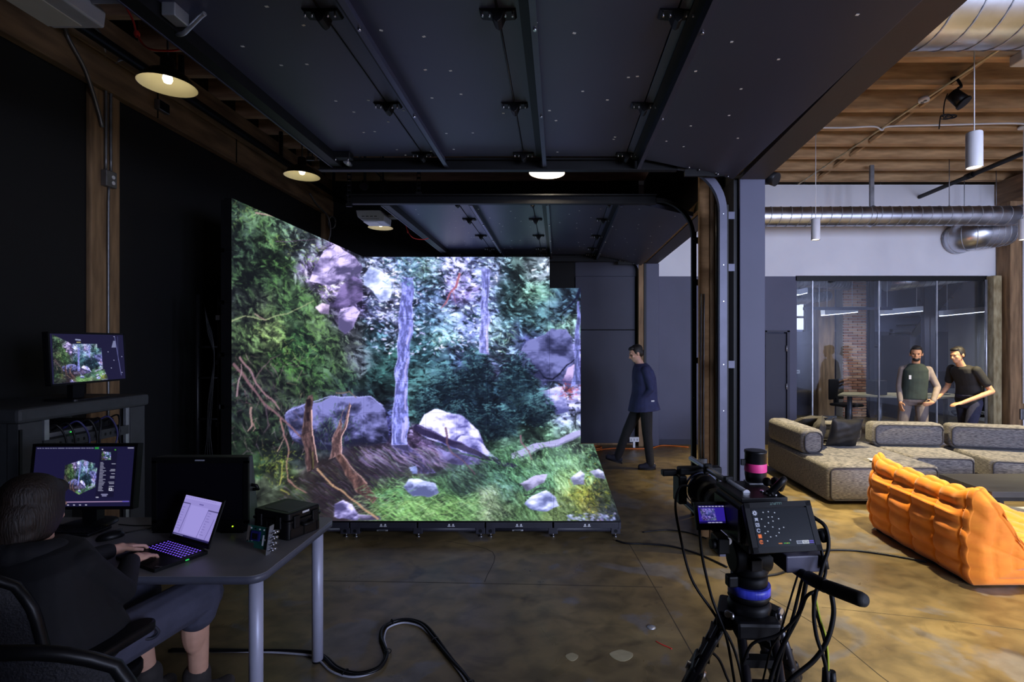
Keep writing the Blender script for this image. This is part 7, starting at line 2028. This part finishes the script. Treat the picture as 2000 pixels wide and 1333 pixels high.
def person(label, root, J, cloth, voxel=0.008, hs=1.0):
    t = thing('person', label, 'person', root)
    V = {k: Vector(v) for k, v in J.items()}
    sk = cloth['skin']
    shx = (V['shR'] - V['shL']).normalized(); hpx = (V['hipR'] - V['hipL']).normalized()
    spine = (V['neck'] - V['pelvis'])
    def secs(g):
        out = []
        prof = cloth.get('torso', ((-0.10, .150, .115), (0.02, .160, .120), (.22, .150, .112), (.42, .145, .108), (.62, .165, .118), (.80, .172, .108), (.93, .140, .085), (1.0, .062, .060)))
        for q, rx, ry in prof:
            ax = hpx.lerp(shx, max(0, min(1, q))).normalized()
            d = spine.normalized()
            ax = (ax - d * ax.dot(d)).normalized(); dp = d.cross(ax)
            c = V['pelvis'] + spine * q + V['bow'] * math.sin(PI * max(0, min(1, q)))
            out.append((c, ax, dp, (rx + g) * hs, (ry + g) * hs))
        return out
    b = MB()
    ell_loft(b, secs(-0.016))
    cap(b, V['neck'] - spine.normalized() * 0.03, V['head'] + Vector((0, 0, -0.05)), 0.056 * hs, 0.052 * hs)
    A, MH = head(b, V['head'], J['fwd'], J['up'], hs)
    for s in 'LR':
        b.ball(V['sh' + s] + Vector((0, 0, -0.012)), 0.044 * hs, 12, 8)
        cap(b, V['sh' + s] + Vector((0, 0, -0.012)), V['el' + s], 0.044 * hs, 0.037 * hs); cap(b, V['el' + s], V['wr' + s], 0.037 * hs, 0.026 * hs)
        m_ = V['el' + s].lerp(V['wr' + s], 0.3); b.ball(m_, 0.037 * hs, 12, 8)
        hand(b, V['wr' + s], J['hf' + s], J['hp' + s], J['ht' + s], cloth.get('curl', 0.45), hs * 0.98)
        cap(b, V['hip' + s], V['kn' + s], 0.080 * hs, 0.055 * hs); cap(b, V['kn' + s], V['an' + s], 0.052 * hs, 0.037 * hs)
        sh_ = (V['an' + s] - V['kn' + s]).normalized(); tow = Vector(J['toe' + s]).normalized()
        kq = 1.0 if cloth.get('shorts') else 0.80
        b.ball(V['kn' + s].lerp(V['an' + s], 0.32) - tow * 0.016 * (kq * 4 - 3.0), (0.052 * hs * kq, 0.053 * hs * kq, 0.12 * hs * kq), 12, 9)
        cap(b, V['an' + s] + Vector((0, 0, -0.03)) - tow * 0.03, V['an' + s] + tow * 0.13 + Vector((0, 0, -0.055)), 0.036 * hs, 0.028 * hs)
    body = grow(b, 'body', sk, t, voxel, 3)
    # upper garment
    b = MB()
    g = cloth.get('ease', 0.012)
    sc = secs(g)
    ell_loft(b, sc[1:] if cloth.get('hem_high') else sc)
    if cloth.get('hem_drop'):
        c0 = sc[0]
        ell_loft(b, [(Vector(c0[0]) - spine.normalized() * cloth['hem_drop'], c0[1], c0[2], c0[3] + 0.015, c0[4] + 0.015), sc[1]])
    sl = cloth.get('sleeve', 1.0)
    for s in 'LR':
        b.ball(V['sh' + s] + Vector((0, 0, -0.012)), (0.060 * hs), 12, 8)
        if sl >= 1.0:
            cap(b, V['sh' + s] + Vector((0, 0, -0.012)), V['el' + s], 0.058 * hs, 0.048 * hs)
            cap(b, V['el' + s], V['el' + s].lerp(V['wr' + s], 0.93), 0.048 * hs, 0.036 * hs)
        else:
            p = V['sh' + s].lerp(V['el' + s], sl)
            cap(b, V['sh' + s], p, 0.063 * hs, 0.060 * hs)
    top = grow(b, cloth['top_name'], cloth['top'], t, voxel, 5)
    if cloth.get('top_label'): top['label'] = cloth['top_label']
    # trousers or shorts
    b = MB()
    d = spine.normalized()
    ell_loft(b, [(V['pelvis'] - d * 0.10, hpx, d.cross(hpx), .150 * hs, .118 * hs), (V['pelvis'] + d * 0.10, hpx, d.cross(hpx), .156 * hs, .120 * hs)])
    for s in 'LR':
        if cloth.get('shorts'):
            e = V['hip' + s].lerp(V['kn' + s], 1.04)
            cap(b, V['hip' + s], e, 0.100 * hs, 0.094 * hs)
            dn = (V['kn' + s] + Vector((0, 0.0, -0.075)))
            cap(b, e, dn, 0.092 * hs, 0.080 * hs)
        else:
            cap(b, V['hip' + s], V['kn' + s], 0.094 * hs, 0.070 * hs); cap(b, V['kn' + s], V['an' + s] + Vector((0, 0, -0.02)), 0.068 * hs, 0.056 * hs)
    grow(b, cloth.get('bottom_name', 'trousers'), cloth['bottom'], t, voxel, 5)
    for s in 'LR':
        b = MB(); tow = Vector(J['toe' + s]).normalized(); a = V['an' + s]
        bt = cloth.get('boot', 0.0)
        cap(b, a + Vector((0, 0, -0.045)) - tow * 0.035, a + Vector((0, 0, -0.058)) + tow * 0.14, 0.042 * hs, 0.036 * hs)
        cap(b, a + Vector((0, 0, -0.035)), a + Vector((0, 0, -0.04)) + tow * 0.06, 0.046 * hs, 0.040 * hs)
        if bt: cap(b, a + Vector((0, 0, -0.03)), a + Vector((0, 0, bt)) - tow * 0.01, 0.052, 0.058)
        so = grow(b, cloth.get('shoe_name', 'shoe'), cloth['shoe'], t, max(0.006, voxel * 0.9), 3)
        b = MB(t); z0 = a.z - 0.1
        x = tow.cross(Vector((0, 0, 1))).normalized(); n_ = Vector((0, 0, 1)); 
        pts = [a + Vector((0, 0, -0.096)) + tow * (0.05 + 0.125 * math.cos(q)) + x * 0.040 * math.sin(q) for q in np.linspace(0, 2 * PI, 21)[:-1]]
        b.rings([[p for p in pts], [p + n_ * 0.022 for p in pts]], True, False)
        b.build('sole', cloth.get('sole', M_blk), so)
    # hair
    b = MB(); s_ = hs
    for (x, y, z, rx, ry, rz) in cloth['hair']:
        b.ball(A(x, y, z), (rx * s_, ry * s_, rz * s_), 18, 12, MH)
    grow(b, 'hair', cloth['hair_mat'], t, 0.006, 3)
    if cloth.get('beard'):
        b = MB()
        b.ball(A(0, 0.048, -0.072), (0.050 * s_, 0.046 * s_, 0.038 * s_), 16, 10, MH)
        grow(b, 'beard', cloth['hair_mat'], t, 0.006, 2)
    for k in (-1, 1):
        e = MB(t).ball(A(0.031 * k, 0.081, 0.010), 0.0105 * s_, 10, 8).build('eye', M_eye, t)
    return t, A, V, body
M_eye = mat('dark_eye', (40, 30, 26), (60, 46, 40), rough=0.2)
M_skin = mat('light_skin', (206, 158, 134), (218, 170, 146), rough=0.55, scale=20, bump=0.04)
M_skin2 = mat('tan_skin', (196, 142, 106), (208, 154, 118), rough=0.55, scale=20, bump=0.04)
M_hairb = mat('dark_brown_hair', (24, 17, 13), (42, 30, 23), rough=0.55, scale=30, stretch=(6, 6, 0.6), bump=0.5)
M_hairk = mat('black_hair', (20, 17, 16), (34, 28, 25), rough=0.55, scale=30, stretch=(6, 6, 0.6), bump=0.4)
short_hair = ((0, -0.026, 0.052, 0.080, 0.094, 0.076), (0, -0.055, 0.005, 0.072, 0.060, 0.075), (0, 0.030, 0.090, 0.062, 0.050, 0.030), (0.066, -0.02, 0.03, 0.016, 0.05, 0.05), (-0.066, -0.02, 0.03, 0.016, 0.05, 0.05))

# seated person at the laptop
seat = dict(pelvis=(-1.84, 1.90, 0.60), bow=(0.02, -0.045, 0.0), neck=(-1.915, 1.865, 1.02), head=(-1.945, 1.90, 1.135), fwd=(-0.10, 0.93, -0.34), up=(0, 0.34, 0.94),
            shL=(-2.09, 1.875, 0.955), shR=(-1.725, 1.855, 0.955), elL=(-2.19, 2.07, 0.80), elR=(-1.715, 2.01, 0.775), wrL=(-2.035, 2.345, 0.805), wrR=(-1.865, 2.235, 0.805),
            hfL=(0.25, 0.95, -0.10), hpL=(0, 0, -1), htL=(1, -0.2, 0.1), hfR=(0.0, 1, -0.10), hpR=(0, 0, -1), htR=(-1, 0, 0.1),
            hipL=(-1.94, 1.92, 0.58), hipR=(-1.75, 1.92, 0.58), knL=(-1.955, 2.36, 0.585), knR=(-1.665, 2.36, 0.585), anL=(-1.94, 2.43, 0.115), anR=(-1.705, 2.43, 0.115), toeL=(-0.1, 1, 0), toeR=(0.35, 0.94, 0))
M_hood = mat('black_hooded_jersey', (11, 11, 15), (16, 16, 22), rough=0.85, scale=14, bump=0.3)
t, A, V, bd = person('seated person in a black hooded top and grey shorts typing on the laptop', (-1.93, 1.80, 0), seat, dict(
    skin=M_skin, top_name='hooded_top', top=M_hood, bottom_name='shorts', bottom=mat('slate_cotton_shorts', (62, 63, 80), (74, 75, 94), rough=0.85, scale=14, bump=0.25), shorts=True,
    shoe_name='ankle_boot', shoe=mat('dark_suede_boot', (44, 40, 40), (60, 55, 53), rough=0.85, scale=20, bump=0.2), boot=0.075, hair_mat=M_hairb, ease=0.02, curl=0.75, torso=((-0.12, .165, .150), (0.02, .185, .170), (.22, .180, .160), (.42, .165, .135), (.62, .172, .125), (.80, .178, .112), (.93, .145, .088), (1.0, .062, .060)),
    hair=((0, -0.03, 0.045, 0.088, 0.100, 0.086), (0, -0.060, -0.03, 0.084, 0.066, 0.100), (0.070, -0.015, -0.02, 0.022, 0.060, 0.090), (-0.070, -0.015, -0.02, 0.022, 0.060, 0.090), (0, 0.030, 0.085, 0.066, 0.050, 0.034), (0, -0.045, -0.09, 0.078, 0.060, 0.060))), 0.0058)
b = MB()
for k in range(9):
    a_ = PI * (0.05 + 0.9 * k / 8)
    b.ball((-1.93 + 0.115 * math.cos(a_), 1.86 - 0.085 * math.sin(a_), 1.005 + 0.010 * math.sin(a_)), (0.048, 0.045, 0.042), 12, 8)
grow(b, 'hood', M_hood, t, 0.009, 5)
ly = MB(t); lp0 = Vector((-1.735, 1.925, 0.735)); lp1 = Vector((-1.655, 1.975, 0.655))
ly.bar(lp0, lp1, 0.016, 0.004, up=(0.6, -0.8, 0)).build('lanyard_strap', mat('dark_lanyard', (34, 36, 48), (42, 44, 58), rough=0.7), t)
xx = (lp1 - lp0).normalized(); nn = Vector((0.62, -0.70, 0.25)); nn = (nn - xx * nn.dot(xx)).normalized(); yv = nn.cross(xx)
MT = Matrix.Translation(lp0.lerp(lp1, 0.5) + nn * 0.012 - Vector((-1.93, 1.80, 0))) @ Matrix((xx, yv, nn)).transposed().to_4x4()
text_part('Think LEE', 'lanyard_lettering', M_whpl, t, 0.014, MT, 0.0003)
for q, c_ in ((0.02, (200, 60, 50)), (0.98, (200, 60, 50))):
    MB(t).ball(lp0.lerp(lp1, q) + nn * 0.010, 0.004, 8, 6).build('lanyard_dot', mat('red_dot', (200, 60, 50)), t)
MB(t).tube(catmull([lp1, (-1.63, 2.03, 0.64), (-1.60, 2.05, 0.60), (-1.62, 2.04, 0.575), (-1.66, 2.0, 0.60)], 5), 0.006, 6).build('lanyard_loop', mat('dark_lanyard', (34, 36, 48)), t)

# walking man beside the LED stage, facing left
walk = dict(pelvis=(1.20, 7.2, 0.94), bow=(0.03, 0, 0.0), neck=(1.165, 7.2, 1.475), head=(1.095, 7.2, 1.612), fwd=(-0.93, -0.10, -0.36), up=(-0.34, 0, 0.94),
            shL=(1.19, 7.37, 1.40), shR=(1.20, 7.02, 1.40), elL=(1.26, 7.42, 1.13), elR=(1.27, 6.98, 1.13), wrL=(1.14, 7.32, 0.96), wrR=(1.12, 7.07, 0.96),
            hfL=(0.1, -0.5, -0.8), hpL=(0.8, 0, -0.5), htL=(-0.6, -0.3, 0.6), hfR=(0.1, 0.5, -0.8), hpR=(0.8, 0, -0.5), htR=(-0.6, 0.3, 0.6),
            hipL=(1.17, 7.29, 0.90), hipR=(1.22, 7.11, 0.90), knL=(0.98, 7.29, 0.50), knR=(1.24, 7.12, 0.49), anL=(0.845, 7.30, 0.155), anR=(1.285, 7.12, 0.10), toeL=(-0.96, 0, 0.30), toeR=(-1, 0, 0))
M_jack = mat('navy_overshirt', (38, 42, 78), (48, 54, 96), rough=0.8, scale=12, bump=0.25)
t, A, V, bd = person('man in a navy jacket and black trousers walking left past the charcoal wall', (1.2, 7.2, 0), walk, dict(
    skin=M_skin, top_name='jacket', top=M_jack, bottom=mat('black_denim', (18, 18, 22), (26, 26, 31), rough=0.85, scale=20), shoe=mat('navy_canvas_shoe', (28, 30, 44), (36, 38, 54), rough=0.8, scale=20),
    hair_mat=M_hairk, hair=short_hair, ease=0.022, hem_drop=0.05, torso=((-0.14, .185, .185), (0.02, .178, .165), (.22, .172, .150), (.42, .168, .142), (.62, .172, .140), (.80, .174, .120), (.93, .140, .090), (1.0, .062, .060))), 0.008)
MB(t).obox((1.30, 7.025, 0.965), (0.05, 0.003, 0.02), Matrix.Rotation(0.4, 3, 'Z')).build('hem_label', M_whpl, t)

# two people behind the sofa
pa = dict(pelvis=(5.38, 7.75, 0.93), bow=(0, 0, 0), neck=(5.40, 7.73, 1.45), head=(5.38, 7.69, 1.60), fwd=(-0.55, -0.80, -0.12), up=(0, -0.05, 1),
          shL=(5.54, 7.66, 1.37), shR=(5.25, 7.80, 1.37), elL=(5.63, 7.60, 1.10), elR=(5.21, 7.82, 1.10), wrL=(5.47, 7.47, 0.90), wrR=(5.16, 7.72, 0.88),
          hfL=(-0.9, -0.2, -0.3), hpL=(0.1, 0.9, -0.3), htL=(0, -0.3, 0.9), hfR=(-0.2, -0.4, -0.9), hpR=(0.7, 0.5, 0), htR=(0, -1, 0.2),
          hipL=(5.47, 7.71, 0.89), hipR=(5.29, 7.79, 0.89), knL=(5.44, 7.64, 0.49), knR=(5.24, 7.80, 0.49), anL=(5.46, 7.70, 0.10), anR=(5.20, 7.88, 0.10), toeL=(-0.6, -0.8, 0), toeR=(-0.6, -0.8, 0))
t, A, V, bd = person('bearded man in a grey long sleeve top and dark green vest behind the grey sofa', (5.38, 7.75, 0), pa, dict(
    skin=M_skin2, top_name='long_sleeve_top', top=mat('warm_grey_jersey', (128, 116, 110), (144, 132, 126), rough=0.85, scale=14, bump=0.2), bottom=mat('stone_grey_trousers', (108, 98, 96), (124, 114, 110), rough=0.85, scale=14),
    shoe=M_blkpl, hair_mat=M_hairk, hair=short_hair, beard=True, ease=0.012), 0.008)
b = MB(); spn = V['neck'] - V['pelvis']; ax = (V['shR'] - V['shL']).normalized(); dp = spn.normalized().cross(ax)
fw = Vector((-0.55, -0.80, 0)).normalized()
ell_loft(b, [(V['pelvis'] + spn * q + fw * 0.022, ax, dp, rx, ry) for q, rx, ry in ((-0.02, .172, .136), (.25, .168, .130), (.6, .172, .132), (.82, .168, .118), (.95, .125, .092), (1.01, .078, .072))])
grow(b, 'vest', mat('dark_green_vest', (38, 49, 46), (47, 60, 56), rough=0.85, scale=14), t, 0.009, 4)
MB(t).obox(V['pelvis'] + spn * 0.62 + fw * 0.155 + ax * 0.06, (0.03, 0.004, 0.06), Matrix((ax, -fw, Vector((0, 0, 1)))).transposed()).build('name_badge', M_whpl, t)
pb_ = dict(pelvis=(6.05, 7.55, 0.93), bow=(0.04, 0, 0.03), neck=(5.93, 7.52, 1.43), head=(5.84, 7.49, 1.585), fwd=(-0.93, -0.25, -0.20), up=(-0.2, 0, 0.98),
           shL=(6.00, 7.34, 1.37), shR=(5.92, 7.70, 1.38), elL=(6.17, 7.28, 1.07), elR=(5.95, 7.82, 1.10), wrL=(5.72, 7.26, 0.91), wrR=(5.72, 7.70, 0.95),
           hfL=(-0.95, -0.05, -0.15), hpL=(-0.1, 0.2, -0.95), htL=(-0.1, 0.9, 0.2), hfR=(-0.95, 0, -0.2), hpR=(0, 0, -1), htR=(0, -1, 0.1),
           hipL=(6.08, 7.46, 0.89), hipR=(6.04, 7.64, 0.89), knL=(5.98, 7.44, 0.49), knR=(6.08, 7.66, 0.49), anL=(6.06, 7.44, 0.10), anR=(6.24, 7.66, 0.10), toeL=(-1, -0.1, 0), toeR=(-1, 0, 0))
t, A, V, bd = person('man in a black t-shirt and dark jeans leaning forward behind the grey sofa', (6.05, 7.55, 0), pb_, dict(
    skin=M_skin2, top_name='t_shirt', top=mat('black_jersey', (24, 24, 25), (34, 33, 34), rough=0.85, scale=14, bump=0.2), bottom=mat('dark_navy_jeans', (34, 36, 58), (44, 46, 72), rough=0.85, scale=20), sleeve=0.62,
    shoe=M_blkpl, hair_mat=M_hairk, hair=short_hair, ease=0.014, curl=0.4), 0.008)
